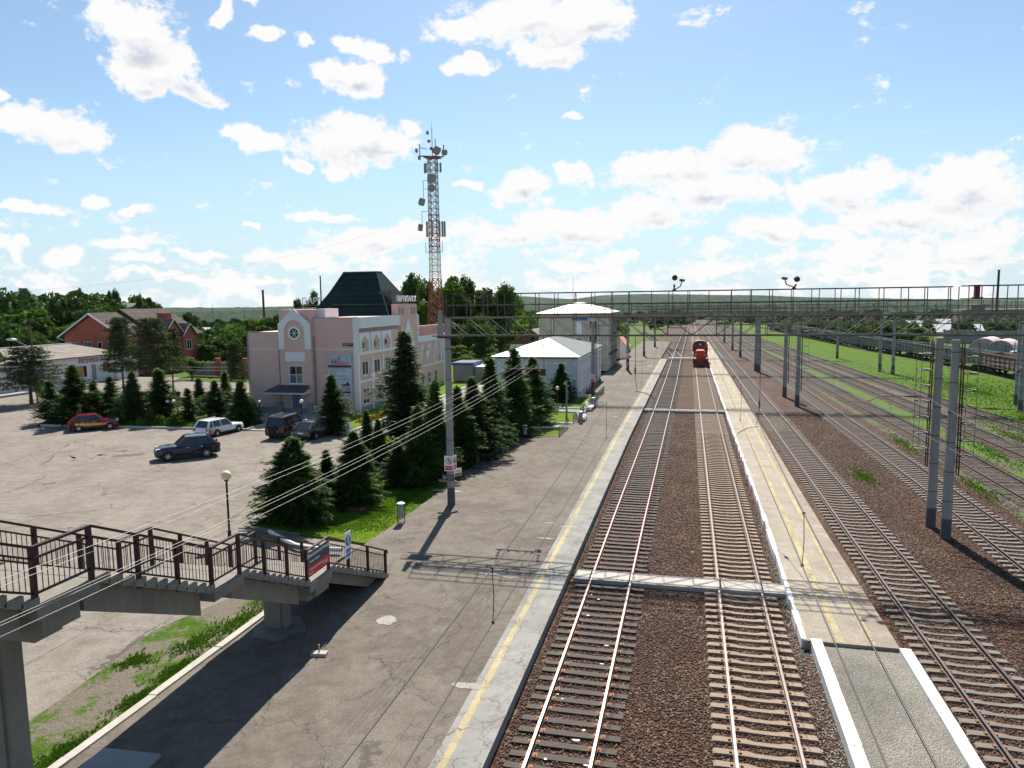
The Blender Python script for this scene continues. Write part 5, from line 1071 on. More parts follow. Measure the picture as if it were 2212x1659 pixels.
# --- shop in front of it
sp = thing('shop', 'long low white shop with corrugated roof and faded red lettering', 'shop', (-86.8, 70.5, .2)); mb = MB(); mb.box(-14, 0, 0, 25.5, 0, 3.9); mb.box(-14, .5, 25.5, 30, 0, 3.3)
mb.build('wall', M['white'], sp); mb = MB(); mb.add([(.6, -.5, 4.05), (.6, 26.3, 4.05), (-7, 26.3, 5.6), (-7, -.5, 5.6), (-14.5, -.5, 4.05), (-14.5, 26.3, 4.05)], [(0, 1, 2, 3), (3, 2, 5, 4)]); mb.box(-14.5, .6, -.5, 26.3, 3.88, 4.04); mb.add([(.6, -.49, 4.04), (-7, -.49, 5.58), (-14.5, -.49, 4.04)], [(0, 1, 2)]); mb.build('roof', M['slate'], sp)
mb = MB(); mb.bar((-7, -.5, 5.66), (-7, 26.3, 5.66), .3, .06); mb.build('ridge_cap', M['whitemetal'], sp)
t = text('lettering', 'Аптека', 1.15, mat_simple('faded_red_letters', (.42, .16, .17), .6, .1, 2), sp, (.06, 20.6, 3.35), (R(90), 0, R(90)), .04)
for yy in (3, 8.5): win(sp, yy, .9, 3.0, 1.5, 'x', 0, cols=3)
wv_ = win(sp, 16.2, .9, 4.0, 1.75, 'x', 0, cols=1); mb = MB(); mb.box(.02, .04, 16.4, 19.6, 1.0, 2.5)
mt, g, b = newmat('ochre_blind'); p = g.n('ShaderNodeTexCoord').outputs['Object']; z = g.sep(p)[2]; tt = g.step(g.math('PINGPONG', z, .09), .02, .05); g.l(g.mix(tt, (.16, .09, .03), (.50, .27, .06)), b.inputs['Base Color']); mb.build('ochre_blind', mt, sp)
mb = MB(); mb.box(.0, .06, 21.1, 21.9, .3, 2.65); mb.build('door', M['greyplinth'], sp); mb = MB(); mb.box(.0, .05, 23.4, 24.1, 1.8, 2.6); mb.build('red_sign', M['signred'], sp)
mb = MB(); pts = [(23.2, 2.6), (24.2, 3.1), (25.6, 3.3), (27.2, 2.6)]; mb.prism(pts, 0, 1.8, 0, 'x'); mb.build('door_awning', M['greyplinth'], sp)
mb = MB(); mb.box(.2, 2.6, -2, 8, 0, .25); mb.box(-.5, .3, 10.5, 12.5, 0, 2.9); mb.build('steps', M['pole'], sp)
# brick and stone wall behind the car park
fw = thing('garden_wall', 'brick and stone garden wall with red brick piers beyond the far forecourt', 'wall', (-79, 104, .1), R(-4)); mb = MB()
for k in range(5): mb.box(k*5.2-.35, k*5.2+.35, -.35, .35, 0, 2.9); 
mb.build('brick_pier', M['redbrick'], fw); mb = MB(); mb.box(.35, 20.5, -.15, .15, 0, 2.2); mb.build('stone_panel', mat_simple('rubble_stone', (.28, .22, .19), .9, .4, 2.5, bmp=.5), fw)
# --- lattice radio mast
tw = thing('radio_mast', 'tall red and white lattice radio mast with many dish antennas', 'mast', (-45.9, 130, .0)); HT = 37.4
def tw_w(z): return 1.62-.62*min(1, z/8)/1 - .10*max(0, (z-17))/20 if z < 16 else 1.0-.10*(z-16)/20
def wz(z): return float(np.interp(z, [0, 15.8, 16.2, 37.4], [1.6, .86, .8, .70]))
segs = [(0, 15.9, 'mastred'), (15.9, 20.5, 'mastwhite'), (20.5, 27.3, 'mastred2'), (27.3, 37.4, 'mastwhite2')]
M['mastred'] = mat_simple('mast_rust_red', (.27, .068, .038), .6, .2, 1); M['mastwhite'] = mat_simple('mast_white', (.66, .60, .55), .6, .1, 1); M['mastred2'] = mat_simple('mast_red', (.25, .045, .055), .6, .15, 1); M['mastwhite2'] = mat_simple('mast_grey_white', (.36, .34, .37), .6, .15, 1)
for z0, z1, mt_ in segs:
    mb = MB(); z = z0; dz = 1.75 if z0 < 15 else 1.15
    while z < z1-.3:
        zn = min(z1, z+dz); a, c_ = wz(z), wz(zn); ca = [(-a, -a), (a, -a), (a, a), (-a, a)]; cc = [(-c_, -c_), (c_, -c_), (c_, c_), (-c_, c_)]
        for i in range(4):
            j = (i+1) % 4; mb.bar((*ca[i], z), (*cc[i], zn), .12, .12); mb.bar((*ca[i], z), (*cc[j], zn), .075, .075); mb.bar((*ca[j], z), (*cc[i], zn), .075, .075); mb.bar((*cc[i], zn), (*cc[j], zn), .1, .1)
            if z0 < 15: mb.bar(((ca[i][0]+ca[j][0])/2, (ca[i][1]+ca[j][1])/2, z), (*cc[j], zn), .09, .09)
        z = zn
    mb.build('lattice_section', M[mt_], tw)
mb = MB()
for z, r in ((37.4, 2.0),):
    mb.box(-1.3, 1.3, -1.3, 1.3, z, z+.15); mb.bar((-2.4, 0, z+.5), (2.1, 0, z+.1), .2, .2); mb.bar((-2.4, 0, z+.4), (-2.4, 0, z+2.6), .12, .12); mb.bar((2.0, 0, z), (2.2, 0, z+2.2), .16, .16); mb.bar((.6, 0, z), (.6, 0, z+3.3), .12, .12)
    mb.bar((-2.4, 0, z+2), (-1, 0, z+1.6), .1, .1); mb.tube((0, 0, z), (0, 0, z+5), .07, .05, 6); mb.tube((0, 0, z+5), (0, 0, z+6.4), .03, .02, 5); mb.bar((-.3, 0, z+5.1), (.3, 0, z+5.1), .05, .05)
mb.build('top_platform', M['mastred2'], tw)
def dish(c, r, dirn, d=.5, mat='pole'):
    mb = MB(); mb.lathe([(.001, -.02), (r*.95, 0), (r, .05), (r, d), (r*.9, d+.1), (.001, d+.18)], (0, 0, 0), 14); o = mb.build('dish_antenna', M[mat], tw, c); o.rotation_euler = Vector(dirn).to_track_quat('Z', 'Y').to_euler()
for c, r, dd, d in (((-.6, 0, 41.9), .36, (-1, -.3, 0), .3), ((-.4, 0, 40.4), .3, (-1, -1, 0), .3), ((0, -.3, 39.0), .32, (0, -1, 0), .25), ((1.3, 0, 38.5), .75, (-.6, -.6, .3), .9), ((2.1, 0, 38.3), .55, (1, -.4, -.2), .5),
                    ((.2, -1.1, 33.6), .78, (.1, -1, 0), .5), ((-1.7, -.3, 29.6), .72, (-.8, -.6, .2), .8), ((-2.2, 0, 25.1), .68, (-.9, -.4, .1), .7), ((-2.8, 0, 38.9), .4, (-1, -.2, 0), .3), ((-2.3, 0, 37.6), .4, (-1, -.2, 0), .3), ((-1.7, 0, 12.4+2), .42, (-1, -.3, 0), .3), ((-2.2, 0, 13.2-1.6), .42, (-.8, -.6, 0), .3), ((.2, -1.2, 31.9), .7, (0, -1, 0), .3)): dish(c, r, dd, d)
def sector(x, y, z, h=2.0):
    mb = MB(); mb.box(x-.16, x+.16, y-.1, y+.1, z, z+h); mb.bar((x, y, z+.3), (x*.5, y*.5, z+.3), .06, .06); mb.bar((x, y, z+h-.3), (x*.5, y*.5, z+h-.3), .06, .06); mb.build('panel_antenna', M['pole'], tw)
for x, y in ((-1.5, 0), (-1.1, -.6), (1.5, 0), (1.1, -.6)): sector(x, y, 34.8, 1.7)
for x, y in ((-1.2, -.5), (.0, -1.1), (1.15, -.3), (1.6, 0), (2.0, .1)): sector(x, y, 23.3, 2.8)
mb = MB(); [mb.bar(a, c_, .08, .08) for a, c_ in (((-1.9, 0, 29.6), (-1.9, 0, 33.5)), ((-1.9, 0, 33.5), (-.9, 0, 33.5)), ((-1.9, 0, 32.0), (-.9, 0, 32.0)), ((-2.3, 0, 25.5), (-2.3, 0, 28)), ((-2.3, 0, 28), (-.9, 0, 28)), ((-1.7, 0, 20.5), (-1.7, 0, 22.3)), ((-1.7, 0, 20.6), (1.5, 0, 20.6)), ((1.5, 0, 20.6), (1.5, 0, 22.6)))]; mb.build('antenna_brackets', M['mastwhite2'], tw)
mb = MB(); a = Vector((-46.5, 130, 27.5)); e = atY(-300, 640, 60); mb.path([a.lerp(e, t)-Vector((0, 0, 3.5*4*t*(1-t)))-Vector((-45.9, 130, 0)) for t in np.linspace(0, 1, 14)], .008, 5); tag(mb.build('guy_cable', M['wire'], None, (-45.9, 130, 0)), 'thin cable sagging from the radio mast to the far left', 'wire')
# chimneys and thin masts in the distance
def stack(px, pyt, pyb, Y, r, lab, mat='darkred'):
    a = atY(px, pyt, Y); b_ = atY(px, pyb, Y); mb = MB(); mb.tube((0, 0, 0), (0, 0, a.z-b_.z), r, r*.85, 10); mb.tube((0, 0, a.z-b_.z), (0, 0, a.z-b_.z+.3), r, r, 10); mb.box(-r*1.2, r*1.2, -r*1.2, r*1.2, 0, 1); tag(mb.build('chimney', M[mat], None, b_), lab, 'chimney')
M['darkred'] = mat_simple('dark_maroon_stack', (.10, .03, .055), .6, .3, 1)
stack(572, 628, 715, 230, .43, 'dark maroon boiler chimney standing among trees left of the pink station'); stack(695.5, 598, 690, 260, .30, 'thin maroon chimney rising behind the green station roof'); stack(2151, 585, 700, 240, .35, 'thin dark chimney on the far right behind the gantry')
for px, py, lab in ((458, 657, 'hair thin mast on the far wooded ridge at left'), (527, 662, 'shorter hair thin mast on the far ridge')): 
    a = atY(px, py, 900); mb = MB(); mb.tube((0, 0, -24), (0, 0, 0), .35, .25, 6); [mb.bar((-.9, 0, -k*4), (.9, 0, -k*4), .15, .15) for k in range(1, 5)]; tag(mb.build('distant_mast', M['steel'], None, a), lab, 'mast')
# scattered distant houses
def small_house(px, py, Y, w, h, lab, wallm='white', roofm='whitemetal', d=6, name='distant_house', rz=0.0, grp=None):
    p = atY(px, py, Y); zg = min(p.z-h-.5, 0); root = thing(name, lab, 'house', (p.x, Y, p.z-h*1.5), rz, grp)
    mb = MB(); mb.box(-w/2, w/2, 0, d, -4, h); mb.prism([(0, h), (d, h), (d/2, h*1.5)], -w/2, w/2, 0, 'x'); mb.build('wall', M[wallm], root); mb = MB(); gable_roof(mb, -w/2, w/2, 0, d, h, h*1.5, .3, .15, 'x'); mb.build('roof', M[roofm], root)
    mb = MB(); 
    for k in range(3): mb.box(-w/2+w*(.18+.28*k), -w/2+w*(.30+.28*k), -.05, 0, h*.35, h*.75)
    mb.build('window', M['glass'], root)
HG = 'roofs scattered in the distant town'
for (px, py, Y, w, h, lab, wm, rm) in [(130, 653, 190, 11, 3, 'pinkish roofed house on the wooded rise at the upper left', 'pink', 'slate'), (222, 651, 185, 9, 3, 'pale roofed house on the crest of the wooded rise', 'white', 'pinkmetal'), (15, 655, 175, 9, 3, 'grey roofed house half hidden at the left edge of the wooded rise', 'concrete', 'slate'), (255, 656, 170, 7, 2.5, 'second pale roof below the crest house', 'concrete', 'greymetal'),
     (450, 708, 330, 26, 3, 'long pale roof beyond the trees left of the pink station', 'concrete', 'pinkmetal'), (452, 717, 240, 22, 3, 'nearer long white edged roof left of the pink station', 'concrete', 'greymetal'), (1170, 722, 190, 12, 3, 'white roofed low house behind the trees right of the mast', 'concrete', 'whitemetal'), (1128, 712, 230, 16, 3, 'low house with bright roof in the greenery right of the mast', 'concrete', 'slate'),
     (1110, 628+50, 420, 14, 4, 'small bright roof on the far slope right of the mast', 'white', 'whitemetal'), (1262, 676, 500, 16, 5, 'dark red roofed house just left of the pink ribbed roof', 'concrete', 'darkred'), (1750, 687, 420, 34, 5, 'long white roofed depot in the distance', 'white', 'whitemetal'), (1800, 690, 380, 26, 4, 'grey depot beside the long white roofed one', 'concrete', 'greymetal'),
     (1960, 694, 300, 12, 4, 'bright roofed shed behind the gantry legs', 'white', 'whitemetal'), (2060, 702, 240, 16, 4, 'row of white roofed sheds behind the tall poles', 'redbrick', 'whitemetal'), (2030, 690, 330, 10, 4, 'white gabled shed far right', 'white', 'whitemetal'), (1905, 673, 650, 16, 6, 'pale box building below the far hills', 'white', 'whitemetal'), (1405, 683, 600, 12, 5, 'tiny white house under the far hills', 'white', 'whitemetal'), (1590, 680, 560, 12, 5, 'tiny bright house beyond the yard throat', 'white', 'whitemetal')]:
    small_house(px, py, Y, w, h, lab, wm, rm, grp=HG)
p = atY(2165, 668, 330); mb = MB(); mb.box(-14, 14, 0, 12, -16, 0); mb.box(-11, -6, 0, 12, 0, 2); tag(mb.build('industrial_building', M['concrete'], None, p), 'tall dark works building on the far right under the ridge', 'building')
# concrete wall and sheds behind the freight train
mb = MB(); A = Vector((60, 199, 0)); B = Vector((112, 168, 0)); mb.bar(A+Vector((0, 0, 1.5)), B+Vector((0, 0, 1.5)), .2, 3.2)
for k in range(13): q = A.lerp(B, k/12); mb.bar(q, q+Vector((0, 0, 3.3)), .45, .45)
tag(mb.build('concrete_wall', M['pole'], None), 'long grey concrete wall behind the freight train', 'wall')
for i, (px, py, Y) in enumerate(((2063, 806, 146), (2118, 812, 138))):
    p = gr(*Z5(*((1600, 815), (1800, 850))[i]), 0); root = thing('arched_hangar', ('left one of two half round pale metal hangars behind the freight train', 'right one of two half round pale metal hangars behind the freight train')[i], 'shed', (p.x+2, p.y+1, 0), R(-30), 'half round hangars'); root.scale = (.82, .9, .82)
    mb = MB(); pts = [(3.2*math.cos(t), 3.1*math.sin(t)) for t in np.linspace(0, math.pi, 13)]; mb.prism(pts, 0, 9, 0, 'y'); mb.build('shell', M['pinkmetal'], root); mb = MB(); mb.prism([(x*.93, z*.93) for x, z in pts], -.06, -.005, 0, 'y'); mb.build('end_wall', M['greyplinth'], root)
mb = MB()
for k in range(22): mb.bar((46+k*.75, 168-k*1.9, 0), (46+k*.75, 168-k*1.9, 3.2), .12, .12)
mb.bar((46, 168, 2.6), (62, 128, 2.6), .08, .08); tag(mb.build('stake_fence', M['steel'], None), 'row of thin stakes standing behind the green wagons', 'fence')

# ------------------------------------------------------------------ vehicles
def car_paint(name, col, rough=.25, metal=.3):
    mt, g, b = newmat(name); p = g.n('ShaderNodeTexCoord').outputs['Object']; n = g.noise(p, 2.0, 4, .6); f = g.step(n, .3, .7, .9, 1.1, 'LINEAR'); z = g.sep(p)[2]
    c = g.vmath('MULTIPLY', col, g.comb(f, f, f)); c = g.mix(g.step(g.math('ADD', z, g.math('MULTIPLY', n, .15)), .5, .28, 0, .15), c, (.10, .085, .07))
    g.l(c, b.inputs['Base Color']); b.inputs['Roughness'].default_value = rough; b.inputs['Metallic'].default_value = metal; b.inputs['Coat Weight'].default_value = .6; b.inputs['Coat Roughness'].default_value = .08; return mt
M['tyre'] = mat_simple('tyre_rubber', (.018, .017, .016), .85, .2, 4); M['alloy'] = mat_simple('alloy_rim', (.55, .55, .56), .35, .08, 3, metal=.7)
M['lamp'] = mat_simple('headlamp', (.75, .77, .8), .15, .03, 3); M['tail'] = mat_simple('tail_lamp', (.42, .015, .015), .2, .05, 3); M['plate'] = mat_simple('number_plate', (.75, .75, .73), .5, .04, 3)
def loft(mb, secs, mi=0, cap=True, smooth=True):
    n = len(secs[0]); vs = [p for s in secs for p in s]
    fs = [(i*n+j, i*n+(j+1) % n, (i+1)*n+(j+1) % n, (i+1)*n+j) for i in range(len(secs)-1) for j in range(n)]
    if cap: fs += [tuple(range(n))[::-1], tuple(len(vs)-n+k for k in range(n))]
    return mb.add(vs, fs, mi, smooth)
def make_car(name, label, loc, rz, L, Wd, belt, roofz, hood, x_ws0, x_ws1, x_rr0, x_rr1, paint, wheel=.33, wb=None, suv=False, rails=False, spare=False, decal=None, group='cars parked on the station square'):
    """x runs to the nose. hood = height over the front wheels; ws = windscreen foot/top, rr = rear roof end/foot"""
    root = thing(name, label, 'car', loc, rz, group); wb = wb or L*.59; xf = L*.5-L*.19; xr = xf-wb; zb = .30 if suv else .22
    def sec(x, w, z0, z1, sh=.16):           # cross section of the lower body
        w2 = w/2; return [(x, -w2*.93, z0), (x, -w2, z0+.16), (x, -w2, z1-sh), (x, -w2*.93, z1-.02), (x, -w2*.55, z1+.015), (x, w2*.55, z1+.015), (x, w2*.93, z1-.02), (x, w2, z1-sh), (x, w2, z0+.16), (x, w2*.93, z0)]
    h = L/2
    st = [(-h, Wd*.86, zb+.12, belt-.20), (-h+.07, Wd*.95, zb+.02, belt-.04), (-h+.35, Wd, zb, belt), (x_rr1, Wd, zb, belt+.01), (0, Wd, zb, belt), (x_ws0-.05, Wd, zb, belt-.02), (x_ws0+.25, Wd*.99, zb, hood+.03), (h-.55, Wd*.97, zb, hood-.03), (h-.2, Wd*.9, zb, hood-.12), (h-.04, Wd*.8, zb+.04, hood-.25), (h, Wd*.7, zb+.12, hood-.36)]
    mb = MB(); loft(mb, [sec(*s) for s in st]); bm_ = mb.build('body', paint, root); fix_normals(bm_.data)
    w0 = Wd*.93; w1 = Wd*.74
    def csec(x, w, z): return (x, -w/2, z), (x, w/2, z)
    a = [(x_rr1, -w0/2, belt-.01), (x_ws0, -w0/2, belt-.03), (x_ws1, -w1/2, roofz-.04), (x_rr0, -w1/2, roofz-.04)]; b_ = [(x, -y, z) for x, y, z in a]
    mb = MB(); mb.add(a+b_, [(0, 1, 2, 3), (7, 6, 5, 4), (1, 5, 6, 2), (4, 0, 3, 7)]); mb.build('windows', M['glass'], root)
    mb = MB()                                                    # roof skin and pillars
    n = 7; secs = []
    for t in np.linspace(0, 1, 7):
        x = x_rr0+(x_ws1-x_rr0)*t; zz = roofz-.035+.045*math.sin(math.pi*min(1, max(0, .12+.76*t))); row = []
        for k in range(n): y = -w1/2*1.03+w1*1.03*k/(n-1); row.append((x, y, zz-.045*abs(2*k/(n-1)-1)**3))
        secs.append(row)
    vs = [p for s in secs for p in s]; mb.add(vs, [(i*n+j, i*n+j+1, (i+1)*n+j+1, (i+1)*n+j) for i in range(6) for j in range(n-1)], 0, True)
    for s in (-1, 1):
        mb.bar((x_ws0, s*w0/2*.985, belt-.02), (x_ws1, s*w1/2*1.0, roofz-.05), .07, .06); mb.bar((x_rr1, s*w0/2*.985, belt), (x_rr0, s*w1/2, roofz-.05), .16, .09)
        xm = (x_ws0+x_rr1)/2+.1; mb.bar((xm, s*w0/2*.99, belt), (xm-.05, s*w1/2*1.01, roofz-.05), .05, .07)
        xq = xm-(x_ws0-x_rr1)*.32; mb.bar((xq, s*w0/2*.99, belt), (xq-.0, s*w1/2*1.01, roofz-.05), .05, .07)
        mb.bar((x_ws1, s*w1/2*1.01, roofz-.045), (x_rr0, s*w1/2*1.01, roofz-.045), .05, .05)
    mb.build('roof', paint, root)
    mb = MB()
    for s in (-1, 1):
        for x in (xf, xr): mb.tube((x, s*(Wd/2-.03), wheel), (x, s*(Wd/2+.012), wheel), wheel+.075, wheel+.075, 18, 0, True, False)
        mb.bar((xr+.3, s*(Wd/2+.0), zb+.05), (xf-.3, s*(Wd/2+.0), zb+.05), .04, .12)
    mb.build('wheel_arch', M['black'], root)
    for x in (xf, xr):
        for s in (-1, 1):
            mb = MB(); mb.tube((x, s*(Wd/2-.20), wheel), (x, s*(Wd/2+.02), wheel), wheel, wheel, 20, 0, True, False); wh = mb.build('wheel', M['tyre'], root)
            mb = MB(); mb.tube((x, s*(Wd/2+.018), wheel), (x, s*(Wd/2+.03), wheel), wheel*.62, wheel*.6, 16, 1, True, False)
            for k in range(6): t = k*math.pi/3; mb.bar((x, s*(Wd/2+.032), wheel), (x+math.cos(t)*wheel*.6, s*(Wd/2+.036), wheel+math.sin(t)*wheel*.6), .05, .03, 0, up=(0, 1, 0))
            mb.build('rim', [M['alloy'], M['tyre']], wh)
    for s in (-1, 1):
        mb = MB(); mb.prism([(h-.42, s*Wd*.43), (h-.10, s*Wd*.36), (h-.06, s*Wd*.26), (h-.28, s*Wd*.28)], hood-.20, hood-.075); mb.build('headlight', M['lamp'], root)
        mb = MB(); zt = belt-.26; mb.box(-h-.015, -h+.14, s*Wd*.41-.065, s*Wd*.41+.065, zt-.05, zt+(.30 if suv else .16)); mb.build('tail_light', M['tail'], root)
        mb = MB(); mb.box(x_ws0-.28, x_ws0-.16, s*(Wd/2+.02)-.07, s*(Wd/2+.02)+.09, belt-.02, belt+.11); mb.build('mirror', paint, root)
        mb = MB(); [mb.box(xx, xx+.16, s*(Wd/2+.005)-.012, s*(Wd/2+.005)+.012, belt-.14, belt-.10) for xx in (-.05, -1.0)]; mb.build('door_handle', M['alloy'], root)
        if rails: mb = MB(); mb.bar((x_ws1-.05, s*w1/2*.9, roofz+.05), (x_rr0+.1, s*w1/2*.9, roofz+.05), .035, .035); mb.build('roof_rail', M['alloy'], root)
        mb = MB(); [mb.bar((xx, s*(Wd/2+.002), zb+.15), (xx-.03, s*(Wd/2+.002), belt-.05), .012, .008) for xx in (x_ws0-.35, (x_ws0+x_rr1)/2+.05, x_rr1+.35)]; mb.build('door_gap', M['black'], root)
    mb = MB(); mb.box(h-.03, h+.02, -Wd*.24, Wd*.24, hood-.42, hood-.30); mb.box(-h-.03, -h+.1, -Wd*.40, Wd*.40, zb+.1, zb+.22); mb.build('bumper_trim', M['black'], root)
    mb = MB(); mb.box(-h-.035, -h+.05, -.26, .26, zb+.36, zb+.47); mb.build('number_plate', M['plate'], root)
    if spare: mb = MB(); mb.tube((-h-.22, .12, belt-.25), (-h, .12, belt-.25), .36, .36, 20, 0, True, True); mb.build('spare_wheel_cover', M['black'], root)
    if decal: decal(root, Wd)
    return root
def hd(a, b_): return math.atan2(b_.y-a.y, b_.x-a.x)
navy = car_paint('navy_car_paint', (.010, .014, .045)); blackp = car_paint('black_car_paint', (.012, .012, .014)); whitep = car_paint('white_car_paint', (.72, .73, .74), .3, 0); greyp = car_paint('dark_grey_car_paint', (.085, .088, .095), .3, .5); maroon = car_paint('maroon_car_paint', (.24, .012, .03), .25, .3)
# wheel contact points read off the photograph give place and heading
a, c_ = gr(*Z1(1415, 1615)), gr(*Z1(1715, 1583)); dv = (a-c_).normalized(); n_ = Vector((-dv.y, dv.x, 0))
rz = math.atan2(dv.y, dv.x); mid = (a+c_)/2-n_*.88 if n_.y < 0 else (a+c_)/2+n_*.88
make_car('parked_car', 'dark navy crossover car standing in the middle of the car park', (mid.x, mid.y, .2), rz, 4.45, 1.82, 1.02, 1.66, 1.0, .78, .12, -1.35, -1.98, navy, .36, 2.62, True, True)
def stand(p, q, side=.85):
    d = (q-p).normalized(); n = Vector((-d.y, d.x, 0)); n = n if n.y > 0 else -n; return (p+q)/2+n*side, math.atan2(d.y, d.x)
a, c_ = gr(*Z1(880, 1352)), gr(*Z1(683, 1368)); mid, rz = stand(c_, a)
def drive_decal(root, Wd):
    for s in (-1,):
        mb = MB(); mb.prism([(-1.5, .78), (.9, .62), (1.2, .7), (.9, .50), (-1.45, .50)], -Wd/2-.016, -Wd/2-.008, 0, 'y'); mb.build('side_stripe', M['yellowdecal'], root)
        text('lettering', 'CABPU', .36, M['yellowdecal'], root, (-.15, -Wd/2-.012, .60), (R(90), 0, 0), .004, 'CENTER', 1.3, .008) if False else None
M['yellowdecal'] = mat_simple('yellow_decal', (.75, .50, .04), .4, .05, 3)
make_car('parked_car', 'maroon hatchback with a yellow side stripe parked before the spruce row', (mid.x, mid.y, .2), rz, 4.15, 1.70, .93, 1.48, .92, .82, .22, -1.2, -1.95, maroon, .30, 2.5, False, False, False, drive_decal)
a, c_ = gr(*Z1(1840, 1405)), gr(*Z1(1955, 1378)); mid, rz = stand(a, c_, .8); mid = Vector((-39.95, 56.2, .2))
make_car('parked_car', 'white estate car at the kerb before the spruces', (mid.x-.2, mid.y-.1, .2), R(80), 4.35, 1.68, .88, 1.44, .85, .72, .15, -1.75, -2.08, whitep, .29, 2.5, False, True)
a, c_ = gr(*Z2(545, 1508)), gr(*Z2(655, 1430)); mid, rz = stand(a, c_, .9)
make_car('parked_car', 'black off road car with a spare wheel on its back door, nose to the station', (-33.75, 56.6, .2), R(92), 4.6, 1.87, 1.12, 1.86, 1.12, .85, .45, -1.95, -2.22, blackp, .39, 2.7, True, True, True)
make_car('parked_car', 'dark grey hatchback right of the black off road car', (-31.0, 56.3, .2), R(84), 4.2, 1.7, .93, 1.46, .9, .80, .2, -1.25, -1.98, greyp, .30, 2.5)
make_car('parked_car', 'pale grey car standing beyond the freight train at the right', (61, 157, 0), R(160), 4.4, 1.7, .95, 1.5, .9, .8, .2, -1.2, -1.9, whitep, .31, 2.5, group='cars beyond the freight train')

# red shunting locomotive
LY = 126.3; LX = tx('B', 131); k_ = .86
lo = thing('locomotive', 'red diesel shunting locomotive coming down the second track', 'locomotive', (LX, LY, .2)); lo.scale = (k_, 1, k_)
mb = MB(); mb.box(-1.5, 1.5, .3, 16.3, 1.15, 1.45); mb.box(-1.5, 1.5, .15, .35, .55, 1.5); mb.build('frame', M['red'], lo)
mb = MB(); mb.prism([(-1.5, .3), (1.5, .3), (1.25, -.0), (-1.25, -.0)], .0, .18, 0, 'z'); mb.box(-1.35, 1.35, -.05, .15, .3, 1.15); mb.build('snow_plough', M['red'], lo)
mb = MB(); mb.prism([(-.9, 1.45), (.9, 1.45), (.9, 2.75), (.65, 3.0), (-.65, 3.0), (-.9, 2.75)], 1.3, 6.2, 0, 'y'); mb.build('hood', M['redbright'], lo)
mb = MB(); mb.prism([(-.85, 1.5), (.85, 1.5), (.8, 2.6), (-.8, 2.6)], 1.18, 1.3, 0, 'y'); mb.build('radiator_grille', M['redbright'], lo)
mb = MB(); mb.prism([(-1.5, 1.45), (1.5, 1.45), (1.5, 3.8), (1.15, 4.3), (.5, 4.5), (-.5, 4.5), (-1.15, 4.3), (-1.5, 3.8)], 6.2, 9.2, 0, 'y'); cab = mb.build('cab', M['red'], lo)
mb = MB(); [mb.box(x, x+.75, 6.15, 6.19, 3.1, 3.75) for x in (-1.3, -.4, .55)]; mb.build('window', M['glass'], cab)
mb = MB(); mb.prism([(-1.3, 4.2), (1.3, 4.2), (1.0, 4.45), (.4, 4.6), (-.4, 4.6), (-1.0, 4.45)], 6.0, 9.4, 0, 'y'); mb.build('roof', M['darkgrey'], cab)
mb = MB(); mb.prism([(-1.25, 1.45), (1.25, 1.45), (1.25, 3.7), (.8, 4.2), (-.8, 4.2), (-1.25, 3.7)], 9.2, 15.8, 0, 'y'); mb.build('engine_hood', M['red'], lo)
mb = MB()
for s in (-1, 1):
    for y in (.4, 2.2, 4.0, 5.8): mb.bar((s*1.42, y, 1.45), (s*1.42, y, 2.45), .04, .04)
    mb.bar((s*1.42, .4, 2.45), (s*1.42, 6.1, 2.45), .05, .05); mb.bar((s*.75, .3, 2.3), (s*1.42, .3, 2.3), .05, .05)
mb.build('handrail', M['signwhite'], lo)
for s in (-1, 1): mb = MB(); mb.box(s*1.28-.13, s*1.28+.13, .1, .2, 1.55, 2.05); mb.build('headlight', M['signwhite'], lo)
mb = MB(); mb.tube((0, 6.05, 3.9), (0, 6.2, 3.9), .2, .2, 12); mb.build('headlight', M['lamp'], lo)
for s in (-1, 1): mb = MB(); mb.tube((s*.85, -.35, .95), (s*.85, .1, .95), .07, .1, 10); mb.tube((s*.85, -.4, .95), (s*.85, -.35, .95), .2, .2, 12); mb.build('buffer', M['black'], lo)
mb = MB(); mb.box(-.15, .15, -.4, 0, .7, .95); mb.build('coupler', M['black'], lo)
for yc in (3.2, 12.6):
    mb = MB(); [mb.tube((s*.72, yc+o, .52), (s*.86, yc+o, .52), .52, .52, 16) for s in (-1, 1) for o in (-1.6, 0, 1.6)]; mb.box(-1.1, 1.1, yc-2.2, yc+2.2, .5, .95); mb.build('bogie', M['darkgrey'], lo)

# freight train: open wagons along the siding
WT = [('brown', 'lead brown open wagon with pale panelled sides at the right end of the freight train'), ('green', 'green open wagon next to the brown one'), ('green', 'green open wagon behind the tall near poles'), ('bluegrey', 'blue grey open wagon of the freight train'), ('green', 'green open wagon beyond the blue grey one'), ('bluegrey', 'blue green open wagon behind the two grass poles'),
      ('darkgreen', 'dark open wagon, seventh from the right end'), ('grey', 'grey open wagon, eighth from the right end'), ('darkgreen', 'dark open wagon, ninth from the right end'), ('grey', 'grey open wagon, tenth from the right end'), ('darkgreen', 'dark open wagon, eleventh from the right end'), ('darkgreen', 'far dark open wagon, twelfth from the right end'), ('grey', 'farthest open wagon seen of the freight train')]
def wagmat(nm, c1, c2):
    mt, g, b = newmat(nm); p = g.n('ShaderNodeTexCoord').outputs['Object']; n = g.noise(p, 1.1, 5, .65); st = g.noise(g.vmath('MULTIPLY', p, (1, 1, .12)), 2.2, 4, .6)
    c = g.mix(g.step(g.math('ADD', g.math('MULTIPLY', n, .5), g.math('MULTIPLY', st, .5)), .42, .6), c1, c2); g.l(c, b.inputs['Base Color']); b.inputs['Roughness'].default_value = .75; return mt
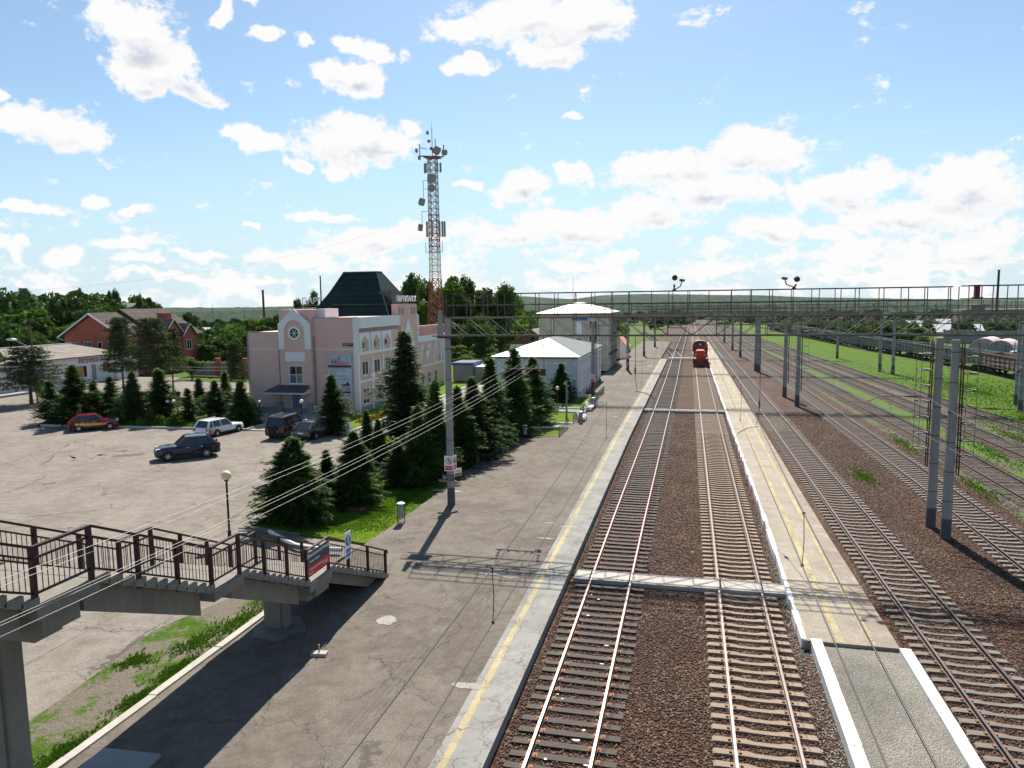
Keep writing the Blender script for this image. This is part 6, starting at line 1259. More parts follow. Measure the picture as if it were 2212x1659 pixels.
WM = {'brown': wagmat('brown_wagon_paint', (.19, .10, .085), (.12, .065, .055)), 'green': wagmat('green_wagon_paint', (.17, .22, .16), (.10, .12, .09)), 'bluegrey': wagmat('blue_grey_wagon_paint', (.16, .19, .24), (.08, .10, .12)), 'darkgreen': wagmat('dark_green_wagon_paint', (.08, .11, .085), (.06, .055, .045)), 'grey': wagmat('grey_wagon_paint', (.17, .17, .165), (.10, .09, .08))}
M['panel'] = wagmat('pale_wagon_panel', (.42, .33, .30), (.30, .22, .20))
y = 110.0; kk = .80
for i, (ck, lab) in enumerate(WT):
    y1 = y+12.9; x0, x1 = tx('H', y), tx('H', y1); rz = -math.atan2(x1-x0, y1-y); s_ = kk*(1-.012*i)
    wg = thing('freight_wagon', lab, 'freight wagon', (x0, y, .15), rz, 'open wagons of the freight train'); wg.scale = (.95, 1, s_)
    mb = MB(); t = .08; mb.box(-1.5, -1.5+t, .4, 12.5, 1.35, 3.45); mb.box(1.5-t, 1.5, .4, 12.5, 1.35, 3.45); mb.box(-1.5+t, 1.5-t, .4, .4+t, 1.35, 3.45); mb.box(-1.5+t, 1.5-t, 12.42, 12.5, 1.35, 3.45); mb.box(-1.42, 1.42, .48, 12.42, 1.3, 1.45); mb.build('body', WM[ck], wg)
    mb = MB()
    for k in range(9):
        yy = .45+k*1.49
        for s in (-1, 1): mb.box(s*1.56-.06, s*1.56+.06, yy, yy+.13, 1.3, 3.4)
    for s in (-1, 1): mb.box(s*1.52-.07, s*1.52+.07, .35, 12.55, 3.42, 3.55); mb.box(s*1.52-.07, s*1.52+.07, .35, 12.55, 1.2, 1.38)
    mb.box(-1.5, 1.5, .3, .45, 3.43, 3.54); mb.build('ribs', WM[ck], wg)
    if ck == 'brown' or i < 6:
        for k in range(8):
            mb = MB(); yy = .66+k*1.49
            if ck == 'brown': [mb.box(-1.53, -1.5, yy+.15, yy+1.05, z, z+.42) for z in (1.7, 2.55)]
            else: mb.box(-1.52, -1.5, yy+.1, yy+.75, 1.5, 3.2)
            mb.build('side_panel', M['panel'] if ck == 'brown' else WM['grey' if ck == 'bluegrey' else 'green'], wg)
    for yc in (2.2, 10.7):
        mb = MB(); [mb.tube((s*.72, yc+o, .48), (s*.86, yc+o, .48), .48, .48, 12) for s in (-1, 1) for o in (-.95, .95)]; [mb.box(s*1.0-.1, s*1.0+.1, yc-1.3, yc+1.3, .35, .75) for s in (-1, 1)]; mb.box(-1, 1, yc-.3, yc+.3, .5, 1.0); mb.build('bogie', M['darkgrey'], wg)
    mb = MB(); mb.box(-.3, .3, .2, 12.7, .9, 1.3); mb.box(-.1, .1, -.1, .4, .85, 1.1); mb.build('underframe', M['darkgrey'], wg)
    y = y1+.15

# ------------------------------------------------------------------ trees
def quads_mesh(name, C_, A_, B_, mat, tri=False):
    """leaf cards: centre, half axis a, half axis b as (n,3) arrays"""
    n = len(C_); me = bpy.data.meshes.new(name)
    if tri: V = np.stack([C_-A_, C_+B_*1.0, C_+A_*1.0-B_*.1], 1); k = 3
    else: V = np.stack([C_-A_, C_+B_*.6-A_*.1, C_+A_, C_-B_*.6-A_*.1], 1); k = 4
    me.vertices.add(n*k); me.vertices.foreach_set('co', V.reshape(-1)); me.loops.add(n*k); me.loops.foreach_set('vertex_index', np.arange(n*k, dtype=np.int32)); me.polygons.add(n)
    me.polygons.foreach_set('loop_start', np.arange(0, n*k, k, dtype=np.int32)); me.polygons.foreach_set('loop_total', np.full(n, k, np.int32)); me.update(calc_edges=True); me.materials.append(mat); return me
def spruce_mesh(seed, H, Rb, dens=1.0, mat='spruce', taper=1.0, open_=0.0, leaf=.15, base=.02):
    """whorls of drooping branches, each covered in short needle sprays"""
    r = np.random.default_rng(seed); C_ = []; A_ = []; B_ = []; z = H*base; lop = r.uniform(.62, 1.22, 9)
    dz = .27/max(.6, dens)*H/7
    tr = MB(); tr.tube((0, 0, 0), (0, 0, H*.97), Rb*.06+.03, .012, 7)
    while z < H*.985:
        t = z/H; rad = Rb*(min(1, 1.28*(1-t)**taper) if t < .45 else 1.28*(1-t)**taper)*(1 if t > .1 else .8+2*t)+.05; nb = max(5, int((11 if t < .75 else 8)*dens**.5))
        for k in range(nb):
            a = r.random()*6.283; L = rad*r.uniform(.52, 1.16)*lop[int(a/6.283*8.99)]*(1 if r.random() > open_ else .45)
            if r.random() < .06: L *= 1.3
            dirv = np.array([math.cos(a), math.sin(a)]); up = .34*t-.10+r.uniform(-.16, .2); ns = max(3, int(L/leaf*1.5*dens))
            if L > Rb*.25 and r.random() < .5: tr.tube((0, 0, z), (dirv[0]*L*.8, dirv[1]*L*.8, z+up*L*.8-.12*L), .02, .006, 4, 0, False)
            for q in np.linspace(.16, 1, ns):
                p = np.array([dirv[0]*L*q, dirv[1]*L*q, z+up*L*q-.16*L*q*q*(1-t*.6)+r.normal()*dz*.38])
                wdt = leaf*(.9+1.0*(1-q))*r.uniform(.8, 1.35)
                for s in (-1, 1):
                    fa = a+s*r.uniform(.35, 1.0); ax = np.array([math.cos(fa)*wdt, math.sin(fa)*wdt, wdt*r.uniform(-.55, .5)]); bx = np.array([-math.sin(fa), math.cos(fa), r.uniform(-.9, .9)])*wdt*.34
                    C_.append(p+ax*.5); A_.append(ax); B_.append(bx)
                C_.append(p+np.array([0, 0, .01])); ax = np.array([dirv[0], dirv[1], r.uniform(-.1, .8)])*wdt*1.1; A_.append(ax); B_.append(np.array([-dirv[1], dirv[0], .1])*wdt*.35)
        z += dz*(1-.45*t)
    for k in range(6): C_.append(np.array([0, 0, H*(.97+.006*k)])); A_.append(np.array([r.uniform(-.3, .3)*leaf, r.uniform(-.3, .3)*leaf, leaf*1.2])); B_.append(np.array([.05, 0, 0]))
    me = quads_mesh('crown', np.array(C_), np.array(A_), np.array(B_), M[mat]); return me, tr.mesh('trunk', M['bark'])
def leafy_mesh(seed, H, Rw, n, leaf, mat, lobes=9, trunk=.35, gaps=.35, flat=1.0):
    r = np.random.default_rng(seed); tr = MB(); tr.tube((0, 0, 0), (0, 0, H*trunk), H*.022, H*.016, 7); L = []
    for i in range(lobes):
        a = r.random()*6.283; q = r.uniform(.15, .72); zz = H*(trunk+.08+(1-trunk-.18)*((i+.5)/lobes)**.85); sh = math.sin(math.pi*min(.95, max(.18, (zz/H-trunk*.7)/(1-trunk*.7)))) ; rr_ = Rw*q*sh
        c = np.array([math.cos(a)*rr_, math.sin(a)*rr_, zz]); L.append((c, Rw*r.uniform(.30, .55)*(.6+.5*sh))); tr.tube((0, 0, H*trunk*r.uniform(.6, 1.0)), tuple(c), H*.011, .02, 5, 0, False)
    Ls = np.array([l[1] for l in L]); pk = r.choice(len(L), n, p=Ls**2/np.sum(Ls**2)); d = r.normal(size=(n, 3)); d /= np.linalg.norm(d, axis=1)[:, None]
    # sub-clumps so that the crown shows holes and light and dark heaps
    cl = r.normal(size=(len(L), 22, 3)); cl /= np.linalg.norm(cl, axis=2)[..., None]; use = r.random(n) > gaps; ck = cl[pk, r.integers(0, 22, n)]
    d = np.where(use[:, None], ck+r.normal(size=(n, 3))*.23, d); d /= np.linalg.norm(d, axis=1)[:, None]
    rad = np.array([L[i][1] for i in pk])*r.uniform(.62, 1.06, n)*np.where(use, 1.0, .8); C_ = np.array([L[i][0] for i in pk])+d*rad[:, None]*np.array([1, 1, .82*flat])
    A_ = r.normal(size=(n, 3)); A_ /= np.linalg.norm(A_, axis=1)[:, None]; B_ = np.cross(A_, r.normal(size=(n, 3))); B_ /= np.linalg.norm(B_, axis=1)[:, None]; s = leaf*r.uniform(.6, 1.3, n)[:, None]
    return quads_mesh('crown', C_, A_*s, B_*s, M[mat]), tr.mesh('trunk', M['bark'])
def pine_mesh(seed, H, Rw, mat='pine'):
    """open crown in flat storeys on a bare trunk"""
    r = np.random.default_rng(seed); tr = MB(); tr.tube((0, 0, 0), (0, 0, H*.95), H*.016, .03, 7); C_ = []; A_ = []; B_ = []
    for k in range(15):
        t = .30+.68*k/14; zz = H*t; a = r.random()*6.283; rad = Rw*(1.1-t*.8)*r.uniform(.6, 1.05)
        for m in range(3):
            a += 2.1+r.uniform(-.4, .4); e = np.array([math.cos(a)*rad, math.sin(a)*rad, zz+rad*.15]); tr.tube((0, 0, zz), tuple(e*np.array([1, 1, 1])), .05, .015, 4, 0, False)
            for q in (.45, .75, 1.0):
                c = np.array([math.cos(a)*rad*q, math.sin(a)*rad*q, zz+rad*.15*q]); nn = int(75*q+20); P_ = r.normal(size=(nn, 3))*np.array([rad*.20+.1, rad*.20+.1, .11]); d = r.normal(size=(nn, 3)); d[:, 2] = abs(d[:, 2])*.7; d /= np.linalg.norm(d, axis=1)[:, None]
                b_ = np.cross(d, r.normal(size=(nn, 3))); b_ /= np.linalg.norm(b_, axis=1)[:, None]; C_.append(c+P_); A_.append(d*.16); B_.append(b_*.07)
    return quads_mesh('crown', np.concatenate(C_), np.concatenate(A_), np.concatenate(B_), M[mat]), tr.mesh('trunk', M['bark'])
SPR = [spruce_mesh(11, 7, 2.3, 1.25, leaf=.17), spruce_mesh(12, 7, 2.0, 1.1, leaf=.17), spruce_mesh(13, 7, 1.7, 1.0, leaf=.18, open_=.15), spruce_mesh(14, 7, 1.55, .9, leaf=.17, open_=.3), spruce_mesh(15, 7, 2.1, 1.0, leaf=.19)]
SPRNEAR = [spruce_mesh(21, 5.6, 2.15, 1.75, taper=.8, leaf=.12), spruce_mesh(22, 5.2, 1.75, 1.7, taper=.85, leaf=.12), spruce_mesh(23, 4.5, 1.1, 1.3, leaf=.12, open_=.35)]
LAR = [spruce_mesh(31, 11, 2.3, 1.2, 'larch', .85, .25, .22)]
PIN = [pine_mesh(41, 9, 3.2), pine_mesh(42, 9, 2.9)]
LEA = [leafy_mesh(51, 12, 5, 5200, .30, 'leaf', 11), leafy_mesh(52, 14, 4.6, 5600, .30, 'leafd', 13, .3), leafy_mesh(53, 10, 4.8, 4600, .30, 'leafb', 9, .25), leafy_mesh(54, 16, 4.5, 6400, .32, 'leaf', 15, .33, .5)]
FAR = [leafy_mesh(61, 10, 5, 1500, .55, 'leafd', 8, .15, .4), leafy_mesh(62, 10, 5.5, 1500, .55, 'leaf', 8, .12, .4), leafy_mesh(63, 9, 5, 1300, .55, 'leafb', 7, .12, .4)]
BUSH = [leafy_mesh(71, 2.2, 1.6, 1500, .12, 'leaf', 7, .1), leafy_mesh(72, 2.2, 1.6, 1300, .12, 'leafb', 7, .1)]
def tree(name, lab, pair, x, y, z, sxy, sz, group=None, cat='tree', rz=None):
    root = thing(name, lab, cat, (x, y, z), random.uniform(0, 6.28) if rz is None else rz, group); root.scale = (sxy, sxy, sz); place('crown', pair[0], root); place('trunk', pair[1], root); return root
def tree_px(name, lab, pair, H0, R0, px, pyb, pyt, wpx, z=.2, group=None, cat='tree', Y=None):
    """stand the tree where its foot is seen, as tall and wide as it is seen"""
    p = gr(px, pyb, z) if Y is None else atY(px, pyb, Y)
    dist = math.hypot(p.x, p.y); top = atY(px, pyt, p.y); h = max(1.0, top.z-p.z); halfw = wpx/2/FPX*(p.x*_f[0]+p.y*_f[1])
    return tree(name, lab, pair, p.x, p.y, p.z if Y is None else p.z, halfw/R0*1.12, h/H0, group, cat)
near = [(639, 1122, 945, 158, 0, 'big broad spruce at the near end of the lawn, closest to the stairs'), (708, 1085, 973, 62, 2, 'thin young spruce between the two big near ones'), (768, 1092, 934, 110, 1, 'second big spruce, behind the half buried red slab'), (795, 1012, 887, 50, 2, 'slim spruce in front of the footpath, left of its twin'), (820, 1016, 906, 50, 2, 'slim spruce in front of the footpath, right of its twin')]
for px, pyb, pyt, w, k, lab in near: tree_px('spruce_tree', lab, SPRNEAR[k], (5.6, 5.2, 4.5)[k], (2.15, 1.75, 1.1)[k], px, pyb, pyt, w, .27, 'spruces in front of the platform')
row = [(862, 1050, 955, 85, 0, 'low dark spruce between the second big one and the larch'), (905, 1048, 880, 90, 1, 'dark spruce at the foot of the larch'), (945, 1035, 822, 88, 4, 'tall dark spruce just left of the platform pole'), (990, 1010, 838, 90, 1, 'dark spruce right behind the platform pole'), (1022, 995, 815, 100, 0, 'wide dark spruce right of the platform pole'), (1060, 968, 774, 92, 4, 'tall pointed spruce left of the nearest benches'), (1085, 955, 850, 70, 1, 'low spruce behind the nearest benches'),
       (1113, 940, 754, 96, 1, 'tall thin topped spruce in front of the white roof'), (1152, 920, 772, 88, 0, 'spruce behind the globe lamps, before the white hall'), (1166, 900, 800, 50, 3, 'small spruce beside the white hall wall'), (1212, 868, 786, 62, 1, 'last spruce of the row beside the white hall corner')]
for px, pyb, pyt, w, k, lab in row: tree_px('spruce_tree', lab, SPR[k], 7, (2.3, 2.0, 1.7, 1.55, 2.1)[k], px, pyb, pyt, w*1.22, .27, 'spruces in front of the platform')
tree_px('larch_tree', 'tall grey green larch in front of the station facade', LAR[0], 11, 2.3, 880, 975, 716, 142, .27)
back = [(113, 912, 822, 52, 2, 'first spruce at the left end of the row behind the car park'), (165, 916, 789, 78, 0, 'large dark spruce above the maroon hatchback'), (207, 908, 822, 44, 2, 'small spruce right of the large one above the maroon car'), (243, 910, 814, 52, 1, 'spruce above the weeds behind the car park'), (292, 912, 803, 62, 0, 'broad spruce left of the white twin globe lamp'), (350, 910, 797, 72, 4, 'spruce directly behind the white twin globe lamp'), (409, 916, 839, 44, 3, 'short spruce with a visible trunk right of the twin globe lamp'),
        (433, 893, 817, 42, 2, 'spruce standing back behind the short one'), (467, 914, 824, 58, 1, 'dark spruce behind the white estate car'), (490, 898, 803, 44, 2, 'taller spruce behind the estate car'), (524, 918, 822, 64, 0, 'spruce touching the left corner of the pink station'), (719, 934, 812, 76, 1, 'lone dark spruce in front of the pink end wall banners')]
for px, pyb, pyt, w, k, lab in back: tree_px('spruce_tree', lab, SPR[k], 7, (2.3, 2.0, 1.7, 1.55, 2.1)[k], px, pyb, pyt, w*1.3, .27, 'spruces behind the car park')
for px, pyb, pyt, w, k, lab in [(68, 872, 752, 150, 0, 'spreading pine beside the curved street lamp'), (268, 850, 688, 90, 1, 'pine in front of the brick house, left of the pair'), (335, 852, 690, 112, 0, 'wide pine in front of the brick house'), (375, 845, 712, 76, 1, 'pine at the right end of the brick house'), (512, 860, 742, 60, 1, 'pine at the left corner of the pink station')]:
    tree_px('pine_tree', lab, PIN[k], 9, 3.0, px, pyb, pyt, w, .2, 'pines')
# big leafy trees behind the mast
for px, pyt, w, Y, k, lab in [(888, 585, 62, 150, 3, 'tall thin leafy tree left of the mast'), (915, 600, 80, 158, 0, 'leafy tree just left of the mast'), (935, 640, 70, 148, 2, 'yellow green tree at the foot of the mast'), (975, 592, 84, 152, 3, 'big leafy tree just right of the mast'), (1003, 598, 70, 160, 0, 'tall tree right of the mast'), (1040, 618, 90, 155, 1, 'broad tree between mast and gantry rail'), (1078, 614, 84, 158, 0, 'leafy tree at the left end of the gantry rail'), (1108, 632, 60, 165, 2, 'light green tree beside the first gantry uprights'), (960, 690, 80, 140, 1, 'dark low tree behind the mast foot'), (1030, 680, 80, 142, 0, 'lower leafy tree under the gantry'), (1130, 668, 70, 185, 1, 'dark tree left of the tall brick building'), (1155, 690, 50, 200, 0, 'small tree left of the tall brick building'), (985, 745, 60, 135, 2, 'low bright shrub tree behind the grey sheds'), (1010, 765, 50, 128, 2, 'bright bush left of the white hall'), (1045, 740, 55, 138, 0, 'leafy bush left of the brown wooden house')]:
    top = atY(px, pyt, Y); h = top.z-.1; hw = w/2/FPX*(top.x*_f[0]+Y*_f[1]); H0 = (12, 14, 10, 16)[k]; R0 = (5, 4.6, 4.8, 4.5)[k]
    tree('leafy_tree', lab, LEA[k], top.x, Y, 0, max(hw/R0*1.15, .25), h/H0, 'leafy trees around the mast')
for i, (px, pyb, pyt, w) in enumerate([(140, 900, 852, 40), (188, 900, 850, 40), (225, 898, 845, 46), (268, 898, 850, 46), (320, 898, 848, 50), (385, 896, 842, 46), (450, 900, 845, 50), (500, 905, 842, 46), (540, 912, 860, 36)]):
    tree_px('leafy_bush', 'leafy bush in the spruce row behind the car park, '+('far left', 'second from the left', 'third from the left', 'left of the broad spruce', 'right of the broad spruce', 'behind the short spruce', 'behind the estate car', 'near the station corner', 'against the station corner')[i], LEA[i % 2], (12, 14)[i % 2], (5, 4.6)[i % 2], px, pyb, pyt, w, .27, 'bushes between the spruces', 'bush')
# trees between brick house and station
for px, pyt, w, Y, k, lab in [(405, 672, 46, 150, 1, 'lone leafy tree right of the brick house roof'), (420, 690, 34, 155, 0, 'smaller tree beside the lone one'), (505, 700, 70, 170, 2, 'yellow green tree left of the maroon chimney'), (545, 688, 60, 175, 2, 'yellow green tree by the maroon chimney'), (590, 680, 60, 165, 2, 'light green tree behind the pink station left part'), (468, 725, 60, 120, 1, 'dark tree above the garden wall'), (500, 730, 55, 112, 1, 'dark tree left of the pink station'), (530, 715, 60, 118, 0, 'leafy tree touching the pink station corner'), (440, 740, 50, 115, 1, 'bushy dark tree beyond the garden wall'), (412, 770, 55, 98, 0, 'pale green bush over the garden wall'), (672, 628, 34, 190, 0, 'tree behind the rear name sign'), (640, 642, 34, 200, 1, 'dark tree left of the rear name sign'), (575, 700, 60, 150, 1, 'dark tree behind the flat pink roof')]:
    top = atY(px, pyt, Y); h = max(2.5, top.z-.1); hw = w/2/FPX*(top.x*_f[0]+Y*_f[1]); H0 = (12, 14, 10, 16)[k]; R0 = (5, 4.6, 4.8, 4.5)[k]
    tree('leafy_tree', lab, LEA[k], top.x, Y, 0, hw/R0*1.2, h/H0, 'leafy trees left of the station')
# wooded rise at the left: skyline by bearing
rr = random.Random(9); SK = [(-500, 640), (-200, 640), (0, 630), (40, 627), (62, 640), (75, 655), (95, 645), (150, 652), (175, 630), (215, 640), (250, 628), (300, 638), (325, 648), (345, 668), (370, 672), (400, 690)]
for i in range(150):
    px = rr.uniform(-260, 365); Y = rr.uniform(112, 190); sky_y = np.interp(px, [p[0] for p in SK], [p[1] for p in SK]); t = (Y-112)/78
    py = sky_y+(1-t)*rr.uniform(25, 75)+rr.uniform(0, 10); top = atY(px, py, Y); zg = ground_h(top.x, Y); h = max(5, min(13, top.z-zg)); z0 = top.z-h
    if 105 < px < 275 and Y > 165 and py < 662: continue
    k = rr.choice([0, 0, 1, 1, 2]); hw = rr.uniform(3.2, 5.0); tree('leafy_tree', ('dark', 'mid green', 'yellow green')[k]+' bushy tree of the wood on the rise, '+('far left', 'left', 'middle', 'right of middle', 'right end')[min(4, max(0, int((px+60)/85)))]+('', ' front')[Y < 140]+(', near the top' if Y > 165 else ''), FAR[k], top.x, Y, min(z0, zg+.5) if z0 > zg+.5 else z0, hw/5, h/10 if z0 <= zg+.5 else (top.z-zg-.5)/10, 'trees of the wooded rise')
for px, pyt, w, Y, pr, H0, R0, lab in [(50, 624, 40, 150, PIN[0], 9, 3, 'flat topped pine breaking the skyline at the upper left'), (172, 622, 22, 160, SPR[2], 7, 1.7, 'pointed spruce breaking the skyline of the wooded rise'), (235, 626, 20, 165, LEA[3], 16, 4.5, 'thin leafy tree on the skyline of the rise'), (252, 625, 24, 165, LEA[0], 12, 5, 'round leafy tree on the skyline of the rise'), (303, 636, 24, 170, LEA[0], 12, 5, 'skyline tree near the right end of the rise'), (325, 640, 18, 172, LEA[3], 16, 4.5, 'last slim tree at the right end of the rise'), (112, 646, 34, 200, FAR[0], 10, 5, 'small dark tree beside the roofs on the rise'), (140, 648, 30, 200, FAR[0], 10, 5, 'second small dark tree beside the roofs on the rise')]:
    top = atY(px, pyt, Y); h = top.z-ground_h(top.x, Y); tree('skyline_tree', lab, pr, top.x, Y, top.z-h, w/2/FPX*(top.x*_f[0]+Y*_f[1])/R0*1.2, h/H0, 'skyline trees')
tree_px('shrub', 'bright yellow green tree at the left edge of the picture', LEA[2], 10, 4.8, 5, 850, 762, 55, .2, None)
# right side: belt behind the freight train and scattered beyond
for i in range(74):
    px = rr.uniform(1690, 2420); Y = rr.uniform(175, 330); a0 = np.interp(px, [1690, 1800, 1900, 2000, 2060, 2120, 2212, 2420], [722, 700, 698, 712, 722, 700, 692, 690]); base = 11.5
    py = a0+rr.uniform(-3, 22)-(Y-175)*.05; top = atY(px, py, Y)
    if abs(top.x-tx('H', min(Y, 400))) < 9: continue
    if px > 1985 and Y < 245: continue
    k = rr.choice([0, 0, 1, 1, 1, 2]) if px < 2080 else rr.choice([1, 2, 2, 0]); zg = ground_h(top.x, Y); h = max(3, top.z-zg)
    tree('leafy_tree', ('dark', 'mid green', 'yellow green')[k]+' bushy tree beyond the freight train, '+('by the far wagons', 'left of the sheds', 'behind the tall poles', 'near the right edge', 'outside right')[min(4, max(0, int((px-1690)/130)))]+(', far back' if Y > 250 else ''), FAR[k], top.x, Y, zg, rr.uniform(.55, .95), h/10, 'trees beyond the freight train')
for i in range(90):
    px = rr.choice([rr.uniform(1330, 1480), rr.uniform(1500, 1760), rr.uniform(1130, 1330), rr.uniform(1600, 1900)]); Y = rr.uniform(330, 560); py = rr.uniform(676, 694); top = atY(px, py, Y); zg = ground_h(top.x, Y); h = max(3, min(9, top.z-zg))
    tree('leafy_tree', 'small far tree of the valley, '+('above the white hall', 'above the brick building', 'above the yard throat', 'above the island platform', 'right of the yard throat')[min(4, max(0, int((px-1130)/140)))]+(', farthest line' if Y > 450 else ''), FAR[rr.choice([0, 0, 1])], top.x, Y, zg, rr.uniform(.7, 1.2), h/10, 'far trees beyond the yard throat')
# far wood masses nobody can count
def wood(name, lab, boxes, n, leaf, seed, hmin, hmax, mat='forest'):
    r = np.random.default_rng(seed); C_ = []
    for (xa, xb, ya, yb, w) in boxes:
        m = int(n*w); nc = max(8, m//120); cx = r.uniform(xa, xb, nc); cy = r.uniform(ya, yb, nc); hh = r.uniform(hmin, hmax, nc); rw_ = hh*r.uniform(.4, .7, nc); pk = r.integers(0, nc, m); d = r.normal(size=(m, 3)); d /= np.linalg.norm(d, axis=1)[:, None]; d[:, 2] = abs(d[:, 2])
        zg = np.array([ground_h(a, b_) for a, b_ in zip(cx, cy)]); C_.append(np.stack([cx[pk]+d[:, 0]*rw_[pk], cy[pk]+d[:, 1]*rw_[pk], zg[pk]+hh[pk]*(.25+.75*d[:, 2])], 1))
    C_ = np.concatenate(C_); m = len(C_); A_ = r.normal(size=(m, 3)); A_ /= np.linalg.norm(A_, axis=1)[:, None]; B_ = np.cross(A_, r.normal(size=(m, 3))); B_ /= np.linalg.norm(B_, axis=1)[:, None]; s = leaf*r.uniform(.6, 1.3, m)[:, None]
    tag(place(name, quads_mesh(name, C_, A_*s, B_*s, M[mat])), lab, 'woodland', None, 'stuff')
wood('far_wood', 'dark far woodland below the ridge, left of the station', [(-420, -150, 240, 520, .5), (-520, -120, 520, 900, .5)], 34000, 1.6, 81, 2.5, 5.5)
wood('far_wood', 'green wood behind the brick house and the station', [(-104, -62, 122, 150, .3), (-165, -80, 160, 240, .7)], 24000, .8, 84, 2.5, 5.8, 'leafd')
wood('far_wood', 'dense wood covering the rise at the left', [(-300, -135, 118, 185, 1.0)], 26000, .85, 86, 5, 9, 'leafd')
wood('far_wood', 'green wood behind the radio mast', [(-62, -18, 150, 190, 1.0)], 9000, .8, 85, 5, 9, 'leaf')
wood('far_wood', 'dark far woodland closing the valley behind the yard', [(-150, 0, 270, 700, .45), (25, 300, 330, 900, .55)], 44000, 1.5, 82, 3, 6.5)
wood('far_wood', 'bushes filling the slope behind the shop', [(-150, -101, 103, 121, 1.0)], 9000, .6, 87, 2.5, 5, 'leafd')
wood('far_wood', 'hedge and scrub along the far side of the freight train', [(36, 54, 190, 240, .5), (60, 140, 215, 270, .5)], 9000, .7, 83, 2, 4, 'leafd')
for px, pyb, w, k, lab in [(820, 842, 40, 1, 'bright shrub beside the station facade'), (1352, 770, 22, 0, 'small shrub beside the red roofed house'), (86, 862, 26, 0, 'low scrub at the foot of the leaning pine')]:
    p = gr(px, pyb, .2); tree('shrub', lab, BUSH[k], p.x, p.y, .2, w/2/FPX*(p.x*_f[0]+p.y*_f[1])/1.6, .8, None, 'shrub')
for i, (px, pyb, h) in enumerate([(264, 918, .9), (270, 917, .8), (302, 921, .8), (327, 916, 1.5), (342, 920, 1.0), (350, 920, .9), (366, 919, .7), (374, 919, .7), (310, 922, .6)]):
    p = gr(px, pyb, .27); tree('conical_shrub', 'small light green conical shrub in the weeds behind the kerb', BUSH[1], p.x, p.y, .27, .28, h/2.2*1.1, 'young conical shrubs behind the car park kerb', 'shrub')

# ------------------------------------------------------------------ street furniture
def lamp(lab, x, y, z, h, r, mat='globe', pr=.045, twin=False, grp='globe lamps'):
    root = thing('globe_lamp', lab, 'street lamp', (x, y, z), 0, grp); mb = MB(); mb.tube((0, 0, 0), (0, 0, h-r*.9), pr, pr*.9, 10); mb.tube((0, 0, 0), (0, 0, .35), pr*1.7, pr*1.5, 10); mb.build('post', M['railing'], root)
    for s in ((-.32, .32) if twin else (0,)):
        if twin: mb = MB(); mb.path([(0, 0, h-.5), (s, 0, h-.45), (s, 0, h-r)], .03, 6); mb.build('arm', M['railing'], root)
        mb = MB(); mb.tube((s, 0, h-r*1.15), (s, 0, h-r*.8), r*.45, r*.5, 12); mb.build('collar', M['railing'], root)
        mb = MB(); mb.sphere((s, 0, h), r, 20, 14); mb.build('globe', M[mat], root)
p = gr(496, 1160, .2); t_ = atY(488, 1027, p.y); lamp('cream globe lamp on a maroon post in the near car park', p.x, p.y, .2, t_.z-.2, .235, 'globe', .055)
def lamp_px(lab, bx, by, tx_, ty, z, rpx, mat, twin=False, pr=.045):
    p = gr(bx, by, z); t = atY(tx_, ty, p.y); lamp(lab, p.x, p.y, z, t.z-z, rpx/FPX*(p.x*_f[0]+p.y*_f[1]), mat, pr, twin)
lamp_px('pale blue globe lamp left of the station entrance', *Z2(318, 1382), *Z2(310, 1193), .26, 3.2, 'globewhite')
lamp_px('white globe lamp right of the station entrance', *Z2(666, 1400), *Z2(664, 1192), .26, 4.4, 'globewhite')
lamp_px('white twin globe lamp among the spruces behind the car park', 371, 912, 371, 867, .27, 3.9, 'globewhite', True)
lamp_px('cream globe lamp against the dark spruce, nearest of the lawn lamps', *Z3(1180, 1250), *Z3(1178, 1062), .27, 4.3, 'globe')
lamp_px('cream globe lamp standing by the middle footpath', *Z3(1306, 1200), *Z3(1310, 1007), .27, 4.0, 'globe')
lamp_px('cream globe lamp behind the slim light mast', *Z3(1370, 1130), *Z3(1364, 967), .27, 3.8, 'globe')
lamp_px('farthest cream globe lamp beside the white hall corner', *Z3(1448, 1095), *Z3(1448, 928), .27, 3.2, 'globe')
lamp_px('cream twin globe lamp peeping over the spruces', 1082, 905, 1082, 823, .27, 4.2, 'globe', True)
p = gr(*Z3(1383, 1240), .27); t_ = atY(*Z3(1383, 945), p.y); root = thing('light_mast', 'slim pale concrete mast on the middle lawn', 'mast', (p.x, p.y, .27)); mb = MB(); mb.tube((0, 0, 0), (0, 0, t_.z-.27), .09, .07, 10); mb.build('shaft', M['pole'], root); mb = MB(); mb.box(.06, .26, -.05, .05, t_.z-.9, t_.z-.75); mb.build('bracket', M['steel'], root); mb = MB(); mb.box(.06, .2, -.05, .05, 1.6, 2.4); mb.build('switch_box', M['steel'], root)
p = gr(*Z1(402, 1140), .2); H_ = atY(*Z1(378, 740), p.y).z-.2; root = thing('street_lamp', 'grey curved arm street lamp at the left above the spruces', 'street lamp', (p.x, p.y, .2)); mb = MB(); mb.tube((0, 0, 0), (-.3, 0, H_), .10, .07, 10); mb.path([(-.3, 0, H_), (-.5, 0, H_+.35), (-1.2, -.1, H_+.75), (-3.4, -.4, H_+1.75)], .05, 8); mb.build('mast', M['pole'], root); mb = MB(); mb.prism([(-4.6, .0), (-3.4, -.08), (-3.3, .10), (-3.9, .22), (-4.5, .16)], -.16, .16, 0, 'y'); o = mb.build('lamp_head', M['signwhite'], root, (0, -.45, H_+1.85))
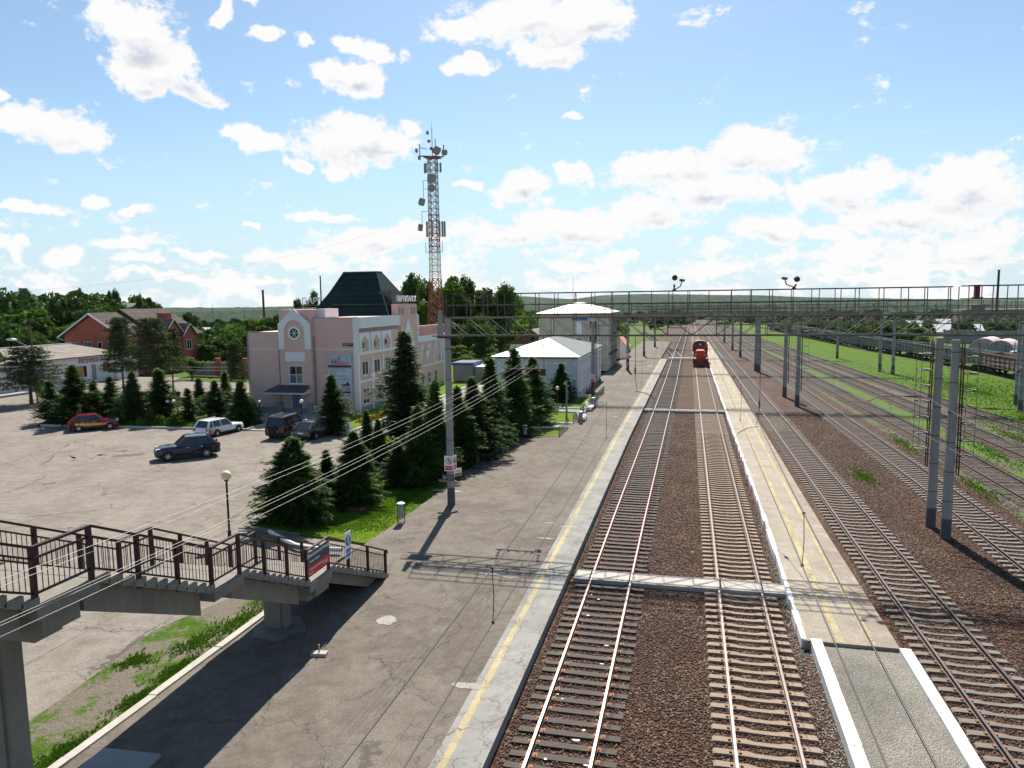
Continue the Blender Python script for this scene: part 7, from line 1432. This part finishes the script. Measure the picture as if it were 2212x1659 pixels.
for i, (px, py, pt) in enumerate([(82, 872, 700), (75, 845, 757)]):
    p = gr(px, py, .2); h = atY(px, pt, p.y).z-.2; mb = MB(); mb.tube((0, 0, 0), (-.2, 0, h), .1, .08, 8); tag(mb.build('utility_pole', M['rust'] if i else M['wood'], None, (p.x, p.y, .2)), ('leaning reddish pole in the spreading pine', 'dark wooden pole beside the spreading pine')[i], 'pole')
# wires crossing the left background
for i, (a, c_, Y) in enumerate([((-40, 802), (300, 765), 88), ((-40, 815), (300, 770), 84), ((300, 790), (620, 790), 80), ((250, 792), (560, 800), 83)]):
    A, B = atY(*a, Y), atY(*c_, Y+4); mb = MB(); mb.path([A.lerp(B, t)-Vector((0, 0, .8*t*(1-t)))-A for t in np.linspace(0, 1, 8)], .018, 4); tag(mb.build('wire', M['alu'], None, A), ('upper thin wire by the curved street lamp', 'lower thin wire by the curved street lamp', 'upper thin wire before the brick house', 'lower thin wire before the brick house')[i], 'wire', 'wires before the shop')
# benches
def bench(lab, x, y, rz):
    root = thing('bench', lab, 'bench', (x, y, .35), rz, 'slatted benches along the platform')
    for k in range(5): mb = MB(); xx = -.22+k*.105; mb.box(xx, xx+.085, -.92, .92, .42-.02*abs(k-2), .45-.02*abs(k-2)); mb.build('seat_slat', M['bench'], root)
    for k in range(5): mb = MB(); xx = -.26-k*.055; zz = .50+k*.095; mb.bar((xx, -.92, zz), (xx, .92, zz), .03, .085); mb.build('back_slat', M['bench'], root)
    for s in (-.75, .75):
        mb = MB(); mb.path([(.26, s, 0), (.22, s, .38), (-.24, s, .40), (-.34, s, 0)], .035, 6); mb.path([(-.24, s, .4), (-.5, s, .95)], .03, 6); mb.path([(.25, s, .4), (.3, s, .6), (-.2, s, .62)], .025, 6); mb.build('leg', M['greyplinth'], root)
for (u, v, lab) in ((765, 1570, 'pale slatted bench nearest the platform pole'), (940, 1420, 'pale slatted bench before the low fence, second from the pole'), (1525, 1255, 'pale slatted bench by the lawn fence, third along the platform'), (1590, 1170, 'farthest pale slatted bench by the lawn fence')):
    p = gr(*Z3(u, v+25), .35); bench(lab, p.x-.15, p.y+.3, R(0))
def bin_(lab, x, y):
    root = thing('litter_bin', lab, 'litter bin', (x, y, .35), random.uniform(0, 1), 'litter bins on the platform'); mb = MB(); mb.tube((0, 0, .28), (0, 0, .92), .16, .16, 14); mb.build('bucket', M['pole'], root); mb = MB(); mb.lathe([(.001, 1.08), (.10, 1.09), (.21, 1.04), (.22, 1.02), (.001, 1.0)], (0, 0, 0), 14); mb.build('cap', M['signwhite'], root)
    mb = MB(); [mb.tube((s*.17, 0, 0), (s*.17, 0, 1.02), .022, .022, 6) for s in (-1, 1)]; mb.bar((-.17, 0, .05), (.17, 0, .05), .05, .03); mb.build('stand', M['darkgrey'], root)
for (p, lab) in ((gr(867, 1130, .35), 'lone litter bin with a pale cap at the edge of the near lawn'), (gr(*Z3(805, 1530), .35), 'litter bin between the two nearest benches'), (gr(*Z3(1035, 1420), .35), 'litter bin at the left end of the low lawn fence'), (gr(*Z3(1500, 1295), .35), 'litter bin in front of the third bench'), (gr(*Z3(1605, 1170), .35), 'litter bin behind the farthest bench')): bin_(lab, p.x, p.y)
def fence(lab, pts, h=.85, step=.14):
    x0, y0 = pts[0]; root = thing('fence', lab, 'fence', (x0, y0, .3)); fr_ = MB(); br = MB()
    for a, c_ in zip(pts[:-1], pts[1:]):
        A = Vector((a[0]-x0, a[1]-y0, 0)); B = Vector((c_[0]-x0, c_[1]-y0, 0)); L = (B-A).length; n = max(1, int(L/step))
        for zz in (.15, h-.12): fr_.bar(A+Vector((0, 0, zz)), B+Vector((0, 0, zz)), .025, .025)
        for i in range(n+1):
            q = A.lerp(B, i/n); br.bar(q+Vector((0, 0, .08)), q+Vector((0, 0, h)), .014, .014)
        for i in range(int(L/2.2)+1): q = A.lerp(B, i/max(1, int(L/2.2))); fr_.bar(q, q+Vector((0, 0, h+.02)), .045, .045)
    fr_.build('fence_frame', M['fence'], root); br.build('fence_bars', M['fence'], root)
fence('low grey metal fence behind the two nearest benches', [(-14.25, 48.1), (-14.4, 52.5), (-14.3, 58.6)]); fence('low metal fence across the front of the nearest lawn square', [(-14.2, 58.9), (-10.45, 59.15)])
fence('low metal fence along the platform beside the nearest lawn square', [(-10.4, 59.2), (-10.35, 63.3)]); fence('low metal fence along the middle lawn square', [(-10.3, 65.8), (-10.25, 72.5)]); fence('low metal fence along the farthest lawn square', [(-10.2, 75), (-10.05, 88.5)])
fence('short fence along the second footpath', [(-10.3, 72.6), (-13.5, 72.9)])
kerb('kerb', [(-14.35, 44.6), (-16.8, 44.8)], 'pale blue painted kerb in the shade of the spruces by the platform'); kerb('kerb', [(-14.1, 42.9), (-15.3, 43.0)], 'short white painted kerb on the lawn behind the platform pole', mat='white')
mb = MB(); mb.box(-.15, .15, -.15, .15, 0, .9); mb.box(-.22, .22, -.22, .22, .9, .98); tag(mb.build('post', M['signwhite'], None, (-28.8, 58.1, .2)), 'short white capped post at the kerb corner near the grey hatchback', 'post')
p = gr(772, 1096, .27); mb = MB(); mb.box(-.65, .65, -.45, .45, 0, .16); tag(mb.build('slab', mat_simple('dull_red_concrete', (.16, .07, .07), .85, .2, 2), None, (p.x, p.y-.3, .25), R(-8)), 'dull red concrete slab under the second big spruce', 'slab')
mb = MB(); mb.path([(-19.9, 31.2, .45), (-18.6, 30.3, .42), (-17.5, 29.6, .42), (-16.2, 29.4, .42), (-15.2, 29.5, .42)], .10, 10); tag(mb.build('pipe', M['kerbwhite'], None), 'thick white pipe lying behind the stairs', 'pipe')
p = gr(1455, 765, .2)
# small signals and cabinets in the yard
for (px, py, h, lab) in [(1720, 1015, 3.3, 'thin dark post standing in the red ballast'), (1656, 820, 2.6, 'slim post beside the island platform'), (1873, 818, 2.6, 'short dark post in the grass'), (1450, 815, 1.4, 'low point indicator by the far crossing')][:0]+[(1462, 768, 1.5, 'low dark signal between the left tracks')]:
    p = gr(px, py, 0); root = thing('dwarf_signal', lab, 'signal', p); mb = MB(); mb.tube((0, 0, 0), (0, 0, h*.6), .05, .05, 6); mb.build('post', M['steel'], root); mb = MB(); mb.box(-.15, .15, -.1, .1, h*.6, h); mb.build('lamp_box', M['darkgrey'], root)
p = gr(*Z4(2175, 630), 0)
# bird, puddle, litter on the car park
p = gr(*Z1(612, 1605), .2); root = thing('bird', 'small dark crow standing on the car park', 'bird', (p.x, p.y, .2), R(200)); mb = MB()
secs = []
for x, r_, z in ((-.24, .01, .13), (-.16, .03, .15), (-.06, .065, .18), (.04, .075, .20), (.12, .06, .23), (.17, .035, .28), (.2, .045, .32), (.25, .035, .33), (.29, .012, .32), (.34, .003, .31)): secs.append([(x, r_*math.cos(t), z+r_*math.sin(t)) for t in np.linspace(0, 2*math.pi, 9)[:-1]])
loft(mb, secs); [mb.tube((.0, s*.03, 0), (.0, s*.03, .15), .008, .008, 5) for s in (-1, 1)]; mb.build('body', M['black'], root)
mt, g, b = newmat('puddle_water'); b.inputs['Base Color'].default_value = (.03, .032, .035, 1); b.inputs['Roughness'].default_value = .03; M['water'] = mt
M['hole'] = mat_asphalt('dark_broken_asphalt', (.07, .06, .052), (.13, .115, .10), .8, cscale=1.5)
def patch_px(name, cx, cy, rx, ry, mat, z, seed, rot=0.0, lab=None):
    rr_ = random.Random(seed); pts = []
    for i in range(18):
        t = 2*math.pi*i/18; a_ = rx*math.cos(t)*rr_.uniform(.7, 1.2); b_ = ry*math.sin(t)*rr_.uniform(.6, 1.25); p = gr(cx+a_*math.cos(rot)-b_*math.sin(rot), cy+a_*math.sin(rot)+b_*math.cos(rot), .2); pts.append((p.x, p.y))
    sheet(name, [pts], z, M[mat])
patch_px('pothole', 268, 984, 26, 3.2, 'hole', .204, 1, -.06); patch_px('pothole', 292, 982, 22, 2.6, 'hole', .2045, 2, -.12); patch_px('pothole', 262, 975, 18, 1.5, 'hole', .2043, 3); patch_px('puddle', 222, 983, 12, 1.8, 'water', .208, 4)
patch_px('pothole', 436, 1168, 30, 1.8, 'hole', .204, 5, .05); patch_px('pothole', 440, 1180, 24, 5, 'hole', .2042, 6, -.05); patch_px('car_park_patch', 455, 1150, 55, 14, 'dirt', .2025, 7, -.2)
M['litter'] = mat_simple('white_litter', (.85, .85, .85), .6, .03, 5)
rr = random.Random(31)
for i, (px, py) in enumerate([(1278, 1285), (1293, 1295), (1215, 1510), (1178, 1640), (1262, 1578), (1298, 1425), (1310, 1395), (1270, 1330), (1205, 1500), (1270, 1655), (1325, 990), (1330, 1020), (1496, 1193), (1160, 1590), (1245, 1600), (1300, 1435)]):
    p = gr(px, py, .05); o = sheet('litter', [blob(p.x, p.y, rr.uniform(.03, .13), rr.uniform(.02, .05), i, 7)], .062+i*.0004, M['litter']); del o['kind']; tag(o, 'scrap of white litter lying between the rails of the left track', 'litter', 'litter scraps on the left track')
# weeds along the island platform and ballast edges
scatter_tufts('weeds', [(10.9, 50, .7, 2.0), (16.3, 62, .8, 6), (16.8, 48, .7, 4), (21.5, 60, 1.4, 11), (21.5, 60, 1.4, 11), (25.5, 66, 1.4, 11), (25.8, 66, 1.4, 11)], 2400, .12, .035, M['blade'], .02, 16, 'green weeds sprouting in the ballast', 'grass')

# thin air haze over everything
hm = bpy.data.materials.new('haze_air'); hm.use_nodes = True; hn = hm.node_tree; hn.nodes.clear(); pv = hn.nodes.new('ShaderNodeVolumePrincipled'); ho = hn.nodes.new('ShaderNodeOutputMaterial'); hn.links.new(pv.outputs[0], ho.inputs['Volume'])
pv.inputs['Color'].default_value = (.86, .93, 1.0, 1); pv.inputs['Density'].default_value = .00002; pv.inputs['Anisotropy'].default_value = .2
if HAZE:
    mb = MB(); mb.box(-7600, 7600, -900, 8200, -75, 70); hz_ = mb.build('haze', hm); tag(hz_, 'thin pale summer haze over the whole valley', 'haze', None, 'stuff')
print('objects', len(bpy.data.objects))
